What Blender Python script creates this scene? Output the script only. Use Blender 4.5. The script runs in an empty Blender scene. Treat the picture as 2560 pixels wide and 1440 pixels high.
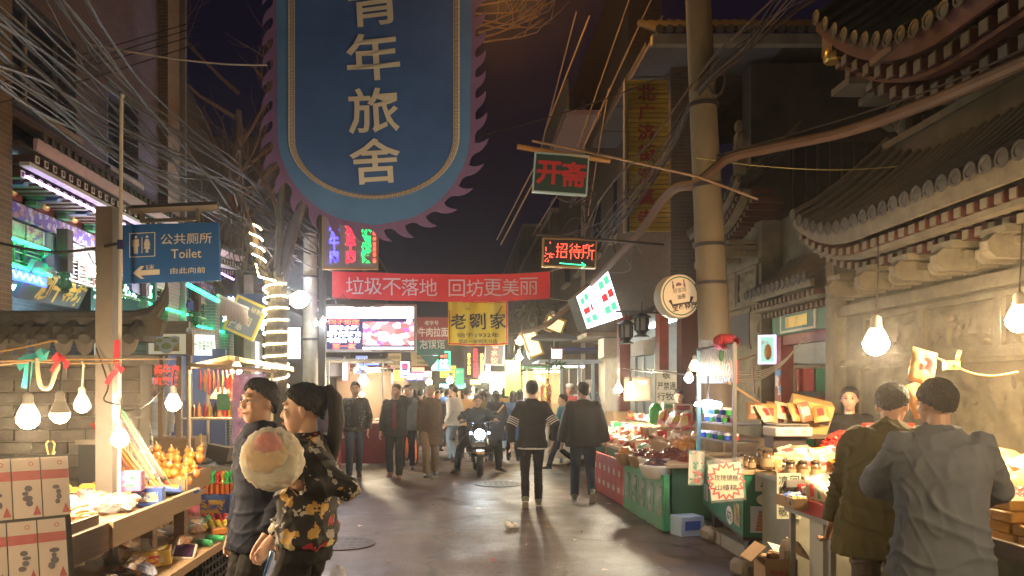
import bpy, math, random
from math import sin, cos, pi, radians
from mathutils import Vector as V, Matrix, noise
rnd = random.Random(7)
SC = bpy.context.scene
COL = SC.collection
# ---------------------------------------------------------------- camera, sky, moonlight, exposure
EYE = 1.64; FPX = 1900.0; VX = 1140.0; VY = 975.0
cd = bpy.data.cameras.new('camera'); cam = bpy.data.objects.new('camera', cd); COL.objects.link(cam)
cam.location = (0, 0, EYE); cam.rotation_euler = (pi/2, 0, 0)
cd.sensor_width = 36; cd.lens = 36*FPX/2560; cd.shift_x = (1280-VX)/2560; cd.shift_y = (VY-720)/2560
cd.clip_start = 0.1; cd.clip_end = 600
SC.camera = cam
wd = bpy.data.worlds.new('World'); SC.world = wd; wd.use_nodes = True
nt = wd.node_tree; bg = nt.nodes['Background']
sk = nt.nodes.new('ShaderNodeTexSky'); sk.sky_type = 'NISHITA'; sk.sun_disc = False
sk.sun_elevation = radians(-6); sk.sun_rotation = radians(20)
mx = nt.nodes.new('ShaderNodeMix'); mx.data_type = 'RGBA'; mx.blend_type = 'ADD'; mx.inputs[0].default_value = 1
nt.links.new(sk.outputs[0], mx.inputs[6]); mx.inputs[7].default_value = (0.055, 0.04, 0.17, 1)
nt.links.new(mx.outputs[2], bg.inputs[0]); bg.inputs[1].default_value = 0.035
ml = bpy.data.lights.new('moon', 'SUN'); ml.energy = 0.02; ml.angle = radians(12); ml.color = (.7, .75, 1)
mo = bpy.data.objects.new('moon', ml); COL.objects.link(mo); mo.rotation_euler = (radians(50), 0, radians(20))
SC.view_settings.view_transform = 'Standard'; SC.view_settings.look = 'None'
SC.view_settings.gamma = 1; SC.view_settings.exposure = 0.52; SC.view_settings.use_curve_mapping = False
cy = SC.cycles
cy.use_denoising = True; cy.max_bounces = 7; cy.diffuse_bounces = 3; cy.glossy_bounces = 3; cy.transmission_bounces = 5
cy.transparent_max_bounces = 16; cy.sample_clamp_indirect = 5; cy.caustics_reflective = False; cy.caustics_refractive = False
cy.blur_glossy = 1.0; cy.use_light_tree = True

# ---------------------------------------------------------------- helpers
def W(px, py, Y):            # a point of the place from its bearing in the photograph and its distance
    return V(((px-VX)/FPX*Y, Y, EYE-(py-VY)/FPX*Y))
def S(px, Y): return px*Y/FPX
def thing(name, label, cat, loc=(0,0,0), rz=0, group=None):
    o = bpy.data.objects.new(name, None); COL.objects.link(o); o.empty_display_size = .1
    o.location = loc; o.rotation_euler = (0, 0, rz); tag(o, label, cat, group); return o
def tag(o, label, cat, group=None):
    o['label'] = label; o['category'] = cat
    if group: o['group'] = group
    return o
def rootmat(o):
    m = Matrix.Identity(4)
    while o is not None:
        m = Matrix.LocRotScale(o.location, o.rotation_euler, o.scale) @ m
        o = o.parent
    return m
def basis(d, up=V((0,0,1))):
    d = V(d).normalized()
    x = d.cross(up)
    if x.length < 1e-4: x = d.cross(V((0,1,0)))
    x.normalize(); return x, d.cross(x).normalized() * -1, d      # x, y, along
def RZ(a): return Matrix.Rotation(a, 4, 'Z')
def RX(a): return Matrix.Rotation(a, 4, 'X')
def RY(a): return Matrix.Rotation(a, 4, 'Y')
def TR(p): return Matrix.Translation(V(p))
class MB:
    def __init__(s): s.v = []; s.f = []; s.m = []; s.T = None; s.mi = 0
    def add(s, vs, fs):
        n = len(s.v)
        s.v += [tuple(s.T @ V(p)) for p in vs] if s.T is not None else [tuple(p) for p in vs]
        for f in fs: s.f.append(tuple(i+n for i in f)); s.m.append(s.mi)
        return s
    def box(s, c, d, R=None):
        x, y, z = d[0]/2, d[1]/2, d[2]/2
        vs = [V((a*x, b*y, e*z)) for e in (-1,1) for b in (-1,1) for a in (-1,1)]
        if R is not None: vs = [R @ p for p in vs]
        c = V(c)
        return s.add([c+p for p in vs], [(0,2,3,1),(4,5,7,6),(0,1,5,4),(2,6,7,3),(0,4,6,2),(1,3,7,5)])
    def bb(s, lo, hi):
        lo = V(lo); hi = V(hi); return s.box((lo+hi)/2, [abs(a) for a in (hi-lo)])
    def cbox(s, c, d, b=.004, R=None):       # box with chamfered edges
        x, y, z = d[0]/2, d[1]/2, d[2]/2; b = min(b, x*.9, y*.9, z*.9); c = V(c); vs = []; idx = {}
        for sx in (-1,1):
            for sy in (-1,1):
                for sz in (-1,1):
                    for k, p in enumerate(((sx*x,sy*(y-b),sz*(z-b)), (sx*(x-b),sy*y,sz*(z-b)), (sx*(x-b),sy*(y-b),sz*z))):
                        idx[sx,sy,sz,k] = len(vs); vs.append(V(p))
        g = lambda a,b_,c_,k: idx[a,b_,c_,k]; fs = []
        for e in (-1,1):
            fs += [[g(e,-1,-1,0),g(e,1,-1,0),g(e,1,1,0),g(e,-1,1,0)][::e], [g(-1,e,-1,1),g(-1,e,1,1),g(1,e,1,1),g(1,e,-1,1)][::e], [g(-1,-1,e,2),g(1,-1,e,2),g(1,1,e,2),g(-1,1,e,2)][::e]]
        for a in (-1,1):
            for q in (-1,1):
                fs += [[g(a,q,-1,0),g(a,q,1,0),g(a,q,1,1),g(a,q,-1,1)][::-a*q], [g(a,-1,q,0),g(a,1,q,0),g(a,1,q,2),g(a,-1,q,2)][::a*q], [g(-1,a,q,1),g(1,a,q,1),g(1,a,q,2),g(-1,a,q,2)][::-a*q]]
                for r in (-1,1): fs.append([g(a,q,r,0),g(a,q,r,1),g(a,q,r,2)][::a*q*r])
        if R is not None: vs = [R @ p for p in vs]
        return s.add([c+p for p in vs], fs)
    def rings(s, rs, cap=True, close=False):     # rs: list of equal-length point lists
        n = len(rs[0]); vs = [p for r in rs for p in r]; fs = []
        for i in range(len(rs)-1):
            for j in range(n if not close else n): 
                k = (j+1) % n; fs.append((i*n+j, i*n+k, (i+1)*n+k, (i+1)*n+j))
        if cap: fs += [tuple(range(n))[::-1], tuple((len(rs)-1)*n+j for j in range(n))]
        return s.add(vs, fs)
    def tube(s, pts, r, n=6, cap=True):
        pts = [V(p) for p in pts]; rr = r if isinstance(r, (list, tuple)) else [r]*len(pts); out = []; px = None
        for i, p in enumerate(pts):
            d = pts[min(i+1, len(pts)-1)] - pts[max(i-1, 0)]
            if d.length < 1e-7: d = V((0,0,1))
            d.normalize()
            if px is None: px = basis(d)[0]
            px = px - d*px.dot(d)
            if px.length < 1e-5: px = basis(d)[0]
            px.normalize(); y = d.cross(px)
            out.append([p + px*cos(2*pi*k/n)*rr[i] + y*sin(2*pi*k/n)*rr[i] for k in range(n)])
        return s.rings(out, cap)
    def cyl(s, a, b, r, n=10, r2=None): return s.tube([a, b], [r, r if r2 is None else r2], n)
    def lathe(s, prof, c=(0,0,0), n=12, R=None):
        c = V(c); rs = []
        for r, z in prof:
            q = [V((max(r,1e-4)*cos(2*pi*k/n), max(r,1e-4)*sin(2*pi*k/n), z)) for k in range(n)]
            rs.append([c + (R @ p if R is not None else p) for p in q])
        return s.rings(rs)
    def ell(s, c, r, n=10, m=7, R=None):
        c = V(c); rs = []
        for i in range(m):
            t = pi*(i+.0)/(m-1); t = min(max(t, .06), pi-.06)
            q = [V((r[0]*sin(t)*cos(2*pi*k/n), r[1]*sin(t)*sin(2*pi*k/n), -r[2]*cos(t))) for k in range(n)]
            rs.append([c + (R @ p if R is not None else p) for p in q])
        return s.rings(rs)
    def loft(s, secs, n=14, sq=2.0):      # secs: (center, rx, ry, rotation matrix 3x3 or None)
        rs = []
        for c, rx, ry, R in secs:
            ring = []
            for k in range(n):
                a = 2*pi*k/n; ca, sa = cos(a), sin(a); e = 2/sq
                p = V((rx*abs(ca)**e*(1 if ca >= 0 else -1), ry*abs(sa)**e*(1 if sa >= 0 else -1), 0))
                ring.append(V(c) + (R @ p if R is not None else p))
            rs.append(ring)
        return s.rings(rs)
    def prism(s, poly, o, ux, uy, th):    # polygon in plane (ux,uy) at o, extruded by th along ux x uy
        o, ux, uy = V(o), V(ux), V(uy); nn = ux.cross(uy).normalized()*th; n = len(poly)
        a = [o+ux*p[0]+uy*p[1] for p in poly]
        fs = [tuple(range(n))[::-1], tuple(range(n, 2*n))] + [(j, (j+1)%n, (j+1)%n+n, j+n) for j in range(n)]
        return s.add(a+[p+nn for p in a], fs)
    def sheet(s, fn, nu, nv):
        vs = [fn(i/nu, j/nv) for j in range(nv+1) for i in range(nu+1)]; w = nu+1
        return s.add(vs, [(j*w+i, j*w+i+1, (j+1)*w+i+1, (j+1)*w+i) for j in range(nv) for i in range(nu)])
    def mesh(s, name, mats, smooth=True, inv=None, ang=38):
        me = bpy.data.meshes.new(name)
        me.from_pydata([tuple(inv @ V(p)) for p in s.v] if inv is not None else s.v, [], s.f)
        for m in (mats if isinstance(mats, (list, tuple)) else [mats]): me.materials.append(m)
        if any(s.m): me.polygons.foreach_set('material_index', s.m)
        if smooth:
            me.polygons.foreach_set('use_smooth', [True]*len(s.f)); me.set_sharp_from_angle(angle=radians(ang))
        me.update(); return me
    def build(s, name, mats, parent=None, smooth=True, loc=None, ang=38):
        # vertices are given in world space unless loc is given (then they are local to loc)
        inv = None
        if loc is None and parent is not None: inv = rootmat(parent).inverted()
        o = bpy.data.objects.new(name, s.mesh(name, mats, smooth, inv, ang)); COL.objects.link(o)
        if parent is not None: o.parent = parent
        if loc is not None: o.location = loc
        return o
def put(name, me, loc, rot=(0,0,0), scale=1, parent=None):
    o = bpy.data.objects.new(name, me); COL.objects.link(o); o.location = loc; o.rotation_euler = rot
    o.scale = (scale,)*3 if isinstance(scale, (int, float)) else scale
    if parent is not None: o.parent = parent
    return o
def dup(root, loc, rz=None, label=None, group=None):
    r = root.copy(); COL.objects.link(r); r.location = loc
    if rz is not None: r.rotation_euler = (0, 0, rz)
    if label: r['label'] = label
    if group: r['group'] = group
    for ch in list(root.children):
        c = ch.copy(); COL.objects.link(c); c.parent = r
        for g in list(ch.children):
            d = g.copy(); COL.objects.link(d); d.parent = c
    return r
def struct(o): o['kind'] = 'structure'; return o

# ---------------------------------------------------------------- materials
MATS = {}
def mat(name, col, rough=.6, metal=0., col2=None, ns=6., amt=.5, bump=0., bs=40., rand=0., emit=None, es=1., alpha=1., trans=0., coat=0., sheen=0., detail=4., stretch=None, sample=True, spec=.5, rv=0.):
    if name in MATS: return MATS[name]
    m = bpy.data.materials.new(name); m.use_nodes = True; t = m.node_tree; N = t.nodes; L = t.links
    b = N['Principled BSDF']; b.inputs['Roughness'].default_value = rough; b.inputs['Metallic'].default_value = metal
    b.inputs['Specular IOR Level'].default_value = spec
    if coat: b.inputs['Coat Weight'].default_value = coat; b.inputs['Coat Roughness'].default_value = .12
    if sheen: b.inputs['Sheen Weight'].default_value = sheen
    if alpha < 1: b.inputs['Alpha'].default_value = alpha
    if trans: b.inputs['Transmission Weight'].default_value = trans; b.inputs['IOR'].default_value = 1.3
    c4 = lambda c: (c[0], c[1], c[2], 1)
    out = None; tc = None
    def coords():
        nonlocal tc
        if tc is None:
            g = N.new('ShaderNodeTexCoord'); tc = g.outputs['Object']
            if stretch:
                mp = N.new('ShaderNodeMapping'); mp.inputs['Scale'].default_value = stretch; L.new(tc, mp.inputs[0]); tc = mp.outputs[0]
        return tc
    if col2 is not None:
        nz = N.new('ShaderNodeTexNoise'); nz.inputs['Scale'].default_value = ns; nz.inputs['Detail'].default_value = detail; nz.inputs['Roughness'].default_value = .62
        L.new(coords(), nz.inputs['Vector'])
        rp = N.new('ShaderNodeValToRGB'); rp.color_ramp.elements[0].position = .5-amt/2; rp.color_ramp.elements[1].position = .5+amt/2
        rp.color_ramp.elements[0].color = c4(col); rp.color_ramp.elements[1].color = c4(col2)
        L.new(nz.outputs[0], rp.inputs[0]); out = rp.outputs[0]
        if rv:
            mr = N.new('ShaderNodeMapRange'); mr.inputs[1].default_value = .35; mr.inputs[2].default_value = .65
            mr.inputs[3].default_value = max(rough-rv, .03); mr.inputs[4].default_value = rough+rv; L.new(nz.outputs[0], mr.inputs[0]); L.new(mr.outputs[0], b.inputs['Roughness'])
    else: b.inputs['Base Color'].default_value = c4(col)
    if rand:
        oi = N.new('ShaderNodeObjectInfo'); hs = N.new('ShaderNodeHueSaturation')
        mr = N.new('ShaderNodeMapRange'); mr.inputs[3].default_value = 1-rand; mr.inputs[4].default_value = 1+rand; L.new(oi.outputs['Random'], mr.inputs[0]); L.new(mr.outputs[0], hs.inputs['Value'])
        if out is not None: L.new(out, hs.inputs['Color'])
        else: hs.inputs['Color'].default_value = c4(col)
        out = hs.outputs[0]
    if out is not None: L.new(out, b.inputs['Base Color'])
    if bump:
        n2 = N.new('ShaderNodeTexNoise'); n2.inputs['Scale'].default_value = bs; n2.inputs['Detail'].default_value = 5; L.new(coords(), n2.inputs['Vector'])
        bp = N.new('ShaderNodeBump'); bp.inputs['Strength'].default_value = min(bump, 1); bp.inputs['Distance'].default_value = .01; L.new(n2.outputs[0], bp.inputs['Height']); L.new(bp.outputs[0], b.inputs['Normal'])
    if emit is not None:
        b.inputs['Emission Color'].default_value = c4(emit); b.inputs['Emission Strength'].default_value = es
        if not sample: m.cycles.emission_sampling = 'NONE'
    MATS[name] = m; return m
def glow(name, col, es, sample=True): return mat(name, [min(c,.8) for c in col], .5, emit=col, es=es, sample=sample)
def cellmat(name, cols, scale=12., rough=.5, base=None, th=.35, bump=0., stretch=None, coat=0., alpha=1.):
    # printed / speckled surface: voronoi cells take one of several colours, blotches of 'th' radius over a base colour
    if name in MATS: return MATS[name]
    m = mat(name, cols[0], rough, coat=coat, alpha=alpha, bump=bump); t = m.node_tree; N = t.nodes; L = t.links; b = N['Principled BSDF']
    tc = N.new('ShaderNodeTexCoord'); src = tc.outputs['Object']
    if stretch:
        mp = N.new('ShaderNodeMapping'); mp.inputs['Scale'].default_value = stretch; L.new(src, mp.inputs[0]); src = mp.outputs[0]
    nz = N.new('ShaderNodeTexNoise'); nz.inputs['Scale'].default_value = scale*1.7; L.new(src, nz.inputs['Vector'])
    ad = N.new('ShaderNodeMix'); ad.data_type = 'RGBA'; ad.blend_type = 'LINEAR_LIGHT'; ad.inputs[0].default_value = .06; L.new(src, ad.inputs[6]); L.new(nz.outputs[1], ad.inputs[7])
    vo = N.new('ShaderNodeTexVoronoi'); vo.inputs['Scale'].default_value = scale; L.new(ad.outputs[2], vo.inputs['Vector'])
    sp = N.new('ShaderNodeSeparateColor'); L.new(vo.outputs['Color'], sp.inputs[0])
    rp = N.new('ShaderNodeValToRGB'); rp.color_ramp.interpolation = 'CONSTANT'; e = rp.color_ramp.elements
    while len(e) < len(cols): e.new(.5)
    for i, c in enumerate(cols): e[i].position = i/len(cols); e[i].color = (*c, 1)
    L.new(sp.outputs[0], rp.inputs[0]); o = rp.outputs[0]
    if base is not None:
        lt = N.new('ShaderNodeMath'); lt.operation = 'LESS_THAN'; lt.inputs[1].default_value = th; L.new(vo.outputs['Distance'], lt.inputs[0])
        mx = N.new('ShaderNodeMix'); mx.data_type = 'RGBA'; L.new(lt.outputs[0], mx.inputs[0]); mx.inputs[6].default_value = (*base, 1); L.new(o, mx.inputs[7]); o = mx.outputs[2]
    L.new(o, b.inputs['Base Color']); return m
def plastic_film(name, tint=(1,1,1), op=.25, rough=.12):
    if name in MATS: return MATS[name]
    m = bpy.data.materials.new(name); m.use_nodes = True; t = m.node_tree; N = t.nodes; L = t.links
    b = N['Principled BSDF']; b.inputs['Base Color'].default_value = (*tint, 1); b.inputs['Roughness'].default_value = rough; b.inputs['Alpha'].default_value = op
    n2 = N.new('ShaderNodeTexNoise'); n2.inputs['Scale'].default_value = 28; tc = N.new('ShaderNodeTexCoord'); L.new(tc.outputs['Object'], n2.inputs['Vector'])
    bp = N.new('ShaderNodeBump'); bp.inputs['Strength'].default_value = .9; bp.inputs['Distance'].default_value = .02; L.new(n2.outputs[0], bp.inputs['Height']); L.new(bp.outputs[0], b.inputs['Normal'])
    MATS[name] = m; return m

# ---------------------------------------------------------------- lettering (built-in font), made into meshes at the end
TXT = []; TCACHE = {}
def text(s, parent, c, ux, uy, size, m, bold=0., fit=None, lift=.004, leds=None, vert=False, warp=None):
    # one line of lettering centred at c; ux = reading direction, uy = up; size = glyph height, fit = width limit
    TXT.append(dict(s=s, parent=parent, c=V(c), ux=V(ux).normalized(), uy=V(uy).normalized(), size=size, m=m, bold=bold, fit=fit, lift=lift, leds=leds, vert=vert, warp=warp))
def flush_text():
    tmp = {}
    for t in TXT:
        k = (t['s'], t['bold'], t['vert'])
        if k in tmp: continue
        cu = bpy.data.curves.new('lettering', 'FONT'); cu.body = '\n'.join(t['s']) if t['vert'] else t['s']; cu.size = 1; cu.align_x = 'CENTER'; cu.resolution_u = 2
        cu.offset = t['bold']; cu.space_line = 1.0; ob = bpy.data.objects.new('lettering_source', cu); COL.objects.link(ob); tmp[k] = ob
    bpy.context.view_layer.update(); dg = bpy.context.evaluated_depsgraph_get(); geo = {}
    for k, ob in tmp.items():
        me = bpy.data.meshes.new_from_object(ob.evaluated_get(dg)); me.calc_loop_triangles()
        vs = [v.co.copy() for v in me.vertices]; tris = [tuple(q.vertices) for q in me.loop_triangles]
        bpy.data.meshes.remove(me); geo[k] = (vs, tris)
    for ob in tmp.values():
        cu = ob.data; bpy.data.objects.remove(ob); bpy.data.curves.remove(cu)
    for t in TXT:
        vs, tris = geo[(t['s'], t['bold'], t['vert'])]
        if not vs: continue
        x0 = min(v.x for v in vs); x1 = max(v.x for v in vs); y0 = min(v.y for v in vs); y1 = max(v.y for v in vs)
        kx = ky = t['size']/max((y1-y0), .05)
        if t['vert']: kx = ky = t['size']/(y1-y0)
        if t['fit']: kx = t['fit']/(x1-x0)
        nn = t['ux'].cross(t['uy']).normalized(); b = MB()
        f = lambda v: t['c'] + t['ux']*((v.x-(x0+x1)/2)*kx) + t['uy']*((v.y-(y0+y1)/2)*ky) + nn*t['lift']
        if t['leds']:
            p = t['leds']; hit = set()
            for tr in tris:
                q = [V(((vs[i].x-x0)*kx/p, (vs[i].y-y0)*ky/p)) for i in tr]
                den = (q[1].y-q[2].y)*(q[0].x-q[2].x)+(q[2].x-q[1].x)*(q[0].y-q[2].y)
                if abs(den) < 1e-9: continue
                for ix in range(int(min(a.x for a in q)), int(max(a.x for a in q))+2):
                    for iy in range(int(min(a.y for a in q)), int(max(a.y for a in q))+2):
                        a = ((q[1].y-q[2].y)*(ix-q[2].x)+(q[2].x-q[1].x)*(iy-q[2].y))/den; e = ((q[2].y-q[0].y)*(ix-q[2].x)+(q[0].x-q[2].x)*(iy-q[2].y))/den
                        if a >= -.02 and e >= -.02 and a+e <= 1.02: hit.add((ix, iy))
            for ix, iy in hit:
                o = f(V((x0+ix*p/kx, y0+iy*p/ky, 0)))
                b.add([o + t['ux']*cos(k*pi/3)*p*.36 + t['uy']*sin(k*pi/3)*p*.36 for k in range(6)] + [o+nn*p*.3], [(k, (k+1)%6, 6) for k in range(6)])
        else: b.add([t['warp'](f(v)) if t['warp'] else f(v) for v in vs], tris)
        b.build('lettering', t['m'], t['parent'], smooth=False)
# ================================================================ ground
asph = mat('asphalt', (.050,.036,.029), .42, col2=(.100,.072,.056), ns=1.1, amt=.5, bump=.9, bs=55, rv=.14, detail=12)
def asphalt_detail(m):
    N = m.node_tree.nodes; L = m.node_tree.links; b = N['Principled BSDF']; src = b.inputs['Base Color'].links[0].from_socket; tc = N.new('ShaderNodeTexCoord')
    n1 = N.new('ShaderNodeTexNoise'); n1.inputs['Scale'].default_value = 19; n1.inputs['Detail'].default_value = 8; n1.inputs['Roughness'].default_value = .8; L.new(tc.outputs['Object'], n1.inputs['Vector'])
    r1 = N.new('ShaderNodeMapRange'); r1.inputs[1].default_value = .35; r1.inputs[2].default_value = .68; r1.inputs[3].default_value = .55; r1.inputs[4].default_value = 1.6; L.new(n1.outputs[0], r1.inputs[0])
    vo = N.new('ShaderNodeTexVoronoi'); vo.feature = 'DISTANCE_TO_EDGE'; vo.inputs['Scale'].default_value = .33; nz = N.new('ShaderNodeTexNoise'); nz.inputs['Scale'].default_value = 2.2; nz.inputs['Detail'].default_value = 6; L.new(tc.outputs['Object'], nz.inputs['Vector'])
    ad = N.new('ShaderNodeMix'); ad.data_type = 'RGBA'; ad.blend_type = 'LINEAR_LIGHT'; ad.inputs[0].default_value = .35; L.new(tc.outputs['Object'], ad.inputs[6]); L.new(nz.outputs[1], ad.inputs[7]); L.new(ad.outputs[2], vo.inputs['Vector'])
    r2 = N.new('ShaderNodeMapRange'); r2.inputs[1].default_value = .004; r2.inputs[2].default_value = .016; r2.inputs[3].default_value = .22; r2.inputs[4].default_value = 1; L.new(vo.outputs['Distance'], r2.inputs[0])
    mu = N.new('ShaderNodeMath'); mu.operation = 'MULTIPLY'; L.new(r1.outputs[0], mu.inputs[0]); L.new(r2.outputs[0], mu.inputs[1])
    mx = N.new('ShaderNodeVectorMath'); mx.operation = 'SCALE'; L.new(src, mx.inputs[0]); L.new(mu.outputs[0], mx.inputs['Scale']); L.new(mx.outputs[0], b.inputs['Base Color'])
asphalt_detail(asph)
g = MB(); g.sheet(lambda u, v: V((-60+120*u, -30+330*v, .012*noise.noise(V(((-60+120*u)*.7, (-30+330*v)*.25, 0))) if abs(-60+120*u) < 5 else 0)), 120, 110)
struct(g.build('street', asph))
pav = mat('paving', (.10,.09,.08), .7, col2=(.17,.15,.13), ns=3, bump=.4, bs=30)
kerbm = mat('kerb_stone', (.22,.20,.18), .75, col2=(.32,.29,.26), ns=5, bump=.4, bs=25)
for sx, x0, x1, y0, y1, nm in ((1, 2.95, 7, 4, 60, 'pavement_right'), (-1, -7.5, -3.3, 6.8, 60, 'pavement_left')):
    b = MB(); b.bb((x0, y0, -.1), (x1, y1, .12)); pv = struct(b.build(nm, pav))
    b = MB(); b.cbox((0,0,0), (.16,.98,.22), .012); km = b.mesh('kerb_stone', kerbm)
    xe = x0-.085 if sx > 0 else x1+.085
    for i in range(int((y1-y0)/1.0)):
        if y0+i < 30: put('kerb_stone', km, (xe, y0+i+.5, .02+.006*rnd.random()), (0,0,.006*rnd.uniform(-1,1)), parent=pv)
iron = mat('cast_iron', (.045,.036,.03), .5, .2, col2=(.07,.058,.048), ns=8, bump=.4, bs=60)
def manhole(p, r, lab):
    t = thing('manhole_cover', lab, 'manhole cover', p)
    b = MB(); b.lathe([(r*1.0,0),(r*1.0,.013),(r*.93,.013),(r*.93,.006)], n=28); b.build('rim', iron, t, loc=(0,0,0))
    b = MB(); b.lathe([(r*.915,0),(r*.915,.014),(0,.015)], n=28)
    for k in range(-3, 4):
        w = math.sqrt(max(r*r*.7-(k*r*.22)**2, .001)); b.box((0, k*r*.22, .016), (2*w, r*.08, .003)); b.box((k*r*.22, 0, .0155), (r*.06, 2*w, .003))
    b.build('lid', iron, t, loc=(0,0,0))
manhole((.74, 13.2, 0), .42, 'round iron manhole cover between the scooter and the man in black striped jacket')
manhole((-1.22, 8.1, 0), .36, 'round iron manhole cover beside the woman in the floral jacket')
manhole((.55, 17.5, 0), .36, 'small manhole cover on the street behind the scooter')
b = MB()
for k in range(5): b.ell((rnd.uniform(-.05,.05), rnd.uniform(-.03,.03), .03+.02*rnd.random()), (.05,.04,.03), 7, 5, Matrix.Rotation(rnd.random()*3, 3, 'Z') @ Matrix.Rotation(rnd.random(), 3, 'X'))
tag(b.build('crumpled_tissue', mat('tissue', (.75,.72,.70), .8, bump=.6, bs=60), loc=W(1280,1322,9.0).xy.to_3d()), 'crumpled white tissue lying on the street', 'litter')
b = MB(); pts = [V((-.4+.1*i+.0, 11.2+.25*sin(i*.9)+rnd.uniform(-.03,.03), .012)) for i in range(16)]
for i in range(15):
    a, c = pts[i], pts[i+1]; w = V((0,.03+.02*rnd.random(),0)); b.add([a-w, c-w, c+w+V((0,0,.0)), a+w], [(0,1,2,3)])
pv = b.build('tar_patch', mat('tar', (.012,.011,.010), .35)); struct(pv)

# ================================================================ shared building materials
brickg = mat('grey_brick', (.105,.095,.085), .8, col2=(.17,.15,.13), ns=7, bump=.5, bs=45, rand=.22)
brickw = mat('grey_brick_wall', (.12,.115,.12), .8, col2=(.17,.16,.165), ns=4, bump=.3, bs=50)
mortar = mat('mortar', (.20,.185,.165), .9, bump=.4, bs=60)
tilem = mat('roof_tile_grey', (.035,.033,.03), .75, col2=(.075,.07,.06), ns=9, bump=.4, bs=50, rand=.2)
tileg = mat('roof_tile_green', (.02,.035,.03), .55, col2=(.045,.055,.042), ns=9, bump=.3, bs=40, rand=.25)
stone = mat('carved_stone', (.085,.074,.05), .85, col2=(.17,.148,.10), ns=5, bump=.8, bs=22)
stoned = mat('dark_stone', (.058,.051,.036), .85, col2=(.115,.10,.07), ns=4, bump=.7, bs=18)
redp = mat('red_paint', (.24,.035,.022), .45, col2=(.15,.02,.014), ns=8, coat=.2)
redd = mat('dark_red_paint', (.085,.022,.015), .6, col2=(.045,.014,.01), ns=6)
whitep = mat('white_paint', (.62,.60,.55), .6, col2=(.5,.48,.44), ns=10)
pinkp = mat('pink_plaster', (.60,.42,.46), .7, col2=(.48,.34,.38), ns=6)
greenp = mat('green_paint', (.035,.15,.06), .5, col2=(.02,.10,.045), ns=9)
bluep = mat('blue_paint', (.02,.03,.16), .5, col2=(.012,.018,.09), ns=9)
goldp = mat('gold_paint', (.62,.42,.10), .35, .6)
creamp = mat('cream_paint', (.62,.56,.40), .6, col2=(.52,.46,.33), ns=9)
woodd = mat('dark_wood', (.07,.045,.028), .6, col2=(.12,.075,.045), ns=5, stretch=(1,1,9), bump=.3, bs=25)
woodl = mat('light_wood', (.42,.27,.14), .6, col2=(.30,.18,.09), ns=4, stretch=(1,7,7), bump=.25, bs=25)
darkw = mat('dark_plaster', (.045,.04,.039), .9, col2=(.08,.07,.065), ns=2.5, bump=.5, bs=20)
conc = mat('concrete', (.20,.18,.15), .85, col2=(.36,.32,.26), ns=4, bump=.5, bs=30)
glassd = mat('window_glass', (.02,.03,.05), .12, spec=.8, coat=.5)
steel = mat('galvanised_steel', (.42,.42,.40), .42, .7, col2=(.34,.33,.31), ns=7)
steeld = mat('dark_steel', (.06,.055,.055), .5, .5)
def brickmat(name, c, c2, mort, sx=.24, sz=.065):
    m = bpy.data.materials.new(name); m.use_nodes = True; N = m.node_tree.nodes; L = m.node_tree.links; b = N['Principled BSDF']; b.inputs['Roughness'].default_value = .8
    tc = N.new('ShaderNodeTexCoord'); sp = N.new('ShaderNodeSeparateXYZ'); L.new(tc.outputs['Object'], sp.inputs[0])
    ad = N.new('ShaderNodeMath'); L.new(sp.outputs[0], ad.inputs[0]); L.new(sp.outputs[1], ad.inputs[1]); cb = N.new('ShaderNodeCombineXYZ'); L.new(ad.outputs[0], cb.inputs[0]); L.new(sp.outputs[2], cb.inputs[1])
    br = N.new('ShaderNodeTexBrick'); br.inputs['Scale'].default_value = 1; br.inputs['Brick Width'].default_value = sx; br.inputs['Row Height'].default_value = sz; br.inputs['Mortar Size'].default_value = .005
    br.inputs['Color1'].default_value = (*c,1); br.inputs['Color2'].default_value = (*c2,1); br.inputs['Mortar'].default_value = (*mort,1); L.new(cb.outputs[0], br.inputs['Vector'])
    L.new(br.outputs[0], b.inputs['Base Color']); bp = N.new('ShaderNodeBump'); bp.inputs['Strength'].default_value = .6; bp.inputs['Distance'].default_value = .008; bp.invert = True; L.new(br.outputs['Fac'], bp.inputs['Height']); L.new(bp.outputs[0], b.inputs['Normal'])
    return m
bw_purple = brickmat('brick_facade', (.075,.065,.095), (.10,.085,.12), (.17,.15,.20)); bw_brown = brickmat('brick_pier', (.13,.095,.065), (.17,.125,.085), (.24,.20,.15))
bw_green = brickmat('brick_shop', (.20,.22,.22), (.25,.27,.27), (.45,.47,.46)); bw_dark = brickmat('brick_far', (.06,.05,.05), (.085,.07,.065), (.13,.11,.10))
def loc_in(parent, p): return tuple(rootmat(parent).inverted() @ V(p))

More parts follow.
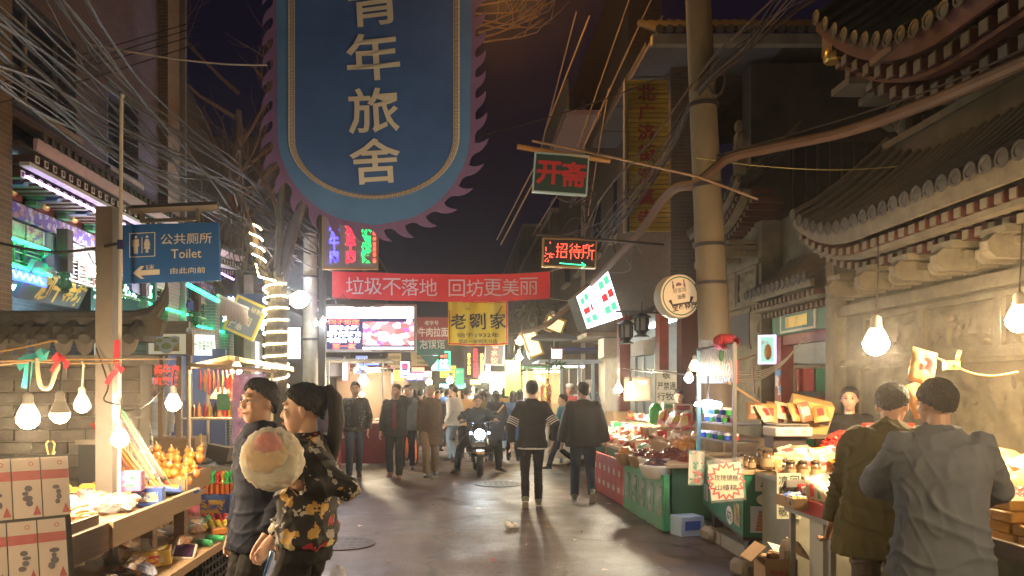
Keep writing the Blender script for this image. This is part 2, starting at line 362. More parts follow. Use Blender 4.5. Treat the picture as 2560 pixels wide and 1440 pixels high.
def eave(parent, a, b, out, depth, rise, n, tm, endm, raf, fas, r=.06, lift=(0,0), rows=2, rn=None, rs=.075, dots=True, lw=.25, deckm=None, fz=.12):
    a, b, out = V(a), V(b), V(out).normalized(); ax = (b-a); rz = math.atan2(-out.x, out.y) + pi   # local +Y points inward
    L = math.hypot(depth, rise); sl = math.atan2(rise, depth)
    def lf(t): return lift[0]*max(0, 1-t/lw)**2 + lift[1]*max(0, (t-1+lw)/lw)**2
    m = MB(); m.mi = 0; sec = []
    for q in range(5):
        y = depth*q/4; z = rise*(q/4)**1.25; sec.append([V((r*cos(pi*k/6), y, z+r*sin(pi*k/6))) for k in range(7)])
    for i in range(4):
        for k in range(6): m.add([sec[i][k], sec[i][k+1], sec[i+1][k+1], sec[i+1][k]], [(0,1,2,3)])
    m.mi = 1; m.lathe([(r*1.05,0),(r*1.05,.012),(r*.7,.016),(r*.66,.006),(r*.3,.012),(0,.014)], (0,-.0,0), 12, Matrix.Rotation(pi/2, 3, 'X'))
    tme = m.mesh('roof_tile', [tm, endm])
    for i in range(n):
        t = (i+.5)/n; p = a+ax*t+V((0,0,lf(t))); o = put('roof_tile', tme, loc_in(parent, p), (0,0,rz), parent=parent)
    d = MB(); d.sheet(lambda u, v: a+ax*u-out*(depth*v-.01)+V((0,0,lf(u)+rise*v**1.25-.02)), 24, 5); d.build('roof_deck', deckm or tm, parent)
    f = MB(); s = [lambda u: a+ax*u+V((0,0,lf(u)-.03))-out*.03, lambda u: a+ax*u+V((0,0,lf(u)-.03-fz))-out*.05, lambda u: a+ax*u+V((0,0,lf(u)-.03-fz))-out*.09, lambda u: a+ax*u+V((0,0,lf(u)-.03))-out*.09]
    f.rings([[q(i/30) for q in s] for i in range(31)]); f.build('fascia', fas, parent)
    rn = rn or n; w = rs
    for row in range(rows):
        m = MB(); m.mi = 0; m.box((0, .25, 0), (w, .5, w)); m.mi = 1; m.box((0, -.003, 0), (w*.86, .012, w*.86)); 
        if dots: m.mi = 0; m.box((0, -.010, 0), (w*.22, .006, w*.6), Matrix.Rotation(.7, 3, 'Y')); m.box((0, -.0105, 0), (w*.22, .006, w*.6), Matrix.Rotation(-.7, 3, 'Y'))
        rm = m.mesh('rafter', raf)
        for i in range(rn):
            t = (i+.5)/rn; p = a+ax*t+V((0,0,lf(t)-.05-fz-w*.7-row*w*1.75))-out*(.10+.17*row); put('rafter', rm, loc_in(parent, p), (0,0,rz), parent=parent)
        if row < rows-1:
            f = MB(); z = -.05-fz-w*1.42-row*w*1.75; f.rings([[a+ax*(i/30)+V((0,0,lf(i/30)+z+dz))-out*(.13+.17*row+dy) for dy, dz in ((0,.02),(0,-.025),(.12,-.025),(.12,.02))] for i in range(31)]); f.build('rafter_board', whitep if dots else fas, parent)

# ================================================================ left restaurant building
LB = thing('restaurant_building', 'brick restaurant with painted tiled eave on the left, purple lit upper wall', 'building', (-5.6, 8.7, 0))
def part(name, m, parent, lo, hi): b = MB(); b.bb(lo, hi); return b.build(name, m, parent)
# upper wall with window openings (face X=-5.6)
wins = [(9.55, 11.2, 5.35, 6.75), (12.2, 13.4, 5.25, 6.6)]
ys = [8.7, 9.55, 11.2, 12.2, 13.4, 14.3]
for i in range(5):
    y0, y1 = ys[i], ys[i+1]
    if i % 2 == 0: part('wall', bw_purple, LB, (-6.0, y0, 4.6), (-5.6, y1, 11.5))
    else:
        w = wins[i//2]; part('wall', bw_purple, LB, (-6.0, y0, 4.6), (-5.6, y1, w[2])); part('wall', bw_purple, LB, (-6.0, y0, w[3]), (-5.6, y1, 11.5))
        wo = MB(); wo.bb((-5.93, y0, w[2]), (-5.91, y1, w[3])); wn = wo.build('window', glassd, LB)
        for yy in (y0+.03, (y0+y1)/2, y1-.03): part('window_frame', steel, wn, (-5.92, yy-.03, w[2]), (-5.87, yy+.03, w[3]))
        part('window_sill', conc, wn, (-5.9, y0-.05, w[2]-.08), (-5.52, y1+.05, w[2]))
part('balcony_slab', whitep, LB, (-6.0, 9.2, 8.15), (-5.25, 10.9, 8.35))
part('pier', bw_brown, LB, (-6.4, 14.3, 0), (-5.42, 14.9, 11.5)); part('downpipe', steel, LB, (-5.43, 14.95, 0), (-5.33, 15.05, 11))
part('wall', darkw, LB, (-6.4, 15.2, 0.0), (-5.75, 20.5, 7.2)); 
b = MB(); b.prism([(15.2,7.2),(20.5,7.2),(20.5,7.25),(15.2,8.7)], (-6.4,0,0), (0,1,0), (0,0,1), .5); b.build('gable', darkw, LB)
part('wall', bw_brown, LB, (-9, 8.15, 0), (-5.02, 8.6, 7.4))           # near brick pier that the eave dies into
part('wall', bw_dark, LB, (-9.5, 8.7, 0), (-9.3, 20, 11.5))
# shopfront behind the eave
part('soffit', woodd, LB, (-6.0, 8.7, 4.45), (-5.0, 17.2, 4.5))
eave(LB, (-4.75, 8.7, 4.55), (-4.75, 17.2, 4.55), (1,0,0), .85, .5, 48, tilem, tilem, [redd, whitep], pinkp, r=.055, rn=44, rs=.095, lift=(0,.15), fz=.13)
purpf = cellmat('frieze_paint', [(.12,.06,.30),(.10,.05,.26),(.35,.16,.10),(.45,.40,.50),(.12,.06,.30)], 16, .55)
flowp = cellmat('flower_paint', [(.50,.12,.08),(.55,.38,.30),(.20,.10,.35),(.60,.50,.45)], 22, .55)
inkp = mat('ink_painting', (.50,.49,.40), .6, col2=(.20,.21,.19), ns=9, amt=.4)
part('frieze', purpf, LB, (-5.72, 8.6, 3.78), (-5.45, 17.2, 3.97)); part('beam', greenp, LB, (-5.74, 8.6, 3.53), (-5.5, 17.2, 3.76))
cols = [10.3, 12.9, 15.5]
cloudpoly = [(0,0),(.30,0),(.36,.05),(.37,.13),(.31,.19),(.24,.17),(.20,.24),(.11,.27),(.04,.22),(0,.25)]
for i in range(11):
    y = 9.0+i*.76; br = MB(); br.mi = 0
    for tier in range(3): br.box((-5.42+.06*tier, y, 4.02+.08*tier), (.14+.10*tier, .16+.05*tier, .055))
    br.mi = 1; br.prism([(p[0]*.9, p[1]*.9) for p in cloudpoly], (-5.38, y+.05, 4.06), (1,0,0), (0,0,1), .10)
    br.mi = 2; br.prism([(p[0]*.72+.02, p[1]*.72+.03) for p in cloudpoly], (-5.38, y-.048, 4.06), (1,0,0), (0,0,1), -.004); br.mi = 1
    br.lathe([(.06,0),(.06,.02),(.042,.02),(.042,.008),(.022,.008),(.022,.02),(0,.02)], (-5.14, y-.05, 4.15), 12, Matrix.Rotation(pi/2, 3, 'X'))
    br.build('bracket', [greenp, bluep, whitep], LB)
    pb = MB(); pb.mi = 0; pb.box((-5.5, y+.38, 4.1), (.03, .46, .20)); pb.mi = 1; pb.ell((-5.48, y+.38, 4.1), (.02,.12,.07), 10, 6); pb.mi = 2; pb.ell((-5.465, y+.38, 4.1), (.02,.06,.04), 8, 5); pb.build('painted_board', [redp, mat('orange_paint', (.6,.2,.05), .5), goldp], LB)
mz = lambda z: 3.76-(3.76-z)*.64
def pz(nm, m_, par, lo, hi): return part(nm, m_, par, (lo[0], lo[1], mz(lo[2])), (hi[0], hi[1], mz(hi[2])))
for bay in range(4):
    y0 = [8.6]+[c+.1 for c in cols]; y1 = [c-.1 for c in cols]+[17.1]; a, c = y0[bay], y1[bay]; L = c-a
    pz('painted_panel', inkp, LB, (-5.49, a+L*.34, 3.46), (-5.475, c-L*.34, 3.70)); pz('panel_border', creamp, LB, (-5.496, a+L*.31, 3.43), (-5.485, c-L*.31, 3.73))
    for q in (a+L*.20, c-L*.20): pz('flower_panel', flowp, LB, (-5.49, q-.2, 3.43), (-5.47, q+.2, 3.73)); pz('panel_border', whitep, LB, (-5.496, q-.23, 3.42), (-5.485, q+.23, 3.74))
    for q in (a+.12, c-.12): pz('blue_panel', bluep, LB, (-5.49, q-.08, 3.42), (-5.472, q+.08, 3.74)); pz('stripe', whitep, LB, (-5.488, q-.02, 3.45), (-5.466, q+.02, 3.71))
    pz('rail', creamp, LB, (-5.53, a, 3.36), (-5.44, c, 3.40)); pz('rail', creamp, LB, (-5.53, a, 2.86), (-5.44, c, 2.90))
    lat = redd if bay in (1,2) else greenp
    for k in range(5): pz('lattice_bar', lat if k % 2 else creamp, LB, (-5.50, a, 2.97+k*.085), (-5.475, c, 2.985+k*.085))
    nb = int(L/.22)
    for k in range(nb): 
        if k % 4 != 1: pz('lattice_bar', lat, LB, (-5.515, a+(k+.5)*L/nb-.016, 2.9), (-5.46, a+(k+.5)*L/nb+.016, 3.36))
neon_g = glow('green_neon', (.01,1,.34), 14); 
lotus_prof = [(.03,.42),(.09,.40),(.10,.33),(.07,.31),(.07,.27),(.11,.24),(.125,.15),(.11,.10),(.06,.06),(.08,.03),(.05,0),(.01,-.02)]
for i, y in enumerate(cols):
    c = MB(); c.box((-5.3, y, 3.52), (.15,.15,.58)); co = c.build('hanging_post', redd, LB)
    c = MB(); c.lathe([(r_*.8, z_*.68) for r_, z_ in lotus_prof], (-5.3, y, 2.96), 8); c.build('lotus_drop', greenp, co)
    c = MB(); c.prism([(p[0]*1.0, p[1]*.8) for p in cloudpoly], (-5.3, y-.12, 3.24), (0,-1,0), (0,0,1), .05); c.build('cloud_bracket', bluep, co)
for y0, y1, z, x in ((8.7,10.1,3.47,-5.42),(8.7,10.1,3.14,-5.4),(15.7,17.5,2.95,-5.35),(13.1,15.3,3.14,-5.42)): part('neon_strip', neon_g, LB, (x, y0, z), (x+.03, y1, z+.03))
part('violet_strip', glow('violet_strip', (.66,.40,1), 6), LB, (-4.99, 8.8, 4.10), (-4.96, 17.0, 4.125)); part('blue_lightbox', glow('blue_led', (.03,.08,1), 5), LB, (-5.3, 8.75, 2.96), (-5.25, 9.75, 3.08)); 
b = MB(); b.tube([V((-5.24, 8.95+.7*i/28, 3.02+.035*sin(i*1.1))) for i in range(29)], .010, 5); b.build('light_scroll', glow('cyan_led', (.3,.9,1), 4, False), LB)
# ground floor walls and interior
part('wall', bw_purple, LB, (-7.6, 8.7, 0), (-7.4, 15, 4.4)); part('wall', bw_green, LB, (-7.4, 16.6, 0), (-5.25, 16.9, 3.6)); part('column', whitep, LB, (-6.0, 12.6, 0), (-5.8, 12.9, 3.0)); part('column', conc, LB, (-5.75, 16.45, .1), (-5.5, 16.6, 3.1))
part('shop_light', glow('shop_tube', (.45,.9,.95), 26), LB, (-6.9, 9.6, 3.2), (-6.8, 13.2, 3.26))
for k in range(5): part('shelf', whitep, LB, (-7.38, 9+.0, .5+.45*k), (-7.1, 12.2, .53+.45*k))
# big tilted signboard with gold characters
sb = thing('tilted_signboard', 'large grey glossy signboard with gold brush characters leaning under the painted eave', 'sign', (-5.3, 10.9, 2.2))
goldi = mat('gold_ink', (.85,.52,.06), .45); sbm = mat('grey_lacquer', (.24,.24,.28), .22, coat=.5); o = W(95,775,9.6); 
A, B_, Cc, D = W(38,745,9.55), W(195,772,12.3), W(243,680,12.3), W(90,652,9.55)
b = MB(); nn = (B_-A).cross(D-A).normalized(); b.add([A,B_,Cc,D, A-nn*.06,B_-nn*.06,Cc-nn*.06,D-nn*.06], [(0,1,2,3),(7,6,5,4),(0,4,5,1),(1,5,6,2),(2,6,7,3),(3,7,4,0)]); b.build('board', sbm, sb)
ux = (B_-A).normalized(); uy = nn.cross(ux).normalized(); 
text('润十金坊', sb, (A+B_+Cc+D)/4-uy*.05, ux, uy, .40, goldi, .045, fit=2.1, lift=.08)
text('老字号', sb, (A+B_+Cc+D)/4+uy*.17+ux*.3, ux, uy, .09, goldi, .01, lift=.10)
b = MB(); q = (A+B_+Cc+D)/4+ux*.15+uy*.34+nn*.30; b.lathe([(.02,0),(.09,.05),(.10,.12),(.02,.16)], q, 12); b.build('spot_lamp', glow('sign_spot', (.9,.95,1), 170), sb); b = MB(); b.cyl(q+V((0,0,.15)), q+V((-.1,0,.35)), .012); b.build('lamp_arm', steeld, sb)
# green led characters of the next shop
gl = thing('green_led_sign', 'dark sign with green glowing characters behind the toilet sign post', 'sign', (-5.1, 13.6, 2.6))
b = MB(); p = W(310,738,13.6); b.box(p, (1.15,.08,.62)); b.build('panel', mat('dark_green_panel', (.01,.05,.03), .4), gl); text('清真饭馆', gl, p+V((0,-.045,.06)), (1,0,0), (0,0,1), .26, glow('green_char', (.25,1,.6), 9), .015, fit=1.05)
# ================================================================ left screen wall with individual bricks
SW = thing('screen_wall', 'low grey brick screen wall with dark tiled coping behind the left stall', 'wall', (-4.3, 6.4, 0))
part('core', mortar, SW, (-6.2, 6.42, 0), (-2.66, 6.60, 1.86))
bl, bh = .30, .105; bm = MB(); bm.cbox((0,0,0), (bl-.012, .06, bh-.011), .005); bme = bm.mesh('brick', brickg)
nbr = 0
for r in range(18):
    z = .05+bh/2+r*bh
    for cidx in range(13):
        x = -2.66-bl/2-cidx*bl-(bl/2 if r % 2 else 0)
        if x < -6.1: continue
        put('brick', bme, loc_in(SW, (x, 6.405+rnd.uniform(-.004,.004), z)), (rnd.uniform(-.01,.01), 0, rnd.uniform(-.008,.008)), parent=SW)
    if r % 2: put('brick', bme, loc_in(SW, (-2.66-bl/4, 6.404, z)), scale=(.48,1,1), parent=SW)
part('cornice', brickg, SW, (-6.2, 6.34, 1.86), (-2.6, 6.66, 1.93))
for i in range(20):
    b = MB(); x = -2.72-i*.18; b.prism([(-.085,0),(-.05,-.10),(0,-.14),(.05,-.10),(.085,0)], (x, 6.30, 2.06), (1,0,0), (0,0,1), -.02); b.build('drip_tile', brickg, SW)
b = MB(); 
for i in range(20): b2 = MB(); x = -2.70-i*.18; b2.tube([V((x, 6.26, 2.06)), V((x, 6.5, 2.22))], .05, 8); b2.build('roof_tile', tilem, SW)
part('coping', tilem, SW, (-6.2, 6.36, 2.05), (-2.62, 6.64, 2.17)); b = MB(); b.tube([V((-6.2,6.5,2.25)), V((-2.75,6.5,2.25)), V((-2.60,6.5,2.29)), V((-2.5,6.5,2.40)), V((-2.47,6.5,2.52))], [.07,.07,.065,.05,.015], 8); b.build('ridge', tilem, SW)
b = MB(); b.prism([(0,0),(.16,0),(.20,.12),(.14,.16),(.20,.26),(.12,.24),(.08,.16),(0,.14)], (-2.68, 6.45, 2.10), (1,0,0), (0,0,1), -.08); b.build('finial', stoned, SW)
# ================================================================ left buildings further down
L2 = thing('tea_shop_building', 'next building on the left beyond the restaurant with white rafter ends', 'building', (-5.5, 20, 0))
part('wall', darkw, L2, (-6.6, 20.6, 0), (-5.2, 33, 8.5)); part('ground_floor', bw_green, L2, (-5.9, 17.4, 0), (-5.2, 20.5, 3.4))
eave(L2, (-4.3, 17.6, 4.25), (-4.3, 24.5, 4.25), (1,0,0), .9, .5, 30, tilem, tilem, [redd, whitep], whitep, r=.06, rn=26, rs=.11, rows=1, fz=.08)
part('window', glow('cool_window', (.6,.85,.85), .9), L2, (-5.19, 18.2, 1.2), (-5.17, 20.0, 2.9)); 
for yy in (18.2, 18.8, 19.4, 20.0): part('window_frame', steel, L2, (-5.18, yy-.03, 1.2), (-5.13, yy+.03, 2.9))
part('corner_post', conc, L2, (-4.72, 16.9, 0), (-4.55, 17.1, 4.2))
def farwall(nm, lab, x0, x1, y0, y1, h, m, wn=4, wl=None, face=-1):
    t = thing(nm, lab, 'building', ((x0+x1)/2, y0, 0)); part('wall', m, t, (x0, y0, 0), (x1, y1, h)); part('parapet', conc, t, (x0-.08, y0-.05, h), (x1+.08, y1, h+.18))
    xf = x1 if face > 0 else x0
    for s in range(int((h-3.5)/2.8)):
        for k in range(wn):
            y = y0+(k+.5)*(y1-y0)/wn; z = 4+s*2.8
            w = part('window', glassd, t, (xf-.02*face if face > 0 else xf-.01, y-.6, z), (xf+.01 if face > 0 else xf+.02, y+.6, z+1.4)); part('window_frame', conc, w, (xf-.02, y-.02, z), (xf+.03*face, y+.02, z+1.4)); part('window_sill', conc, w, (xf-.02, y-.7, z-.1), (xf+.12*face, y+.7, z))
    return t
farwall('far_house', 'dark house far down the left side behind the large screen', -7, -4.6, 33.2, 46, 7.5, bw_dark, 3, face=1)
farwall('far_house', 'tall dark house at the far end of the left side', -8, -5.0, 46.2, 70, 10, darkw, 4, face=1)
farwall('end_house', 'dark house closing the far end of the street', -4, 8, 78, 86, 7, darkw, 0)
# ================================================================ right: carved stone gateway wall
R1 = thing('carved_stone_gate', 'carved grey stone wall with curved tiled eave behind the right stall', 'building', (4.6, 7, 0))
part('wall', stoned, R1, (4.6, 2.0, 0), (5.2, 9.1, 3.0))
eave(R1, (3.95, 2.5, 3.32), (3.95, 9.0, 3.32), (-1,0,0), 1.1, .85, 38, tilem, tilem, [redd, stone], stone, r=.07, rn=42, rs=.085, lift=(0,.42), lw=.2, dots=False, fz=.14)
part('ridge', stoned, R1, (5.0, 2.4, 4.1), (5.3, 9.0, 4.42)); part('ridge_cap', stone, R1, (4.96, 2.4, 4.42), (5.34, 9.05, 4.5))
for k in range(5):
    b = MB(); y = 4.6+k*1.0; b.ell((5.1, y, 4.62), (.09,.12,.14), 8, 6); b.ell((5.05, y-.1, 4.8), (.07,.07,.10), 8, 6); b.tube([V((5.1,y+.1,4.6)), V((5.1,y+.22,4.8)), V((5.08,y+.16,4.92))], [.05,.04,.02], 6); b.build('ridge_beast', stoned, R1)
def relief(name, parent, x, y0, y1, z0, z1, m, amp=.05, fr=5, seed=0, frame=True, nx=-1):
    b = MB(); nu = int((y1-y0)/.035)+2; nv = int((z1-z0)/.035)+2
    def fn(u, v):
        y = y0+(y1-y0)*u; z = z0+(z1-z0)*v; e = min(1, 8*min(u, 1-u, v, 1-v))
        q = noise.noise(V((y*fr, z*fr, seed))); w = abs(noise.noise(V((y*fr*1.9+3, z*fr*1.9, seed+5))))
        return V((x+nx*(.004+e*amp*(.55+.7*q-1.0*w)), y, z))
    b.sheet(fn, nu, nv); b.build(name, m, parent)
    if frame:
        for lo, hi in (((y0-.05,z0-.05),(y1+.05,z0)),((y0-.05,z1),(y1+.05,z1+.05)),((y0-.05,z0),(y0,z1)),((y1,z0),(y1+.05,z1))): part('relief_frame', m, parent, (x+nx*.045, lo[0], lo[1]), (x+.05, hi[0], hi[1]))
for k, y in enumerate((3.3,4.35,5.4,6.45,7.5)): relief('relief_panel', R1, 4.6, y, y+.95, 2.02, 2.42, stone, .06, 7, k)
for k, (y0, y1) in enumerate(((3.2,5.6),(5.75,8.6))): relief('relief_panel', R1, 4.6, y0, y1, 1.05, 1.88, stone, .05, 5, 20+k)
part('lintel', stone, R1, (4.5, 2.2, 2.5), (4.6, 9.1, 2.62)); part('moulding', stone, R1, (4.52, 2.2, 1.92), (4.6, 9.1, 1.98))
for k in range(9):
    y = 3.4+k*.62; b = MB()
    for tier in range(3): b.box((4.5-.07*tier, y, 2.70+.085*tier), (.18+.12*tier, .16+.06*tier, .06))
    b.prism(cloudpoly, (4.45, y+.05, 2.66), (-1,0,0), (0,0,1), -.1); b.prism([(p[0]*.8,p[1]*.8) for p in cloudpoly], (4.5, y+.28, 2.66), (-1,0,0), (0,0,1), -.06); b.build('bracket', stone, R1)
part('pillar', stone, R1, (4.45, 8.95, 0), (4.75, 9.15, 3.3))
# door bay
part('door_wall', stoned, R1, (4.9, 9.15, 2.55), (5.2, 11.4, 4.2)); eave(R1, (4.25, 9.2, 3.02), (4.25, 11.2, 3.02), (-1,0,0), .8, .6, 13, tilem, tilem, [redd, stone], stone, r=.065, rn=15, rs=.07, dots=False, fz=.08)
part('sign_beam', greenp, R1, (4.62, 9.3, 2.42), (4.70, 11.1, 2.72)); part('painted_cartouche', mat('teal_paint', (.05,.16,.12), .5), R1, (4.60, 9.8, 2.47), (4.615, 10.75, 2.68)); part('cartouche_border', creamp, R1, (4.606, 9.74, 2.44), (4.619, 10.81, 2.71)); relief('scrollwork', R1, 4.598, 9.95, 10.6, 2.5, 2.65, goldp, .012, 18, 3, False)
for yy, w in ((9.3,.16),(11.05,.22)): part('door_post', redp, R1, (4.68, yy-w/2, .1), (4.86, yy+w/2, 2.42))
part('door_head', redp, R1, (4.7, 9.38, 2.28), (4.84, 10.94, 2.42))
part('shop_back_wall', whitep, R1, (5.9, 9.1, 0), (6.0, 11.5, 2.6)); part('shop_floor', pav, R1, (4.9, 9.1, .12), (5.9, 11.5, .14)); part('shop_side', whitep, R1, (5.0, 11.3, .1), (5.9, 11.4, 2.6)); part('shop_ceiling', whitep, R1, (4.9, 9.1, 2.56), (6.0, 11.5, 2.6))
part('shop_tube', glow('shop_tube2', (.85,.95,.85), 7), R1, (5.3, 9.5, 2.48), (5.36, 10.9, 2.53))
for k in range(4): part('shop_shelf', steel, R1, (4.92, 10.9, .75+.42*k), (5.88, 11.28, .77+.42*k))
# tall pier with its own upturned eave
R2 = thing('carved_pier', 'tall carved brick pier with small upturned eave behind the concrete pole', 'building', (4.8, 12.3, 0))
part('wall', stone, R2, (4.6, 11.45, 0), (5.2, 13.3, 4.2)); eave(R2, (4.1, 11.2, 4.42), (4.1, 13.5, 4.42), (-1,0,0), 1.0, .8, 15, tilem, tilem, [redd, stone], stone, r=.06, rn=18, rs=.075, lift=(.4,0), lw=.5, dots=False, fz=.09)
for k in range(3):
    b = MB(); y = 11.7+k*.65
    for tier in range(3): b.box((4.5-.07*tier, y, 3.72+.09*tier), (.18+.12*tier, .16+.05*tier, .06))
    b.prism(cloudpoly, (4.45, y+.05, 3.68), (-1,0,0), (0,0,1), -.1); b.build('bracket', stone, R2)
for k, y in enumerate((11.6, 12.45)): relief('relief_panel', R2, 4.6, y, y+.7, 3.05, 3.5, stone, .07, 8, 40+k)
part('dark_tile', mat('slate_tile', (.05,.055,.06), .4), R2, (4.585, 11.9, 2.35), (4.6, 12.6, 2.85)); part('tile_frame', stone, R2, (4.57, 11.82, 2.28), (4.59, 12.68, 2.35)); part('tile_frame', stone, R2, (4.57, 11.82, 2.85), (4.59, 12.68, 2.92))
part('band', stone, R2, (4.55, 11.45, 3.56), (4.6, 13.3, 3.64)); part('band', stone, R2, (4.55, 11.45, 2.95), (4.6, 13.3, 3.0)); relief('relief_panel', R2, 4.6, 11.5, 11.62, 1.2, 2.8, stone, .05, 8, 50, False)
part('finial', stoned, R2, (4.1, 11.12, 4.8), (4.25, 11.25, 5.25)); b = MB(); b.ell((4.18,11.18,5.3), (.1,.1,.16), 8, 6); b.ell((4.15,11.15,5.5), (.07,.07,.1), 8, 6); b.build('finial_beast', stoned, R2)
# big upper temple roof at the top right
R3 = thing('temple_hall', 'dark timber hall with big upswept green tiled roof at top right', 'building', (6.5, 7, 0))
part('wall', darkw, R3, (6.0, 1.5, 4.0), (6.3, 10.2, 9.5)); part('end_wall', darkw, R3, (6.3, 10.0, 0), (9, 10.2, 9.5))
eave(R3, (4.5, 1.5, 5.15), (4.5, 9.6, 5.15), (-1,0,0), 1.7, 1.5, 36, tileg, tileg, [redd, stone], redd, r=.085, rn=34, rs=.13, lift=(0,1.25), lw=.32, dots=False, fz=.2)
part('painted_beam', cellmat('hall_paint', [(.03,.10,.12),(.03,.06,.14),(.10,.16,.12),(.16,.06,.04)], 9), R3, (5.6, 1.5, 4.35), (5.9, 9.0, 4.75))
for k in range(8):
    y = 3.0+k*.85; b = MB()
    for tier in range(4): b.box((5.6-.16*tier, y, 4.82+.13*tier), (.3+.3*tier, .2+.07*tier, .08))
    b.prism([(p[0]*1.6,p[1]*1.3) for p in cloudpoly], (5.6, y+.06, 4.7), (-1,0,0), (0,0,1), -.12); b.build('bracket', [stoned if k % 2 else woodd], R3)
b = MB(); b.lathe([(.10,0),(.12,.04),(.10,.14),(.06,.2),(.02,.24)], (4.62, 9.3, 5.65), 10); b.build('wind_bell', goldp, R3)
part('corner_rafter', woodd, R3, (4.55, 9.2, 5.75), (5.8, 9.45, 6.05))
# dark upper building behind the pole with lattice windows
R4 = thing('dark_house', 'dark house with long gutter and barred window above the stone gate', 'building', (5.6, 13.8, 0))
part('wall', darkw, R4, (5.2, 13.4, 0), (9, 13.8, 7.4)); part('gutter', conc, R4, (3.3, 12.75, 7.45), (7.2, 12.9, 7.62)); part('soffit', mat('soffit_boards', (.12,.12,.15), .8, col2=(.08,.08,.10), ns=3), R4, (3.3, 12.9, 7.5), (5.6, 18.4, 7.58))
for k in range(3): part('soffit_joint', steeld, R4, (3.32, 14.2+k*1.5, 7.485), (5.6, 14.23+k*1.5, 7.5))
b = MB(); 
for k in range(22): b2 = MB(); x = 3.4+k*.17; b2.tube([V((x,12.7,7.68)), V((x,14,8.4))], .07, 7); b2.build('roof_tile', tilem, R4)
part('roof', tilem, R4, (3.3, 13.2, 7.6), (7.2, 18.4, 7.7)); part('window', glassd, R4, (5.9, 13.36, 4.0), (7.6, 13.39, 6.0))
for k in range(9): part('window_bar', steeld, R4, (5.9+k*.21, 13.30, 4.0), (5.93+k*.21, 13.33, 6.0))
part('shop_column', redd, R4, (3.98, 13.4, 0.1), (4.3, 13.7, 3.3)); part('jamb', redp, R4, (3.75, 14.0, .1), (3.92, 14.3, 3.6)); part('upper_wall', bw_dark, R4, (3.9, 13.8, 3.3), (4.4, 18.4, 7.5))
# white-lit shop
R5 = thing('white_lit_shop', 'shop with bright white interior and air curtain behind the round sign', 'building', (4.2, 16, 0))
part('back_wall', whitep, R5, (5.4, 14.2, .1), (5.5, 18.5, 3.2)); part('side_wall', whitep, R5, (3.9, 18.2, .1), (5.4, 18.4, 3.2)); part('ceiling', whitep, R5, (3.9, 14.2, 3.15), (5.5, 18.4, 3.2))
part('tube_light', glow('cold_tube', (.75,.95,1), 16), R5, (4.5, 14.8, 3.08), (4.58, 17.8, 3.13)); part('red_column', redp, R5, (3.66, 17.0, .1), (3.90, 17.25, 3.3))
for k, y in enumerate((14.5, 15.1, 16.0, 16.7)): part('door_frame', steel, R5, (3.95, y, .1), (4.0, y+.06, 2.6))
part('door_glass', mat('shop_glass', (.7,.9,.9), .08, alpha=.18), R5, (3.97, 14.56, .12), (3.98, 16.7, 2.55)); part('air_conditioner', whitep, R5, (3.75, 15.2, 2.35), (3.98, 16.3, 2.65)); part('door_lintel', steel, R5, (3.94, 14.4, 2.6), (4.0, 17.0, 2.7))
for k in range(3): part('wall_shelf', steel, R5, (5.1, 14.4, .8+.5*k), (5.4, 18, .83+.5*k))
R6 = thing('grocery_building', 'dark brick building past the white shop with roller shutter and flat canopies', 'building', (4.2, 20, 0))
part('wall', bw_dark, R6, (4.2, 18.5, 3.0), (5, 31, 12.5)); part('wall', conc, R6, (4.0, 18.5, 0), (4.4, 20.4, 3.0)); part('shutter', steel, R6, (4.3, 20.4, .1), (4.35, 23, 2.8)); part('wall', bw_dark, R6, (4.2, 23, 0), (5, 31, 3.0))
part('balcony_slab', pinkp, R6, (3.2, 22, 9.6), (4.2, 28, 9.75)); part('balcony_front', conc, R6, (3.15, 21.9, 9.75), (3.25, 28, 10.6)); part('canopy', conc, R6, (3.2, 18.6, 2.95), (4.2, 21.0, 3.05)); part('ac_unit', whitep, R6, (3.65, 18.75, 2.45), (4.1, 19.5, 2.93))
for k in range(4): part('window', glassd, R6, (4.18, 19+k*3.0, 5.6), (4.2, 20.2+k*3, 7.2)); part('window_sill', conc, R6, (4.05, 18.9+k*3.0, 5.5), (4.2, 20.3+k*3, 5.6))
part('downpipe', steel, R6, (4.05, 24.5, 0), (4.17, 24.62, 11))
part('awning', bluep, R6, (2.9, 20.5, 2.72), (4.2, 22.5, 2.78))
farwall('far_house', 'dark brick house far down the right side behind the yellow flag', 4.0, 6.5, 31.5, 48, 9, bw_dark, 4)
farwall('far_house', 'tall house at the far end of the right side', 4.3, 7, 48.2, 70, 12, darkw, 4)
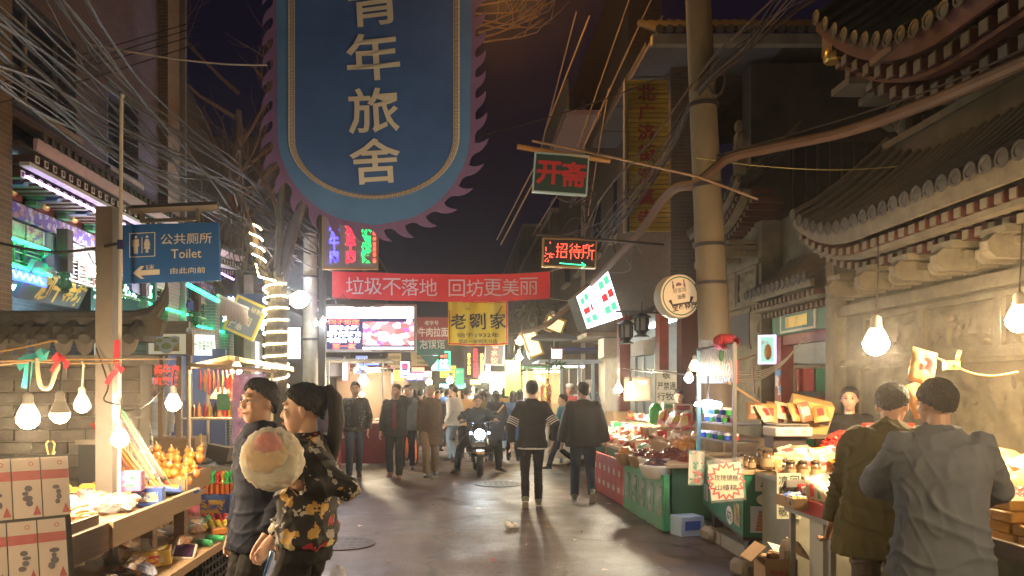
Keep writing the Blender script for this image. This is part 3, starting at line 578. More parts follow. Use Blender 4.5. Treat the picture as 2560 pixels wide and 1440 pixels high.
# ================================================================ lamps
warm = (1,.72,.40); cool = (.80,.90,1); sock = mat('bulb_socket', (.55,.50,.42), .5); sockd = mat('bulb_socket_dark', (.04,.04,.04), .5)
cordm = mat('lamp_cord', (.05,.04,.035), .6); cordw = mat('white_cord', (.55,.50,.42), .6)
bulb_body = mat('bulb_body', (.7,.66,.58), .4, emit=(1,.86,.6), es=1.6, sample=False)  # opaque body given its own glow to look overexposed like the dome
def bulbmat(es, c): return glow('bulb_%d_%d' % (es, int(c[2]*100)), c, es)
def bulb(p, r, es, label, c=warm, cord=None, up=1, group=None, cm=None):
    t = thing('light_bulb', label, 'light bulb', p, 0, group); m = MB()
    m.lathe([(.001,-r*1.05),(r*.55,-r*.88),(r*.92,-r*.40),(r,0),(r*.99,r*.12)], n=14); m.build('globe', bulbmat(es*1.75, c), t, loc=(0,0,0))
    m = MB(); m.lathe([(r*.99,r*.12),(r*.90,r*.5),(r*.72,r*.9),(r*.5,r*1.3)], n=14); m.build('body', bulb_body if es > 10 else sock, t, loc=(0,0,0))
    m = MB(); m.lathe([(r*.5,r*1.25),(r*.52,r*1.5),(r*.46,r*1.5),(r*.46,r*2.1),(r*.3,r*2.3),(r*.1,r*2.4)], n=10); m.build('socket', sock, t, loc=(0,0,0))
    if cord: m = MB(); m.tube([V((0,0,r*2.3)), V((r*.2,0,r*3+ (V(cord)-V(p)).z*.4)), V(cord)-V(p)], .006, 5); m.build('cord', cm or cordm, t, loc=(0,0,0))
    return t
Bp = lambda x, y, Y: W(x, y, Y)
bulb(Bp(70,1045,3.9), .055, 620, 'brightest bare bulb at the far left over the card packets', cord=Bp(75,905,3.9))
bulb(Bp(150,1035,3.7), .047, 3, 'dim unlit looking white bulb between two glowing bulbs on the left', cord=Bp(152,905,3.7), c=(1,.86,.62))
bulb(Bp(205,1012,4.5), .045, 330, 'small glowing bulb on the left just right of the unlit bulb', cord=Bp(205,905,4.4), cm=cordw)
bulb(Bp(300,1098,4.6), .05, 200, 'glowing bulb hanging low in front of the bundle of toy sticks', c=(1,.86,.68), cord=Bp(297,1000,4.7))
bulb(Bp(433,1008,5.6), .055, 330, 'glowing bulb above the heap of orange gourds', cord=Bp(415,940,5.6))
bulb(Bp(592,922,8.6), .06, 700, 'glowing bulb under the wooden roof of the food cart', cord=Bp(592,905,8.7))
bulb(Bp(2190,858,5.5), .085, 620, 'very bright bulb over the red jars in front of the carved wall', cord=Bp(2195,600,5.6))
bulb(Bp(2548,800,4.9), .075, 620, 'very bright bulb at the right edge over the nut bags', cord=Bp(2556,560,4.9))
bulb(Bp(1736,915,8.2), .05, 75, 'upper warm bulb of the pair beside the glass case', cord=Bp(1735,880,8.3))
bulb(Bp(1722,945,8.1), .045, 70, 'lower cool bulb of the pair beside the glass case', c=cool, cord=Bp(1730,890,8.3))
bulb(Bp(1576,966,12.2), .06, 420, 'right bulb of the pair behind the man in the puffer jacket', cord=Bp(1576,935,12.2), c=(1,.85,.6))
bulb(Bp(1546,972,12.6), .065, 420, 'left bulb of the pair behind the man in the puffer jacket', cord=Bp(1546,935,12.6), c=(1,.88,.66))
bulb(Bp(908,950,16.6), .10, 300, 'large glowing bulb behind the man in the floral bomber jacket', cord=Bp(905,900,16.6), c=(1,.85,.6))
bulb(Bp(905,985,16.4), .05, 260, 'small glowing bulb just below the large bulb over the meat stall', cord=Bp(909,960,16.4))
bulb(Bp(1210,943,22), .13, 520, 'large glowing bulb under the red noodle sign far back', cord=Bp(1210,900,22), c=(1,.88,.65))
bulb(Bp(1125,950,29), .12, 300, 'small warm bulb far back above the crowd near the green sign', cord=Bp(1125,925,29))
bulb(Bp(1073,955,31), .12, 300, 'small warm bulb far back above the crowd behind the old man', cord=Bp(1073,930,31))
bulb(Bp(1300,852,19), .09, 420, 'warm bulb beside the gilded lamp right of the yellow flag', cord=Bp(1300,820,19))
bulb(Bp(1383,800,18), .09, 320, 'warm bulb above the grey umbrella in front of a yellow panel', cord=Bp(1385,770,18))
bulb(Bp(1298,893,19.5), .08, 260, 'cool white bulb under the gilded lamp near the lime green sign', c=(.7,.95,1), cord=Bp(1298,870,19.5))
bulb(Bp(1347,945,16.8), .05, 260, 'warm bulb over the hanging red strings in the blue frame kiosk', cord=Bp(1347,905,16.8))
bulb(Bp(808,802,15.0), .045, 220, 'right of two small cool bulbs on the dark post', c=cool, cord=Bp(806,780,15.1))
bulb(Bp(790,808,15.3), .045, 220, 'left of two small cool bulbs on the dark post', c=cool, cord=Bp(794,780,15.2))
# floodlight on an arm
fl = thing('floodlight', 'dazzling white floodlight beside the trunk wrapped in light rope', 'floodlight', Bp(750,752,15.6))
m = MB(); m.lathe([(.02,.09),(.14,.07),(.205,-.01),(.21,-.05)], n=18, R=Matrix.Rotation(-2.0, 3, 'X')); m.build('housing', steeld, fl, loc=(0,0,0))
m = MB(); m.lathe([(.20,-.05),(.15,-.085),(.02,-.10)], n=18, R=Matrix.Rotation(-2.0+pi, 3, 'X') @ Matrix.Rotation(pi, 3, 'X')); m.build('lens', glow('flood', (.86,.88,1), 260), fl, loc=(0,0,0))
m = MB(); m.tube([V((0,.08,.03)), V((.05,.3,.15)), V((.1,.45,.15))], .02, 8); m.build('arm', steeld, fl, loc=(0,0,0))
# sodium street lamp above the frame behind the blue banner (its orange glow lights the branches)
sl = thing('street_lamp', 'orange sodium street lamp above the bare branches at the top', 'street lamp', (.75, 13.5, 0))
m = MB(); m.tube([V((.75,13.5,9.6)), V((1.4,13.6,9.75)), V((3.6,14.0,9.4))], .04, 8); m.build('arm', steeld, sl)
m = MB(); m.lathe([(.02,.16),(.16,.10),(.2,0),(.17,-.03)], (.75,13.5,9.5), 14); m.build('hood', steeld, sl); m = MB(); m.ell((.75,13.5,9.48), (.13,.13,.07), 12, 7); m.build('lens', glow('sodium', (1,.40,.06), 1000), sl)

# ================================================================ posts and poles
pole = thing('concrete_pole', 'leaning round concrete utility pole behind the green cart', 'utility pole', (3.165, 9, 0))
m = MB(); m.tube([V((3.165,9,0)), V((3.055,9,2.33)), V((2.866,9,6.26)), V((2.76,9,8.6))], [.19,.18,.145,.13], 18); m.build('shaft', mat('pole_concrete', (.24,.185,.10), .8, col2=(.17,.135,.08), ns=4, bump=.4, bs=30, stretch=(1,1,.3)), pole)
for z, x in ((2.9,3.02),(3.35,3.0),(4.05,2.97),(5.0,2.925)): m = MB(); m.lathe([(.172,-.02),(.185,-.02),(.185,.02),(.172,.02)], (x, 9, z), 18); m.build('band', steeld, pole)
for k in range(3): m = MB(); c = W(1790,190,8.75); m.tube([c+V((.10*cos(a*pi/10)+.01*k, .02*k, .22*sin(a*pi/10))) for a in range(21)], .012, 5); m.build('cable_coil', cordm, pole)
dp = thing('dark_post', 'dark steel post carrying the coloured characters sign', 'post', (-2.68, 15.25, 0)); m = MB(); m.box((-2.68,15.25,2.6), (.13,.13,5.2)); m.build('shaft', steeld, dp); m = MB(); m.box((-2.68,15.25,.03), (.3,.3,.06)); m.build('base', steeld, dp)
gp = thing('grey_column', 'grey concrete column just left of the dark steel post', 'column', (-3.05, 15.9, 0)); m = MB(); m.tube([V((-3.05,15.9,0)), V((-3.05,15.9,4.9))], [.17,.14], 14); m.build('shaft', conc, gp)
for k in range(3): m = MB(); m.lathe([(.17,-.02),(.18,-.02),(.18,.02),(.17,.02)], (-3.05,15.9,1.4+k*1.3), 14); m.build('band', steeld, gp)
wp = thing('glowing_notice_board', 'blank glowing white panel between trunk and grey column', 'panel', W(733,855,16.2)); p = W(733,858,16.2); m = MB(); m.box(p, (.34,.05,.66)); m.build('panel', glow('white_sign', (.75,.85,1), 1.6), wp); m = MB(); m.box(p+V((0,-.03,-.02)), (.36,.02,.02)); m.build('divider', steeld, wp); m = MB(); m.box(p+V((.18,-.01,0)), (.03,.07,.7)); m.build('frame', steeld, wp)

# ================================================================ blue hostel banner
Y0 = 7.0; bn = thing('hostel_banner', 'large blue hanging banner with pale brush characters and purple flame border', 'banner', W(935,300,Y0))
BL = mat('banner_blue', (.06,.17,.52), .85, col2=(.04,.12,.38), ns=2.2, bump=.15, bs=200); BLL = mat('banner_pale_blue', (.10,.27,.62), .85, col2=(.075,.20,.50), ns=3, bump=.15, bs=200)
BPU = mat('banner_purple', (.22,.14,.34), .85, col2=(.16,.10,.26), ns=3, bump=.15, bs=200); BCR = mat('banner_cream', (.72,.72,.66), .8); BKEY = mat('banner_key', (.22,.16,.14), .8)
def bwave(p): return V((p.x, p.y+.035*sin(p.x*3.2+p.z*1.1)+.02*sin(p.z*2.3+p.x*5), p.z))
def upath(hw, yc, bb, n=26, top=-140):      # U outline in photograph-plane pixels: left side down, round, right side up
    pts = []
    for i in range(9): pts.append((935-hw*(1-.0)-(6 if i < 9 else 0)*0, top+(yc-top)*i/8))
    for i in range(1, n): a = pi*i/n; pts.append((935-hw*cos(a), yc+bb*sin(a)))
    for i in range(9): pts.append((935+hw, yc-(yc-top)*i/8))
    return pts
def ufill(hw, yc, bb, off, nm, mm, top=-140):
    b = MB(); rows = []
    def fn(u, v):
        y = top+(yc+bb-top)*v; w = hw*(1+.03*(yc-y)/500) if y <= yc else hw*math.sqrt(max(1-((y-yc)/bb)**2, 0))
        p = W(935+(u*2-1)*w, y, Y0); p.y += off; return bwave(p)
    b.sheet(fn, 26, 44); b.build(nm, mm, bn)
ufill(240, 330, 232, .0, 'outer_cloth', BLL); ufill(196, 345, 142, -.006, 'inner_cloth', BL)
def ribbon(pin, pout, off, nm, mm):
    b = MB(); n = len(pin); vs = [bwave(W(*p, Y0)+V((0,off,0))) for p in pin]+[bwave(W(*p, Y0)+V((0,off,0))) for p in pout]; b.add(vs, [(i,i+1,n+i+1,n+i) for i in range(n-1)]); b.build(nm, mm, bn)
pi_, po_ = upath(198,345,144), upath(214,345,152); ribbon(pi_, po_, -.008, 'key_ribbon', BCR)
mid = upath(206,345,148, 26, -20); key = MB(); acc = 0
def along(path, step):
    out = []; d = 0
    for i in range(len(path)-1):
        a, c = V(path[i]), V(path[i+1]); L = (c-a).length
        while d <= L: out.append((a+(c-a)*(d/L), (c-a).normalized())); d += step
        d -= L
    return out
for p, t in along(mid, 13.5):
    n2 = V((-t.y, t.x)); g = [(0,5.5),(0,-5.5),(10,-5.5),(10,3),(4,3),(4,-1.5),(7,-1.5)]
    for i in range(len(g)-1):
        a, c = V(g[i]), V(g[i+1]); e = (c-a).normalized(); w = V((-e.y, e.x))*.9; a = a-e*.9; c = c+e*.9
        q = [p+t*s.x+n2*s.y for s in (a-w, c-w, c+w, a+w)]; key.add([bwave(W(s.x, s.y, Y0)+V((0,-.011,0))) for s in q], [(0,1,2,3)])
key.build('key_pattern', BKEY, bn)
tooth = [(0,-8),(8,-15),(22,-20),(36,-17),(48,-9),(52,-2),(51,8),(50,16),(53,26),(60,36),(72,46),(56,45),(42,40),(31,32),(24,23),(14,18),(4,18),(-4,20)]
for p, t in along(upath(236,330,226,26,-60), 52):
    n2 = V((t.y, -t.x)) * -1
    b = MB(); q = [p+t*s[0]+n2*s[1]*.95 for s in tooth]; q = [V((s.x, s.y)) for s in q]
    b.prism([(s.x, s.y) for s in [V((s.x-p.x, -(s.y-p.y))) for s in q]], W(p.x, p.y, Y0)+V((0,.006,0)), V((Y0/FPX,0,0)), V((0,0,Y0/FPX)), .004); b.v = [tuple(bwave(V(v))) for v in b.v]; b.build('flame_tooth', BPU, bn)
for ch, x, y, s in (('青',935,5,.43),('年',932,140,.44),('旅',933,275,.42),('舍',938,402,.42)): text(ch, bn, bwave(W(x,y,Y0))+V((0,-.014,0)), (1,0,.06), (-.06,0,1), s, BCR, .014, fit=s*1.12, warp=lambda p: bwave(V((p.x, Y0-.016, p.z))))
# ================================================================ toilet sign
ts = thing('toilet_sign', 'blue public toilet sign with white arrow hanging from a grey steel post', 'sign', (W(270,1000,5.2).x, 5.2, 0)); YT = 5.2
postm = mat('sign_post_steel', (.20,.175,.145), .55, .2, col2=(.15,.13,.11), ns=6); bluS = mat('sign_blue', (.015,.12,.40), .4, col2=(.012,.10,.34), ns=4, coat=.15); whS = mat('sign_white', (.66,.62,.52), .5)
m = MB(); a = W(268,520,YT); m.box((a.x, YT, a.z/2), (.115,.10,a.z)); m.build('post', postm, ts)
c1, c2 = W(326,524,YT), W(545,514,YT); m = MB(); m.tube([c1+V((0,0,0)), c2], .030, 4); m.build('arm', postm, ts)
for x, y0, y1 in ((355,522,556),(495,514,552)): m = MB(); m.tube([W(x,y0,YT), W(x,y1,YT)], .016, 6); m.build('hanger', postm, ts)
m = MB(); m.tube([W(352,553,YT), W(498,547,YT)], .014, 6); m.build('hanger_bar', postm, ts)
A, B_, C_, D = W(308,708,YT-.06), W(550,701,YT-.06), W(546,556,YT-.06), W(306,562,YT-.06); tb = MB(); tb.add([A,B_,C_,D]+[p+V((0,.03,0)) for p in (A,B_,C_,D)], [(0,1,2,3),(7,6,5,4),(0,4,5,1),(1,5,6,2),(2,6,7,3),(3,7,4,0)]); tb.build('board', bluS, ts)
ux = (B_-A).normalized(); uz = V((0,0,1)); F = lambda x, y: W(x, y, YT-.064)
for s, x, y, sz in (('公共厕所',466,597,.072),('Toilet',466,634,.062),('由此向前',470,676,.042),('5米',376,668,.036)): text(s, ts, F(x,y), ux, uz, sz, whS, .006, fit={'公共厕所':.345,'Toilet':.205,'由此向前':.235}.get(s))
def poly(name, pts, par, mm, Y, dz=0): b = MB(); b.add([W(x, y, Y) for x, y in pts], [tuple(range(len(pts)))[::-1]]); return b.build(name, mm, par, smooth=False)
poly('arrow', [(332,683),(352,665),(361,665),(352,676),(399,673),(399,686),(352,689),(361,697),(352,697)][::-1], ts, whS, YT-.065)
for q in (((324,584),(387,581)),((324,643),(387,640)),((324,584),(324,643)),((387,581),(387,640)),((355,592),(355,633))): m = MB(); m.tube([F(*q[0]), F(*q[1])], .0028, 4); m.build('icon_frame', whS, ts)
def disc(x, y, r): return [(x+r*cos(k*pi/6), y+r*sin(k*pi/6)) for k in range(12)]
poly('man_icon', disc(339.5,593,3.6), ts, whS, YT-.0655); poly('man_icon', [(332,599),(347,598),(348,616),(345,616),(344.5,634),(340.5,634),(340,618),(339,634),(335,634),(334,616),(331,616)][::-1], ts, whS, YT-.065)
poly('woman_icon', disc(367.5,592,3.6), ts, whS, YT-.0655); poly('woman_icon', [(363,598),(372,598),(376,613),(373,614),(376,622),(371,622),(371,632),(368,632),(368,622),(367,632),(364,632),(364,622),(359,622),(362,613),(359,613)][::-1], ts, whS, YT-.065)
wpole = thing('white_pole', 'thin white pole with blue tape in front of the toilet sign post', 'pole', (W(297,990,4.95).x, 4.95, .85)); m = MB(); m.tube([V((W(297,990,4.95).x,4.95,.85)), W(304,240,4.95)], .0125, 8); m.build('rod', mat('white_rod', (.58,.55,.47), .5), wpole); m = MB(); m.box(W(302,612,4.95), (.034,.034,.06)); m.build('tape', bluep, wpole); m = MB(); m.ell(W(304,237,4.95), (.02,.02,.025), 8, 6); m.build('tip', steel, wpole)
m = MB(); m.tube([W(-30,600,5.6), W(60,622,5.6), W(150,632,5.5), W(230,622,5.3), W(300,608,5.0)], .011, 6); tag(m.build('black_hose', sockd), 'thick black cable sagging to the blue tape on the white pole', 'cable')

# ================================================================ boards and signs
def sign(name, label, box, Y, face, texts=(), frame=None, th=.07, fw=.03, roll=0., cat='sign', hang=None, yaw=0.):
    x0, y0, x1, y1 = box; c = W((x0+x1)/2, (y0+y1)/2, Y); w, h = S(x1-x0, Y), S(y1-y0, Y)
    t = thing(name, label, cat, c); R = Matrix.Rotation(roll, 3, 'Y') @ Matrix.Rotation(yaw, 3, 'Z')
    m = MB(); m.box((0,0,0), (w,th,h), R); m.build('panel', face, t, smooth=False, loc=(0,0,0))
    if frame is not None:
        for p, d in (((0,0,h/2),(w+fw,th+.02,fw)),((0,0,-h/2),(w+fw,th+.02,fw)),((w/2,0,0),(fw,th+.018,h-fw)),((-w/2,0,0),(fw,th+.018,h-fw))): m = MB(); m.box(R @ V(p), d, R); m.build('frame', frame, t, smooth=False, loc=(0,0,0))
    if hang:
        for sx in (-.4,.4): m = MB(); m.tube([R @ V((sx*w,0,h/2)), R @ V((sx*w,0,h/2))+V((0,0,hang))], .008, 5); m.build('hanger', steeld, t, loc=(0,0,0))
    for tx in texts:
        s, u, v, sz, mm = tx[:5]; o = tx[5] if len(tx) > 5 else {}
        text(s, t, c+R @ V(((u-.5)*w, -th/2-.004, (.5-v)*h)), R @ V((1,0,0)), R @ V((0,0,1)), sz*h, mm, o.get('bold', .012), fit=o.get('fit') and o['fit']*w, leds=o.get('leds'), vert=o.get('vert', False), lift=.006)
    return t
rl = glow('red_led', (1,.06,.03), 7, False); gl_ = glow('green_led', (.05,1,.35), 5, False); bl_ = glow('blue_white_led', (.06,.05,1), 4); wl = glow('white_led', (.9,.95,1), 6, False); rl2 = glow('red_led_bright', (1,.012,.03), 3.5); gl2 = glow('green_led_bright', (.008,.9,.14), 2.2); yl = glow('amber_led', (1,.6,.1), 4, False)
blk = mat('sign_black', (.025,.025,.028), .4); rim = mat('sign_rim_gold', (.5,.32,.10), .35, .6)
sg = sign('led_characters_sign', 'tall sign with glowing blue, red and green character columns under the blue banner', (808,545,944,672), 15.0, mat('sign_mirror', (.30,.26,.32), .35, .2), [('小牛肉',.21,.48,.86,bl_,dict(vert=True,bold=.035,fit=.19)), ('煮羊肉',.51,.48,.86,rl2,dict(vert=True,bold=.03,fit=.19)), ('水泡馍',.80,.48,.86,gl2,dict(vert=True,bold=.03,fit=.19)), ('IIIIII',.955,.58,.6,rl,dict(vert=True,leds=.02,fit=.05))], rim, .12)
st = sign('video_screen', 'bright advertising screen with white strip, menu text and meat picture', (815,765,1038,877), 17, glow('screen_base', (.02,.025,.12), .6), [], steel, .12, .06, cat='screen')
c = W(926,821,17); wS, hS = S(223,17), S(112,17)
def onscreen(nm, u0, v0, u1, v1, mm, d=.064): m = MB(); m.add([c+V(((u-.5)*wS, -d, (.5-v)*hS)) for u, v in ((u0,v1),(u1,v1),(u1,v0),(u0,v0))], [(0,1,2,3)]); return m.build(nm, mm, st, smooth=False)
onscreen('white_strip', .01, .03, .99, .28, glow('screen_white', (.95,.95,1), 5))
mp = cellmat('meat_screen', [(.85,.75,.85),(.75,.20,.22),(.9,.85,.92),(.55,.12,.12),(.35,.10,.30),(.9,.6,.6)], 7, .5, stretch=(1,1,1.6)); N = mp.node_tree.nodes; bs = N['Principled BSDF']; lk = bs.inputs['Base Color'].links[0].from_socket; mp.node_tree.links.new(lk, bs.inputs['Emission Color']); bs.inputs['Emission Strength'].default_value = 1.5; mp.cycles.emission_sampling = 'NONE'
onscreen('meat_picture', .42, .36, .99, .88, mp); onscreen('white_strip', .42, .92, .99, .98, glow('screen_white2', (.9,.9,1), 3))
for i, (s, mm, f) in enumerate((('刚子饭庄',rl,.34),('回坊小吃',wl,.32),('刚子红柳烤肉',wl,.37),('电视台专访',wl,.36),('第一家',rl,.26))): text(s, st, c+V(((.21-.5)*wS, -.066, (.5-.36-.135*i)*hS)), (1,0,0), (0,0,1), .115, mm, .02, fit=f*wS)
text('优鲜', st, c+V(((.94-.5)*wS, -.07, (.5-.33)*hS)), (1,0,0), (0,0,1), .06, wl)
redcloth = mat('red_banner_cloth', (.78,.025,.05), .7, col2=(.68,.018,.04), ns=3, bump=.1, bs=200)
rb = thing('red_banner', 'wide red cloth banner with pale slogan stretched over the street', 'banner', W(1102,714,16)); m = MB()
def rbf(u, v): p = W(830+545*u, 680+68*v, 16); p.y += .05*sin(u*9)+.03*sin(u*23+v*2); p.z += .04*sin(u*pi)*-1+.02*sin(u*6+1); return p
rwarp = lambda p: V((p.x, rbf((p.x/16*FPX+VX-830)/545, .5).y-.02, p.z)); m.sheet(rbf, 60, 6); m.build('cloth', redcloth, rb)
lil = mat('slogan_ink', (.74,.55,.72), .7)
for i, ch in enumerate('垃圾不落地'): x = 887+46*i; text(ch, rb, rbf((x-830)/545, .5)+V((0,-.012,0)), (1,0,0), (0,0,1), .36, lil, 0., lift=.0, warp=rwarp)
for i, ch in enumerate('回坊更美丽'): x = 1142+45*i; text(ch, rb, rbf((x-830)/545, .5)+V((0,-.012,0)), (1,0,0), (0,0,1), .36, lil, 0., lift=.0, warp=rwarp)
for u in (0,1):
    for v in (0,1): m = MB(); p = rbf(u, v); m.tube([p, p+V((-.8 if u == 0 else .9, .1, .25 if v == 0 else -.1))], .008, 5); m.build('cord', cordw, rb)
yf = thing('yellow_flag', 'yellow shop flag with black characters and red edge hung over the street', 'flag', W(1195,807,18)); m = MB()
def yff(u, v, g=0): p = W(1120+150*(u*(1-g*2)+g), 752+110*(v*(1-g*2)+g)+(6*u*v if 0 else 0), 18); p.y += .06*sin(u*15+v*2)+.03*sin(u*31); p.z -= .03*sin(u*pi)*(v); return p
ycl = mat('yellow_cloth', (.78,.70,.03), .6, col2=(.68,.58,.02), ns=2, bump=.1, bs=160, emit=None); ywarp = lambda p: V((p.x, min(yff((p.x/18*FPX+VX-1120)/150, v).y for v in (.3,.5,.7,.9))-.025, p.z)); m.sheet(yff, 40, 8); m.build('cloth', ycl, yf)
def strip(u0,v0,u1,v1): m = MB(); m.sheet(lambda u, v: yff(u0+(u1-u0)*u, v0+(v1-v0)*v)+V((0,-.01,0)), 30 if u1-u0 > .5 else 2, 2); m.build('edge', redcloth, yf)
strip(.0,.955,1,.985); strip(.965,.03,.985,.96); strip(.015,.2,.035,.96); strip(.25,.02,1,.04)
blkc = mat('flag_ink', (.02,.02,.015), .7)
for ch, u, v, s in (('老',.17,.47,.36),('劉',.49,.46,.40),('家',.83,.45,.38)): text(ch, yf, yff(u,v)+V((0,-.06,0)), (1,0,.04), (-.04,0,1), s, blkc, .012, warp=ywarp)
text('始于1932年', yf, yff(.5,.76)+V((0,-.07,0)), (1,0,0), (0,0,1), .115, blkc, .008, fit=1.0, warp=ywarp); text('仅此一家别无分店', yf, yff(.5,.9)+V((0,-.07,0)), (1,0,0), (0,0,1), .10, blkc, .008, fit=.92, warp=ywarp); text('商标', yf, yff(.33,.19)+V((0,-.06,0)), (1,0,0), (0,0,1), .05, blkc)
m = MB(); m.tube([yff(0,0)+V((-.3,0,.05)), yff(.5,0)+V((0,0,.03)), yff(1,0)+V((.5,0,.08))], .012, 6); m.build('rope', cordw, yf)
ks = sign('fast_break_sign', 'dark green board with red characters hanging from an orange bamboo bar', (1335,388,1468,484), 9, mat('board_dark_green', (.02,.055,.045), .5), [('开',.27,.5,.62,mat('red_ink', (.45,.03,.035), .6),dict(bold=.035)),('斋',.74,.5,.66,MATS['red_ink'],dict(bold=.03))], mat('pale_teal_frame', (.35,.5,.48), .5), .05, .018, roll=.07)
bb_ = thing('bamboo_bar', 'orange lit bamboo bar carrying the red character board', 'bar', W(1516,408,9)); m = MB(); m.tube([W(1293,366,9), W(1400,385,9), W(1525,402,9)], .032, 8); m.build('bar', mat('bamboo_orange', (.50,.25,.06), .5, col2=(.36,.17,.04), ns=5), bb_); m = MB(); m.tube([W(1330,352,9.05), W(1525,392,9.05), W(1745,442,8.85), W(1895,498,8.5)], .014, 6); m.build('stick', woodl, bb_)
for x in (1345,1460): m = MB(); m.tube([W(x,376+(x-1345)*.16,9), W(x,392+(x-1345)*.07,9)], .008, 5); m.build('tie', cordm, bb_)
hs = sign('hostel_led_sign', 'small black sign with red dotted LED characters and green arrow', (1357,600,1488,668), 11, blk, [('招待所',.60,.43,.56,rl,dict(leds=.016,bold=.0,fit=.74)),('广',.12,.30,.36,rl,dict(leds=.015,bold=.0)),('济',.12,.70,.36,rl,dict(leds=.015,bold=.0))], rim, .1, .02, roll=.035)
p = W(1430,658,10.93); b = MB()
for k in range(16): b.ell(p+V((-.17+k*.024, 0, -.002*k)), (.007,.005,.007), 6, 5)
for s in (-1,1):
    for k in range(3): b.ell(p+V((.19-k*.022,0,-.03+s*k*.018)), (.007,.005,.007), 6, 5)
b.build('arrow', gl_, hs); m = MB(); m.tube([W(1340,586,11), W(1660,612,10.6)], .018, 6); m.build('bracket', steeld, hs)
ys_ = thing('yellow_street_sign', 'tall yellow slatted sign with faded red characters beside the concrete pole', 'sign', W(1614,390,12)); yel = mat('yellow_slat', (.46,.32,.035), .6, col2=(.38,.26,.03), ns=5, rand=.08)
a, c2 = W(1566,200,12), W(1668,580,12); n = 32; hh = (a.z-c2.z)/n; sm = MB(); sm.cbox((0,0,0), (c2.x-a.x,.05,hh-.014), .006); sme = sm.mesh('slat', yel)
for k in range(n): put('slat', sme, loc_in(ys_, ((a.x+c2.x)/2+.0016*k, 12, a.z-(k+.5)*hh)), (rnd.uniform(-.03,.03),0,0), parent=ys_)
m = MB(); m.box(((a.x+c2.x)/2+.02,12.05,(a.z+c2.z)/2), (c2.x-a.x-.02,.06,a.z-c2.z)); m.build('backing', steeld, ys_); m = MB(); m.box((a.x-.02,12.02,(a.z+c2.z)/2), (.03,.14,a.z-c2.z)); m.build('side', conc, ys_)
for ch, y in (('北',232),('广',282),('济',330),('街',382),('清',440),('真',492),('寺',545)): text(ch, ys_, W(1616,y,11.96), (1,0,0), (0,0,1), .27, mat('faded_red_ink', (.28,.03,.02), .7), .03)
# tilted light-box menu
mb = thing('lightbox_menu', 'bright white tilted light box with red and green dish pictures', 'sign', W(1500,750,13)); A, B_, C_, D = W(1468,822,12.6), W(1556,793,13.6), W(1520,678,13.6), W(1441,742,12.6); nn = (B_-A).cross(D-A).normalized()
m = MB(); m.add([A,B_,C_,D]+[p-nn*.18 for p in (A,B_,C_,D)], [(0,1,2,3)]); m.v = m.v[:4]; m.build('face', glow('menu_white', (.92,.95,1), 3.2), mb, smooth=False); m = MB(); m.add([A,B_,C_,D]+[p-nn*.18 for p in (A,B_,C_,D)], [(7,6,5,4),(0,4,5,1),(1,5,6,2),(2,6,7,3),(3,7,4,0)]); m.build('case', steel, mb, smooth=False)
def mq(u, v): return (A*(1-u)+B_*u)*(1-v)+(D*(1-u)+C_*u)*v+nn*.004
gpic = glow('dish_green', (.10,.75,.35), 1.0, False); rpic = glow('dish_red', (.65,.04,.04), 1.0, False)
for u, v, w, mm in ((.05,.70,.11,gpic),(.17,.74,.11,gpic),(.62,.76,.15,gpic),(.80,.78,.15,gpic),(.05,.40,.17,rpic),(.25,.42,.06,rpic),(.60,.46,.17,rpic),(.80,.49,.16,rpic),(.04,.14,.12,gpic),(.2,.14,.14,gpic),(.58,.18,.17,gpic),(.78,.2,.16,gpic)):
    m = MB(); m.add([mq(u,v), mq(u+w,v), mq(u+w,v+.17), mq(u,v+.17)], [(0,1,2,3)]); m.build('dish_picture', mm, mb, smooth=False)
ux = (B_-A).normalized(); uy = nn.cross(ux); text('清真', mb, mq(.42,.75), ux, uy, .2, glow('menu_ink', (.4,.02,.06), .8, False), .02, vert=True); text('小吃套餐', mb, mq(.46,.3), ux, uy, .45, glow('menu_ink2', (.35,.55,.65), .8, False), .0, vert=True)
# round sign
rs_ = thing('round_sign', 'round cream drum sign with green ring and brown characters beside the pole', 'sign', W(1692,742,9.3)); p = W(1692,742,9.3); R = Matrix.Rotation(.22, 3, 'Z') @ Matrix.Rotation(pi/2, 3, 'X'); crm = glow('drum_face', (.68,.50,.28), .32, False)
m = MB(); m.lathe([(.262,-.09),(.27,-.07),(.27,.07),(.262,.085)], p, 36, R); m.build('drum', mat('drum_side', (.42,.40,.28), .5), rs_); m = MB(); m.lathe([(.258,.086),(.05,.087),(0,.087)], p, 36, R); m.build('face', crm, rs_)
m = MB(); nr = R @ V((0,0,1)); m.lathe([(.238,.0895),(.224,.0895)], p, 40, R); m.f = m.f[:40]; m.m = m.m[:40]; m.build('ring', mat('ring_green', (.05,.16,.08), .5), rs_)
ux = Matrix.Rotation(-.18, 3, nr) @ V((cos(.22), sin(.22), 0)); ux = Matrix.Rotation(.36, 3, nr) @ ux; uy = nr.cross(ux); brn = mat('brown_ink', (.07,.035,.03), .6); fc = p+nr*.089
text('宝盈特产', rs_, fc-uy*.135+ux*.03, ux, uy, .085, brn, .03, fit=.33); text('油茶', rs_, fc-uy*.01+ux*.01, ux, uy, .055, brn, .015); text('穆家祥', rs_, fc+uy*.07, ux, uy, .06, mat('brown_ink2', (.25,.12,.07), .6), .0, fit=.18)
b = MB(); b.prism([(-.17,.0),(-.13,.01),(-.12,-.05),(.11,-.05),(.13,.01),(.17,.0),(.15,-.03),(.13,-.07),(-.13,-.07),(-.15,-.03)], fc-uy*.035, ux, uy, .003); b.build('ribbon_mark', brn, rs_)
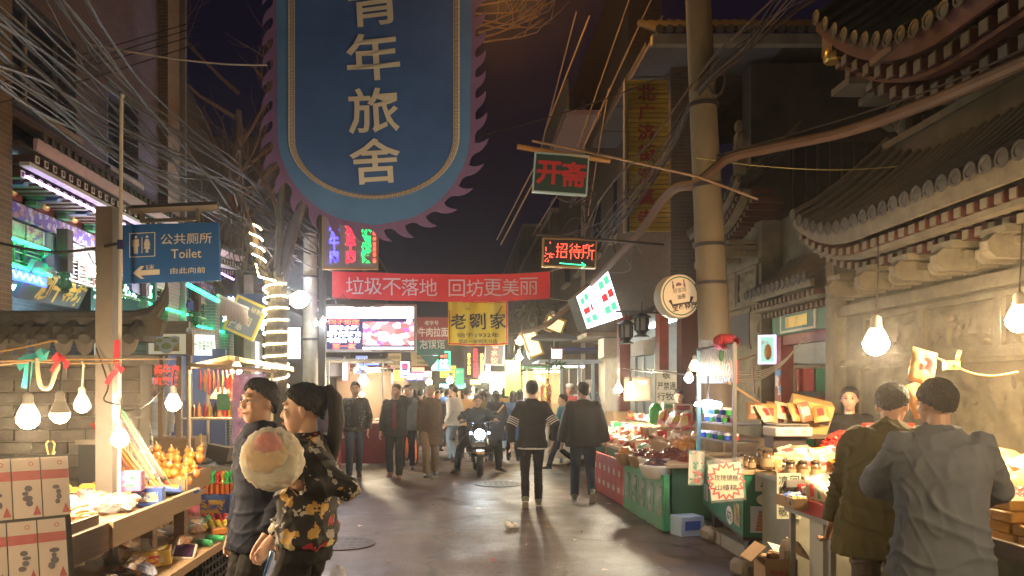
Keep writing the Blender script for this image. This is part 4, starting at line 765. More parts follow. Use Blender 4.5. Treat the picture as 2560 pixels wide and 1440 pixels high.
for s in (-1,1): b = MB(); b.prism([(-.012,0),(.012,0),(.012,.04),(.006,.05),(.008,.075),(0,.10),(-.008,.075),(-.006,.05),(-.012,.04)], fc+uy*.10+ux*s*.075, ux, uy, .003); b.build('tower_mark', mat('mauve_ink', (.28,.13,.13), .6), rs_)
b = MB(); b.prism([(.04*cos(k*pi/8),.04*sin(k*pi/8)) for k in range(9)], fc+uy*.125, ux, uy, .003); b.build('dome_mark', MATS['mauve_ink'], rs_)
for dz in (.08,-.13): m = MB(); m.tube([p+V((.2,.05,dz)), V((3.02,9,p.z+dz))], .012, 6); m.build('bracket', steeld, rs_)
# black lanterns
def lantern(x, y, Y, lab):
    p = W(x, y, Y); t = thing('lantern', lab, 'lantern', p, 0, None)
    m = MB(); m.lathe([(.03,.17),(.06,.15),(.15,.09),(.15,.075),(.10,.07)], n=6); m.build('roof', blk, t, loc=(0,0,0)); m = MB(); m.lathe([(.10,-.12),(.06,-.17),(.09,-.19),(.12,-.2),(.12,-.215)], n=6); m.build('base', blk, t, loc=(0,0,0)); m = MB(); m.lathe([(.085,.07),(.085,-.12)], n=6); m.build('pane', mat('lantern_pane', (.25,.24,.20), .4), t, loc=(0,0,0))
    for k in range(6): m = MB(); a = k*pi/3; m.tube([V((.10*cos(a),.10*sin(a),.07)), V((.10*cos(a),.10*sin(a),-.12))], .014, 4); m.build('bar', blk, t, loc=(0,0,0))
    m = MB(); m.tube([V((0,0,.17)), V((0,0,.32))], .008, 5); m.build('hook', blk, t, loc=(0,0,0))
lantern(1565,825,12, 'black metal lantern, the left and lower of two beside the light box'); lantern(1604,807,11.6, 'black metal lantern, the right and higher of two beside the light box')
m = MB(); m.tube([W(1540,778,12.2), W(1645,782,11.2)], .02, 6); tag(m.build('lantern_bar', steeld), 'dark iron bar the two black lanterns hang from', 'bar')
# far signs along the street
teal = mat('teal_cloth', (.04,.20,.20), .7, col2=(.03,.15,.16), ns=3); tan = mat('menu_tan', (.45,.34,.16), .7, emit=(.45,.34,.16), es=.25, sample=False); whc = mat('pale_ink', (.70,.68,.66), .7); grnI = mat('green_ink', (.02,.22,.10), .6)
sign('dark_red_banner', 'dim dark red banner with pale characters behind the yellow flag', (1036,793,1122,850), 24, mat('dull_red', (.30,.06,.07), .8), [('牛肉拉面',.55,.65,.42,whc,dict(fit=.86)),('老字号',.5,.25,.2,whc)], None, .02, cat='banner')
tf = sign('teal_flag', 'teal hanging flag with large pale character far down the street', (1042,833,1112,888), 26, teal, [('泡馍馆',.55,.45,.55,whc,dict(fit=.9))], None, .02, cat='flag')
for k in range(6): p = W(1112+8*k, 836+2*k, 26); b = MB(); b.prism([(0,0),(.12,0),(.12,-.15),(.08,-.3),(.03,-.18)], p, (1,0,0), (0,0,1), .02); b.build('flag_tooth', teal, tf)
b = MB(); p = W(1077,889,26); b.prism([(-.36,0),(.36,0),(.0,-.42)], p, (1,0,0), (0,0,1), .02); b.build('flag_tip', teal, tf)
sign('menu_board', 'tan menu board with rows of small print left of the teal flag', (1027,876,1082,915), 26.5, tan, [('面食小吃',.5,.2,.15,blkc),('饺子凉皮',.5,.5,.15,blkc),('羊肉泡馍',.5,.8,.15,blkc)], None, .03)
sign('tan_lattice_sign', 'dull tan grid sign hanging left under the large screen', (970,882,1004,922), 25, tan, [('田田田',.5,.3,.2,woodd),('田田田',.5,.65,.2,woodd)], woodd, .05)
sign('orange_lit_sign', 'glowing orange sign with dark characters low on the left', (984,925,1009,952), 25, glow('orange_box', (1,.55,.10), 1.6), [('特色',.5,.3,.3,redd),('烤肉',.5,.7,.3,redd)], None, .1)
sign('red_white_led_sign', 'white rimmed sign with red glowing characters left of the tan menu', (1003,906,1022,942), 24, glow('dim_blue_panel', (.05,.06,.25), .6), [('凉',.3,.3,.25,rl2),('皮',.7,.3,.25,rl2),('肉夹馍',.5,.7,.3,wl,dict(fit=.8))], wl, .08, .03)
sign('small_fry_sign', 'green rimmed lit sign reading small fry and soaked bread', (1094,880,1124,925), 28, mat('green_board', (.03,.12,.09), .5), [('羊肉',.5,.22,.2,rl),('小炒',.5,.52,.24,wl),('泡馍',.5,.80,.24,wl)], gl_, .1, .04)
sign('yellow_price_sign', 'yellow sign with dark small print and a 10 under the small fry sign', (1100,914,1140,944), 29, glow('yellow_box', (.75,.68,.12), .7, False), [('特价10元',.5,.35,.26,grnI,dict(fit=.8)),('10',.7,.75,.3,redd)], None, .05)
sign('green_road_sign', 'small bright green board far back left of the noodle sign', (1137,921,1160,962), 27, glow('green_box', (.03,.45,.22), .7, False), [('出口',.5,.2,.18,whc)], None, .05)
sign('noodle_neon_sign', 'dark vertical sign with red neon noodle characters and amber side columns', (1165,868,1212,942), 22, mat('noodle_panel', (.05,.02,.025), .5), [('兰州牛肉拉面',.50,.52,.95,rl2,dict(vert=True,bold=.01,fit=.25)),('拉条子拌面',.16,.56,.72,yl,dict(vert=True,fit=.17)),('炒饭盖饭',.84,.56,.7,yl,dict(vert=True,fit=.17))], redd, .12)
sign('dumpling_sign', 'dark board with two large red characters below the yellow flag', (1213,850,1260,912), 21, mat('dumpling_board', (.07,.06,.065), .5), [('水',.5,.52,.26,rl,dict(bold=.04)),('饺',.5,.82,.28,rl,dict(bold=.03)),('包',.5,.2,.26,rl,dict(bold=.03))], steel, .06, .03, roll=.05)
sign('lime_sign', 'upright lime green lit sign with thin dark characters', (1263,901,1300,990), 20, glow('lime_box', (.55,.75,.06), .75), [('全聚斋饺子馆',.5,.60,.62,grnI,dict(vert=True,fit=.28)),('清真',.5,.23,.06,whc)], None, .1)
sign('grey_box_panel', 'plain grey metal box panel behind the floral jacket man', (810,892,860,942), 17.5, mat('grey_panel', (.20,.19,.24), .6), [], steeld, .3)
sign('white_tube_sign', 'tall narrow glowing white and pink light box beside the grey panel', (857,900,872,952), 17.3, glow('pink_white', (1,.85,.85), 3.2), [], redp, .15)
sign('small_blue_sign', 'small bluish white lit sign right above the large stall bulb', (890,890,918,935), 19, glow('bluish_box', (.18,.25,.75), .9), [('小吃',.5,.3,.3,wl),('烤肉',.5,.7,.3,wl)], None, .1)
sign('red_kiosk_sign', 'red panel with cream notices behind the woman in tan coat', (920,945,958,1000), 19.5, mat('kiosk_red', (.35,.05,.06), .6), [('小吃',.5,.3,.2,creamp),('价目表',.5,.6,.15,creamp)], None, .05)
sign('white_blue_neon_sign', 'white and blue neon sign low above the left part of the crowd', (1015,930,1062,952), 27, glow('neon_base', (.08,.08,.35), .8), [('清真餐厅',.5,.5,.7,wl,dict(fit=.9))], None, .1)
sign('white_arch_sign', 'white lit panel with dark stripe left of the orange sign', (950,932,982,958), 23, glow('white_panel_far', (.8,.8,.85), 1.1), [('饭',.5,.5,.7,blkc)], None, .1)
sign('bright_stall_front', 'white glowing stall front behind the lime green sign', (1225,930,1266,985), 23, glow('stall_glow', (1,.90,.75), 2.2), [('粥',.5,.2,.2,redd)], woodd, .1)
sign('white_neon_tube', 'narrow vertical white neon tube right of the noodle sign', (1216,912,1225,955), 21.8, glow('tube_white', (.9,.95,1), 6), [], None, .05, cat='lamp')
sign('pale_neon_column', 'pale blue neon column sign above the middle of the crowd', (1080,880,1092,925), 30, glow('pale_neon', (.6,.85,1), 2.5), [('面馆',.5,.5,.5,bluep,dict(vert=True))], None, .1)
for k in range(7):
    x = (930,1045,1064,1150,1188,1236,1110)[k]; y = (905,925,935,965,955,955,965)[k]
    lab = ('blue neon strip', 'red neon strip', 'white neon strip', 'green neon strip', 'amber neon strip', 'pink neon strip', 'cyan neon strip')[k]+' glowing far down the street'
    m = MB(); Yk = 28+k*2.5; m.box((0,0,0), (.5,.06,.22)); tag(m.build('neon_strip', glow('far_neon_%d' % k, [(.1,.2,1),(1,.15,.1),(.9,.95,1),(.1,1,.4),(1,.6,.15),(1,.3,.5),(.3,.9,1)][k], 3), loc=W(x, y, Yk)), lab, 'neon light')
# yellow lit tilted boxes and umbrella on the right of the flag
for x, y, Y, w, h, r, lab, e in ((1330,858,18.6,34,66,-.35,'gilded hanging lamp box with glowing lower end right of the yellow flag',1.4),(1385,812,18,46,34,.35,'yellow lit panel tilted above the grey umbrella',1.0)):
    sign('lamp_box', lab, (x-w/2,y-h/2,x+w/2,y+h/2), Y, glow('gilt_box_%d' % x, (1,.78,.35), e), [], rim, .2, .05, roll=r, cat='lamp')
um = thing('umbrella', 'flat blue grey umbrella canopy above the blue frame kiosk', 'umbrella', W(1385,850,17.2)); m = MB(); m.lathe([(.55,0),(.5,.07),(.3,.14),(.05,.18),(.01,.2)], n=8); m.build('canopy', mat('umbrella_cloth', (.12,.14,.20), .7), um, loc=(0,0,0)); m = MB(); m.cyl((0,0,-.9), (0,0,.22), .014, 6); m.build('pole', steel, um, loc=(0,0,0))
# ================================================================ tree with light rope
barkm = mat('bark', (.07,.057,.042), .9, col2=(.13,.105,.075), ns=9, bump=.8, bs=30, stretch=(1,1,.35)); twigm = mat('twig', (.15,.095,.055), .9)
tr = thing('bare_tree', 'bare street tree with trunk wrapped in glowing light rope', 'tree', (-3.42, 14.4, 0)); tk = MB(); base = V((-3.42,14.4,0))
trunk = [base, base+V((.0,0,1.2)), base+V((.02,0,2.6)), base+V((.05,0,3.3))]; tk.tube(trunk, [.25,.225,.215,.20], 14)
br = MB(); rt = random.Random(3)
def grow(p, d, L, r, depth):
    pts = [p]; q = p; dd = d.normalized()
    for i in range(4): dd = (dd+V((rt.uniform(-.22,.22), rt.uniform(-.22,.22), rt.uniform(-.05,.16)))).normalized(); q = q+dd*L/4; pts.append(q)
    (tk if depth < 1 else br).tube(pts, [r*(1-.14*i) for i in range(5)], 7 if depth < 2 else 4)
    if depth >= 4: return
    for k in range(3 if depth < 3 else 2):
        j = rt.choice((2,3,4)); nd = (dd+V((rt.uniform(-.9,.9), rt.uniform(-.9,.9), rt.uniform(-.2,.5)))).normalized(); grow(pts[j], nd, L*rt.uniform(.55,.78), r*.5, depth+1)
t0 = trunk[-1]
for d, L, r in ((V((-.32,0,1)),2.0,.12), (V((.25,.1,1)),2.6,.15), (V((-.1,-.3,1)),2.8,.10)): grow(t0, d, L, r, 0)
tk.build('trunk', barkm, tr); br.build('branches', twigm, tr)
rope = MB(); pts = []
for i in range(9*16): a = i/16*2*pi; z = 1.7+(i/16)*.215+.03*sin(i*.37); rr = .232; pts.append(base+V((.01+rr*cos(a), rr*sin(a), z)))
pts += [base+V((-.25,-.25,3.75)), base+V((-.32,-.2,4.0))]; rope.tube(pts, .0165, 5); rope.build('light_rope', glow('rope_light', (1,.80,.40), 16), tr)
for k in range(4): m = MB(); c = base+V((-.30-.03*k, -.05, 4.05+.2*k)); m.tube([c+V((.14*cos(a*.5), -.12*sin(a*.5+.3), .03*a)) for a in range(6)], .015, 5); m.build('light_rope', MATS['rope_light'], tr)
# orange lit branches at the top, from a tree behind the banner
twigm2 = mat('lit_twig', (.34,.22,.12), .9); t2 = thing('overhanging_branches', 'bare twigs lit orange at the top beside the blue banner', 'branches', W(1200,60,11)); br = MB(); rt = random.Random(11)  # lighter copy of the twig material, lamplight put into its colour
for k in range(9):
    p = W(1160+6*k, 10+k*12, 11); grow_d = V((1, rt.uniform(-.4,.4), rt.uniform(-.25,.35)))
    tk = br; grow(p, grow_d, rt.uniform(.6,.95), .016, 2)
br.build('twigs', twigm2, t2)
t3 = thing('background_tree', 'bare dark tree in front of the left building behind the toilet sign', 'tree', (-5.0, 17.2, 0)); tk = MB(); br = MB(); rt = random.Random(21); tk.tube([V((-4.9,17.4,0)), V((-4.95,17.4,3)), V((-5.0,17.3,5.5)), V((-4.95,17.3,8))], [.16,.14,.11,.07], 9)
for k in range(9): grow(V((-4.95,17.35,3.6+k*.6)), V((rt.uniform(-1,1), rt.uniform(-1,.3), rt.uniform(.2,.9))), 1.9, .05, 1)
tk.build('trunk', barkm, t3); br.build('branches', twigm, t3)
# ================================================================ cables
cab = [mat('cable_brown', (.028,.018,.011), .7), mat('cable_dark', (.018,.015,.015), .6), mat('cable_tan', (.085,.058,.034), .7), mat('cable_grey', (.12,.105,.11), .6)]
rc = random.Random(5)
def cable(pts, r, m, label, group=None, name='overhead_cable', n=5):
    P = [V(p) for p in pts]; out = []
    for i in range(len(P)-1):        # Catmull-Rom through the points
        p0, p1, p2, p3 = P[max(i-1,0)], P[i], P[i+1], P[min(i+2,len(P)-1)]
        for k in range(6): t = k/6; out.append(.5*((2*p1)+(p2-p0)*t+(2*p0-5*p1+4*p2-p3)*t*t+(3*p1-p0-3*p2+p3)*t**3))
    out.append(P[-1]); b = MB(); b.tube(out, r, n); return tag(b.build(name, m), label, 'cable', group)
for k in range(26):
    y0 = rc.uniform(-120,200); x0 = rc.uniform(-60,190) if y0 < 0 else -40; u = rc.random()
    e = (rc.uniform(520,650), rc.uniform(430,560)); mx_, my = x0+(e[0]-x0)*.5+rc.uniform(-30,30), y0+(e[1]-y0)*.5+rc.uniform(0,70)
    cable([W(x0,y0,5.0), W(x0+(mx_-x0)*.5, y0+(my-y0)*.5+rc.uniform(-20,25), 6.6), W(mx_,my,8.6), W(mx_+(e[0]-mx_)*.55, my+(e[1]-my)*.55+rc.uniform(-15,25), 11), W(e[0],e[1],14.2), W(rc.uniform(700,800), rc.uniform(560,680), 15.2)], rc.uniform(.006,.018), cab[rc.choice((0,0,0,1,1))], 'brown cable in the tangled bundle sweeping down across the upper left', 'cables of the upper left bundle')
for k in range(9):
    x = rc.uniform(560,640); cable([W(x,500+k*8,14), W(x+rc.uniform(-40,40),600+rc.uniform(0,60),13.8), W(x+rc.uniform(20,90),640+rc.uniform(-40,50),14), W(x+rc.uniform(80,160),590+rc.uniform(-30,60),14.8)], .011, cab[rc.choice((2,3,1))], 'loose cable loop hanging around the tree with light rope', 'loose loops by the lit tree')
for y0, y1 in ((190,60),(212,75),(222,95),(262,118)): cable([W(-20,y0,7), W(230,(y0+y1)/2+5,7.5), W(500,y1-10,8)], .006, cab[1], 'thin black wire crossing the purple brick wall at upper left', 'thin wires on the left wall')
cable([W(218,110,7), W(420,145,7), W(560,160,7), W(668,163,7)], .008, cordw, 'white wire running from the cables to the blue banner')
cable([W(2640,118,5.6), W(2480,190,6.2), W(2300,265,7), W(2110,330,7.8), W(1950,365,8.4), W(1830,392,8.8), W(1775,432,8.85), W(1735,462,9), W(1690,470,9.3), W(1650,510,9.8), W(1600,580,10.6), W(1530,655,12), W(1450,735,13.6), W(1370,810,15.4), W(1310,830,17)], [.06]*0 or .058, mat('conduit_brown', (.15,.08,.04), .65, col2=(.10,.055,.028), ns=5), 'thick brown taped cable sweeping past the concrete pole', None, 'thick_cable', 9)
cable([W(2620,95,5.6), W(2300,235,7), W(2000,330,8.2), W(1750,400,9)], .010, cab[0], 'thin brown wire just above the thick taped cable')
cable([W(1740,395,8.85), W(1900,415,8.8), W(2090,425,8.6), W(2280,412,8.2), W(2420,380,8)], .007, mat('yellow_wire', (.42,.34,.10), .6), 'thin yellow wire sagging right of the concrete pole')
cable([W(1180,345,10), W(1400,285,9.8), W(1560,230,9.5), W(1760,150,9)], .008, cab[0], 'rusty wire rising from the banner to the concrete pole')
for k in range(13):
    s = rc.uniform(-25,25); cable([W(1950+rc.uniform(0,180),-40,7.6), W(1850+s*.6,110+s,8.3), W(1745+s*.3,215+s*.8,8.85), W(1650+s,370+s,9.8), W(1530+s*1.5,520+s,11.5), W(1440+rc.uniform(-60,60),620+rc.uniform(-30,60),14)], rc.uniform(.006,.013), cab[rc.choice((3,1,0,2))], 'grey cable in the bundle running past the top of the concrete pole', 'cables of the right bundle')
for k in range(12):
    x, y = rc.uniform(1440,1600), rc.uniform(440,620); cable([W(x,y,12), W(x+rc.uniform(-50,30),y+rc.uniform(10,60),12.2), W(x+rc.uniform(-80,60),y+rc.uniform(-20,80),12.6), W(x+rc.uniform(-120,20),y+rc.uniform(20,120),13.2)], .007, cab[rc.choice((3,1))], 'loose thin wire curl left of the yellow slatted sign', 'wire curls by the slatted sign')
for k in range(10):
    x, y = rc.uniform(1250,1350), rc.uniform(740,800); cable([W(x,y,18), W(x+rc.uniform(-30,30),y+rc.uniform(20,60),18), W(x+rc.uniform(-40,60),y+rc.uniform(10,50),18.4), W(x+rc.uniform(10,110),y+rc.uniform(-30,50),19)], .012, cab[rc.choice((3,2,1))], 'tangled wire right of the yellow flag', 'wire tangle by the yellow flag')
for k, (a, c) in enumerate((((1441,30),(1352,372)),((1474,40),(1362,330)),((1580,-20),(1443,372)),((1637,-20),(1458,372)),((1522,222),(1470,540)),((1656,40),(1605,200)),((1345,400),(1242,600)),((1358,410),(1252,612)),((1405,470),(1330,590)))):
    m = MB(); m.tube([W(*a,13+k*.3), W(*c,13+k*.3)], .014+.004*(k % 2), 6); tag(m.build('bamboo_pole', mat('pole_grey', (.30,.25,.22), .7)), ('first','second','fourth','fifth','shorter sixth','short high','low first','low second','low third')[k]+' thin pale pole leaning steeply between the banner and the yellow sign', 'pole', 'leaning pale poles')
for k in range(8): cable([W(830+rc.uniform(-30,30),735+k*3,15.4), W(880,752+k*2,15.8), W(960,758+k*3,16.6)], .008, cab[3], 'pale wire between the dark post and the screen top', 'wires above the screen')
# ================================================================ goods: small shared meshes
def pillow(w, h, d, mats, nu=7, nv=7, lab=.0, wob=.0, seed=0, crimp=True):
    b = MB()
    for s in (1,-1):
        def fn(u, v):
            x, y = (u-.5)*w, (v-.5)*h; e = (1-abs(2*u-1)**3)*(1-abs(2*v-1)**3)
            q = noise.noise(V((x*22+seed, y*22, s*2)))*wob*e
            return V((x if s > 0 else -x, y, s*(d*.5*e**.55+q)))
        n0 = len(b.f); b.sheet(fn, nu, nv)
        if lab and s > 0:
            for j in range(nv):
                for i in range(nu):
                    if abs((i+.5)/nu-.5) < lab and abs((j+.5)/nv-.55) < lab*.8: b.m[n0+j*nu+i] = 1
    return b.mesh('packet', mats)
def boxm(w, d, h, mats, panel=True, b_=.003):
    b = MB(); b.cbox((0,0,h/2), (w,d,h), b_)
    if panel:
        b.mi = 1; b.box((0,-d/2-.0012,h*.52), (w*.72,.0024,h*.55)); b.box((w/2+.0012,0,h*.52), (.0024,d*.7,h*.5)); b.box((-w/2-.0012,0,h*.52), (.0024,d*.7,h*.5)); b.box((0,0,h+.0012), (w*.7,d*.6,.0024))
        b.mi = 2; b.box((0,-d/2-.002,h*.3), (w*.4,.003,h*.12)); b.box((w*.12,-d/2-.002,h*.68), (w*.3,.003,h*.14))
    return b.mesh('box', mats, smooth=False)
def lab_mat(n, c, r=.45, **k): return mat(n, c, r, col2=[x*.8 for x in c], ns=12, **k)
cY, cR, cW, cB, cG, cO, cP, cK = [lab_mat('print_'+n, c, rand=.10, coat=.25) for n, c in (('yellow',(.62,.40,.06)),('red',(.52,.04,.035)),('cream',(.66,.58,.44)),('blue',(.05,.12,.42)),('green',(.05,.32,.13)),('orange',(.62,.24,.05)),('pink',(.62,.16,.28)),('dark',(.05,.035,.035)))]
film = plastic_film('clear_film', (1,1,1), .07); filmw = plastic_film('hazy_film', (.95,.93,.88), .35); cardb = mat('cardboard', (.40,.27,.15), .8, col2=(.33,.21,.11), ns=6, rand=.1); cardw = mat('white_card', (.62,.50,.42), .6, rand=.10)
def place(name, me, p, rot, label, cat, group=None, scale=1): return tag(put(name, me, p, rot, scale), label, cat, group)
rg = random.Random(9); U = rg.uniform
# ================================================================ left stall furniture
LT = thing('toy_table', 'wooden toy table with plank edges at the lower left', 'table', (-2.6, 4.8, 0))
part('top', woodl, LT, (-3.5, 3.0, .81), (-2.02, 6.15, .85))
oldw = mat('old_plank', (.22,.13,.07), .7, col2=(.14,.08,.045), ns=4, stretch=(1,.3,5), bump=.4, bs=22); midw = mat('mid_plank', (.36,.24,.14), .65, col2=(.28,.18,.10), ns=4, stretch=(1,.4,4), bump=.3, bs=22)
for y0, y1, m_, z0, x in ((2.9,4.35,oldw,.72,-2.0),(4.36,5.3,midw,.73,-1.985),(5.31,5.9,midw,.76,-1.995)): b = MB(); b.cbox((x,(y0+y1)/2,(z0+.885)/2), (.035,y1-y0,.885-z0), .005); b.build('edge_plank', m_, LT)
for x, y in ((-2.1,3.2),(-2.1,5.2),(-2.1,5.8),(-3.4,3.2),(-3.4,6.0)): part('leg', oldw, LT, (x-.04,y-.04,0), (x+.04,y+.04,.81))
LS = thing('low_shelf', 'low wooden shelf in front of the toy table crowded with bagged toys', 'shelf', (-2.2, 5.6, 0)); part('board', woodl, LS, (-2.75, 3.6, .42), (-1.84, 7.4, .45)); part('edge', midw, LS, (-1.84, 3.6, .40), (-1.82, 7.4, .46))
for y in (3.8, 5.4, 7.2): part('leg', oldw, LS, (-2.7, y-.03, 0), (-2.64, y+.03, .42))
cr = thing('plastic_crate', 'black perforated plastic crate holding up the low shelf', 'crate', (-2.05, 6.2, 0)); blkp = mat('black_plastic', (.02,.02,.022), .4)
for k in range(6):
    z = .03+k*.068; part('rib', blkp, cr, (-2.32, 5.62, z), (-1.87, 5.65, z+.022)); part('rib', blkp, cr, (-1.89, 5.65, z), (-1.865, 6.9, z+.022))
for k in range(7): x = -2.32+k*.07; part('rib', blkp, cr, (x, 5.625, .03), (x+.022, 5.645, .41))
for k in range(16): y = 5.66+k*.08; part('rib', blkp, cr, (-1.887, y, .03), (-1.868, y+.025, .41))
part('inside', mat('crate_inside', (.03,.03,.03), .9), cr, (-2.3, 5.7, 0.02), (-1.95, 6.85, .4))
# card packets on a slanted stand
cd_ = thing('card_stand', 'slanted dark stand for card packets at the lower left corner', 'stand', (-2.0, 3.3, .5)); nrm = V((.62,-.74,.25)).normalized(); hx = V((.74,.62,0)).normalized(); up = nrm.cross(hx)*-1; up = hx.cross(nrm)*-1 if up.z < 0 else up
org = W(38,1295,3.35); m = MB()
def quadbox(b, c, ux, uy, w, h, th): n = ux.cross(uy).normalized(); q = [c+ux*sx*w/2+uy*sy*h/2 for sx, sy in ((-1,-1),(1,-1),(1,1),(-1,1))]; b.add(q+[p-n*th for p in q], [(0,1,2,3),(7,6,5,4),(0,4,5,1),(1,5,6,2),(2,6,7,3),(3,7,4,0)])
quadbox(m, org-up*.16-hx*.14-nrm*.03, hx, up, .74, .88, .02); m.build('back', blkp, cd_)
inkb = mat('ink_blob', (.07,.05,.08), .5); 
for r in range(3):
    for k in range(6):
        c0 = org + up*(.13-.285*r) + hx*(.17-.118*k-.03*r) + nrm*(.012*r); t = thing('card_packet', 'cream card packet with red band, %s row of the corner stand, %s from the right' % (('top','second','bottom')[r], ('first','second','third','fourth','fifth','sixth')[k]), 'packet', c0, 0, 'card packets on the corner stand')
        b = MB(); quadbox(b, c0, hx, up, .112, .27, .006); b.build('card', cardw, t, smooth=False); b = MB(); quadbox(b, c0+up*.055+nrm*.0015, hx, up, .111, .042, .001); b.build('red_band', cR, t, smooth=False)
        b = MB()
        for e in range(4): q = c0-up*(.005+.022*e)+hx*U(-.012,.012)+nrm*.002; R = Matrix((hx, up, nrm)).transposed(); b.ell(q, (U(.012,.026),U(.010,.020),.0012), 8, 4, R)
        b.build('drawing', inkb, t); b = MB(); b.prism([(-.016,0),(.016,0),(0,.045)], c0-up*.125+hx*.035+nrm*.002, hx, up, .001); b.build('red_mark', cR, t)
        b = MB(); b.lathe([(.007,0),(.010,0)], c0+up*.107+hx*.02+nrm*.0012, 12, Matrix((hx, up, nrm)).transposed()); b.f = b.f[:12]; b.m = b.m[:12]; b.build('round_mark', cR, t); b = MB(); quadbox(b, c0+nrm*.006, hx, up, .116, .28, .001); b.build('sleeve', film, t, smooth=False)
# ribbons and strings over the left stall
def ribbon3(name, pts, w, mm, lab, cat='ribbon', parts=None):
    t = thing(name, lab, cat, pts[0][0])
    for P in pts:
        b = MB(); P = [V(p) for p in P]; vs = []
        for i, p in enumerate(P): d = (P[min(i+1,len(P)-1)]-P[max(i-1,0)]).normalized(); x = d.cross(V((0,1,0.15))).normalized()*w/2; vs += [p-x, p+x]
        b.add(vs, [(2*i,2*i+1,2*i+3,2*i+2) for i in range(len(P)-1)]); b.build('loop', mm, t)
    return t
tealr = mat('teal_ribbon', (.05,.42,.42), .35, coat=.3); redr = mat('red_ribbon', (.55,.04,.06), .35, coat=.3)
yy = 4.1
ribbon3('bow', [[W(90,893,yy), W(65,897,yy-.03), W(44,918,yy-.05), W(50,905,yy), W(90,895,yy)], [W(90,893,yy), W(105,880,yy), W(116,882,yy-.03), W(112,890,yy), W(92,894,yy)], [W(72,905,yy), W(70,930,yy), W(63,970,yy)]], .045, tealr, 'teal ribbon bow tied to the string above the leftmost bulb', 'bow')
ribbon3('bow', [[W(150,905,yy), W(137,898,yy), W(145,888,yy-.03), W(155,892,yy), W(150,905,yy)], [W(150,903,yy), W(168,910,yy), W(160,918,yy)], [W(148,905,yy), W(140,920,yy), W(133,932,yy)]], .04, redr, 'red ribbon bow tied to the string above the unlit bulb', 'bow')
ribbon3('bow', [[W(293,850,4.9), W(291,900,4.88), W(294,920,4.88)], [W(294,920,4.88), W(308,925,4.86), W(298,930,4.86)], [W(293,925,4.88), W(278,940,4.88), W(267,960,4.86)]], .035, redr, 'red ribbon tied round the thin white pole', 'bow')
strm = mat('string_orange', (.45,.25,.08), .6)
cable([W(-30,915,3.8), W(80,905,4.1), W(200,908,4.4), W(300,905,4.9)], .006, strm, 'orange string holding the bulbs over the left stall', None, 'string'); cable([W(-30,905,3.8), W(90,900,4.1), W(240,898,4.4), W(440,898,6)], .005, strm, 'upper thin string running from the left edge to the food cart', None, 'string'); cable([W(92,895,4.1), W(96,940,4.1), W(105,968,4.1), W(125,968,4.1), W(140,930,4.1), W(155,905,4.1)], .012, mat('lamp_flex', (.45,.38,.24), .6), 'looping lamp flex between the teal and red bows'); cable([W(-10,880,4), W(60,868,4), W(135,852,4), W(140,858,4)], .005, mat('gold_wire', (.5,.33,.10), .4, .5), 'bent brass wire at the far left above the string')
cable([W(300,1000,4.9), W(310,1025,4.9), W(350,1020,5.1), W(380,1000,5.3), W(415,960,5.6)], .006, cab[1], 'black flex linking the low bulb and the gourd bulb'); cable([W(240,870,5.1), W(270,960,5.0), W(260,1000,4.9), W(300,1012,4.8)], .005, cab[1], 'thin black wire beside the toilet sign post')
# boxes on the toy table
TZ = .852
def table_item(name, me, px, py, rz, lab, cat, grp=None, z=TZ, sc=1): Y = (EYE-z)*FPX/(py-VY); return place(name, me, W(px, py, Y), (0,0,rz), lab, cat, grp, sc)
ybx = boxm(.115,.11,.105, [cY, lab_mat('print_pale_yellow', (.66,.52,.22)), cK])
for px, py, z, rz, lab in ((222,1246,TZ,.35,'yellow toy box at the front left of the box pile'),(252,1240,TZ,.3,'yellow toy box at the front right of the box pile'),(266,1232,TZ,.3,'yellow toy box behind the front pair'),(175,1258,TZ,.5,'yellow toy box half hidden by the cardboard sheet'),(270,1206,.957,.28,'yellow toy box on top of the pile')): table_item('toy_box', ybx, px, py, rz, lab, 'box', None, z)
bbx = boxm(.20,.13,.12, [cB, cellmat('blue_print', [(.05,.12,.40),(.45,.10,.10),(.10,.25,.55),(.55,.45,.15),(.4,.5,.6)], 30, .35, coat=.3), cW]); table_item('toy_box', bbx, 322,1256, .2, 'blue toy box, the left of two on the toy table', 'box'); table_item('toy_box', bbx, 372,1262, .2, 'blue toy box, the right of two on the toy table', 'box')
pbx = boxm(.14,.09,.13, [cP, cellmat('pink_print', [(.62,.16,.28),(.55,.40,.50),(.25,.30,.50),(.60,.25,.25)], 28, .3, coat=.3), cG]); table_item('toy_box', pbx, 330,1226, .1, 'pink picture toy box standing on the blue boxes', 'box', None, .972)
b = MB(); b.box((0,0,.004), (.42,.22,.006)); table_item('cardboard_sheet', b.mesh('cardboard_sheet', cardb), 272,1262, .15, 'flat piece of cardboard lying on the toy table', 'cardboard')
b = MB(); b.loft([(V((0,0,z)), w, h, None) for z, w, h in ((0,.13,.08),(.015,.15,.10),(.03,.155,.105),(.028,.145,.095),(.008,.125,.075))], 16, 4); table_item('toy_tray', b.mesh('tray', cB), 448,1234, .3, 'blue plastic tray of toys at the back of the toy table', 'tray')
pk = pillow(.16,.10,.05, [cB, cY], lab=.3, wob=.01); place('toy_packet', pk, W(425,1222,5.6), (.3,.1,.3), 'blue and yellow toy packet lying on the plastic tray', 'packet')
b = MB(); 
for k in range(60): a = U(0,2*pi); r = U(0,.06); b.ell((r*cos(a), r*sin(a), U(.005,.05)*(1-r/.08)), (.012,.012,.008), 6, 4)
table_item('red_net_bag', b.mesh('red_net_bag', cR), 425,1214, 0, 'red net bag of small toys behind the blue tray', 'bag')
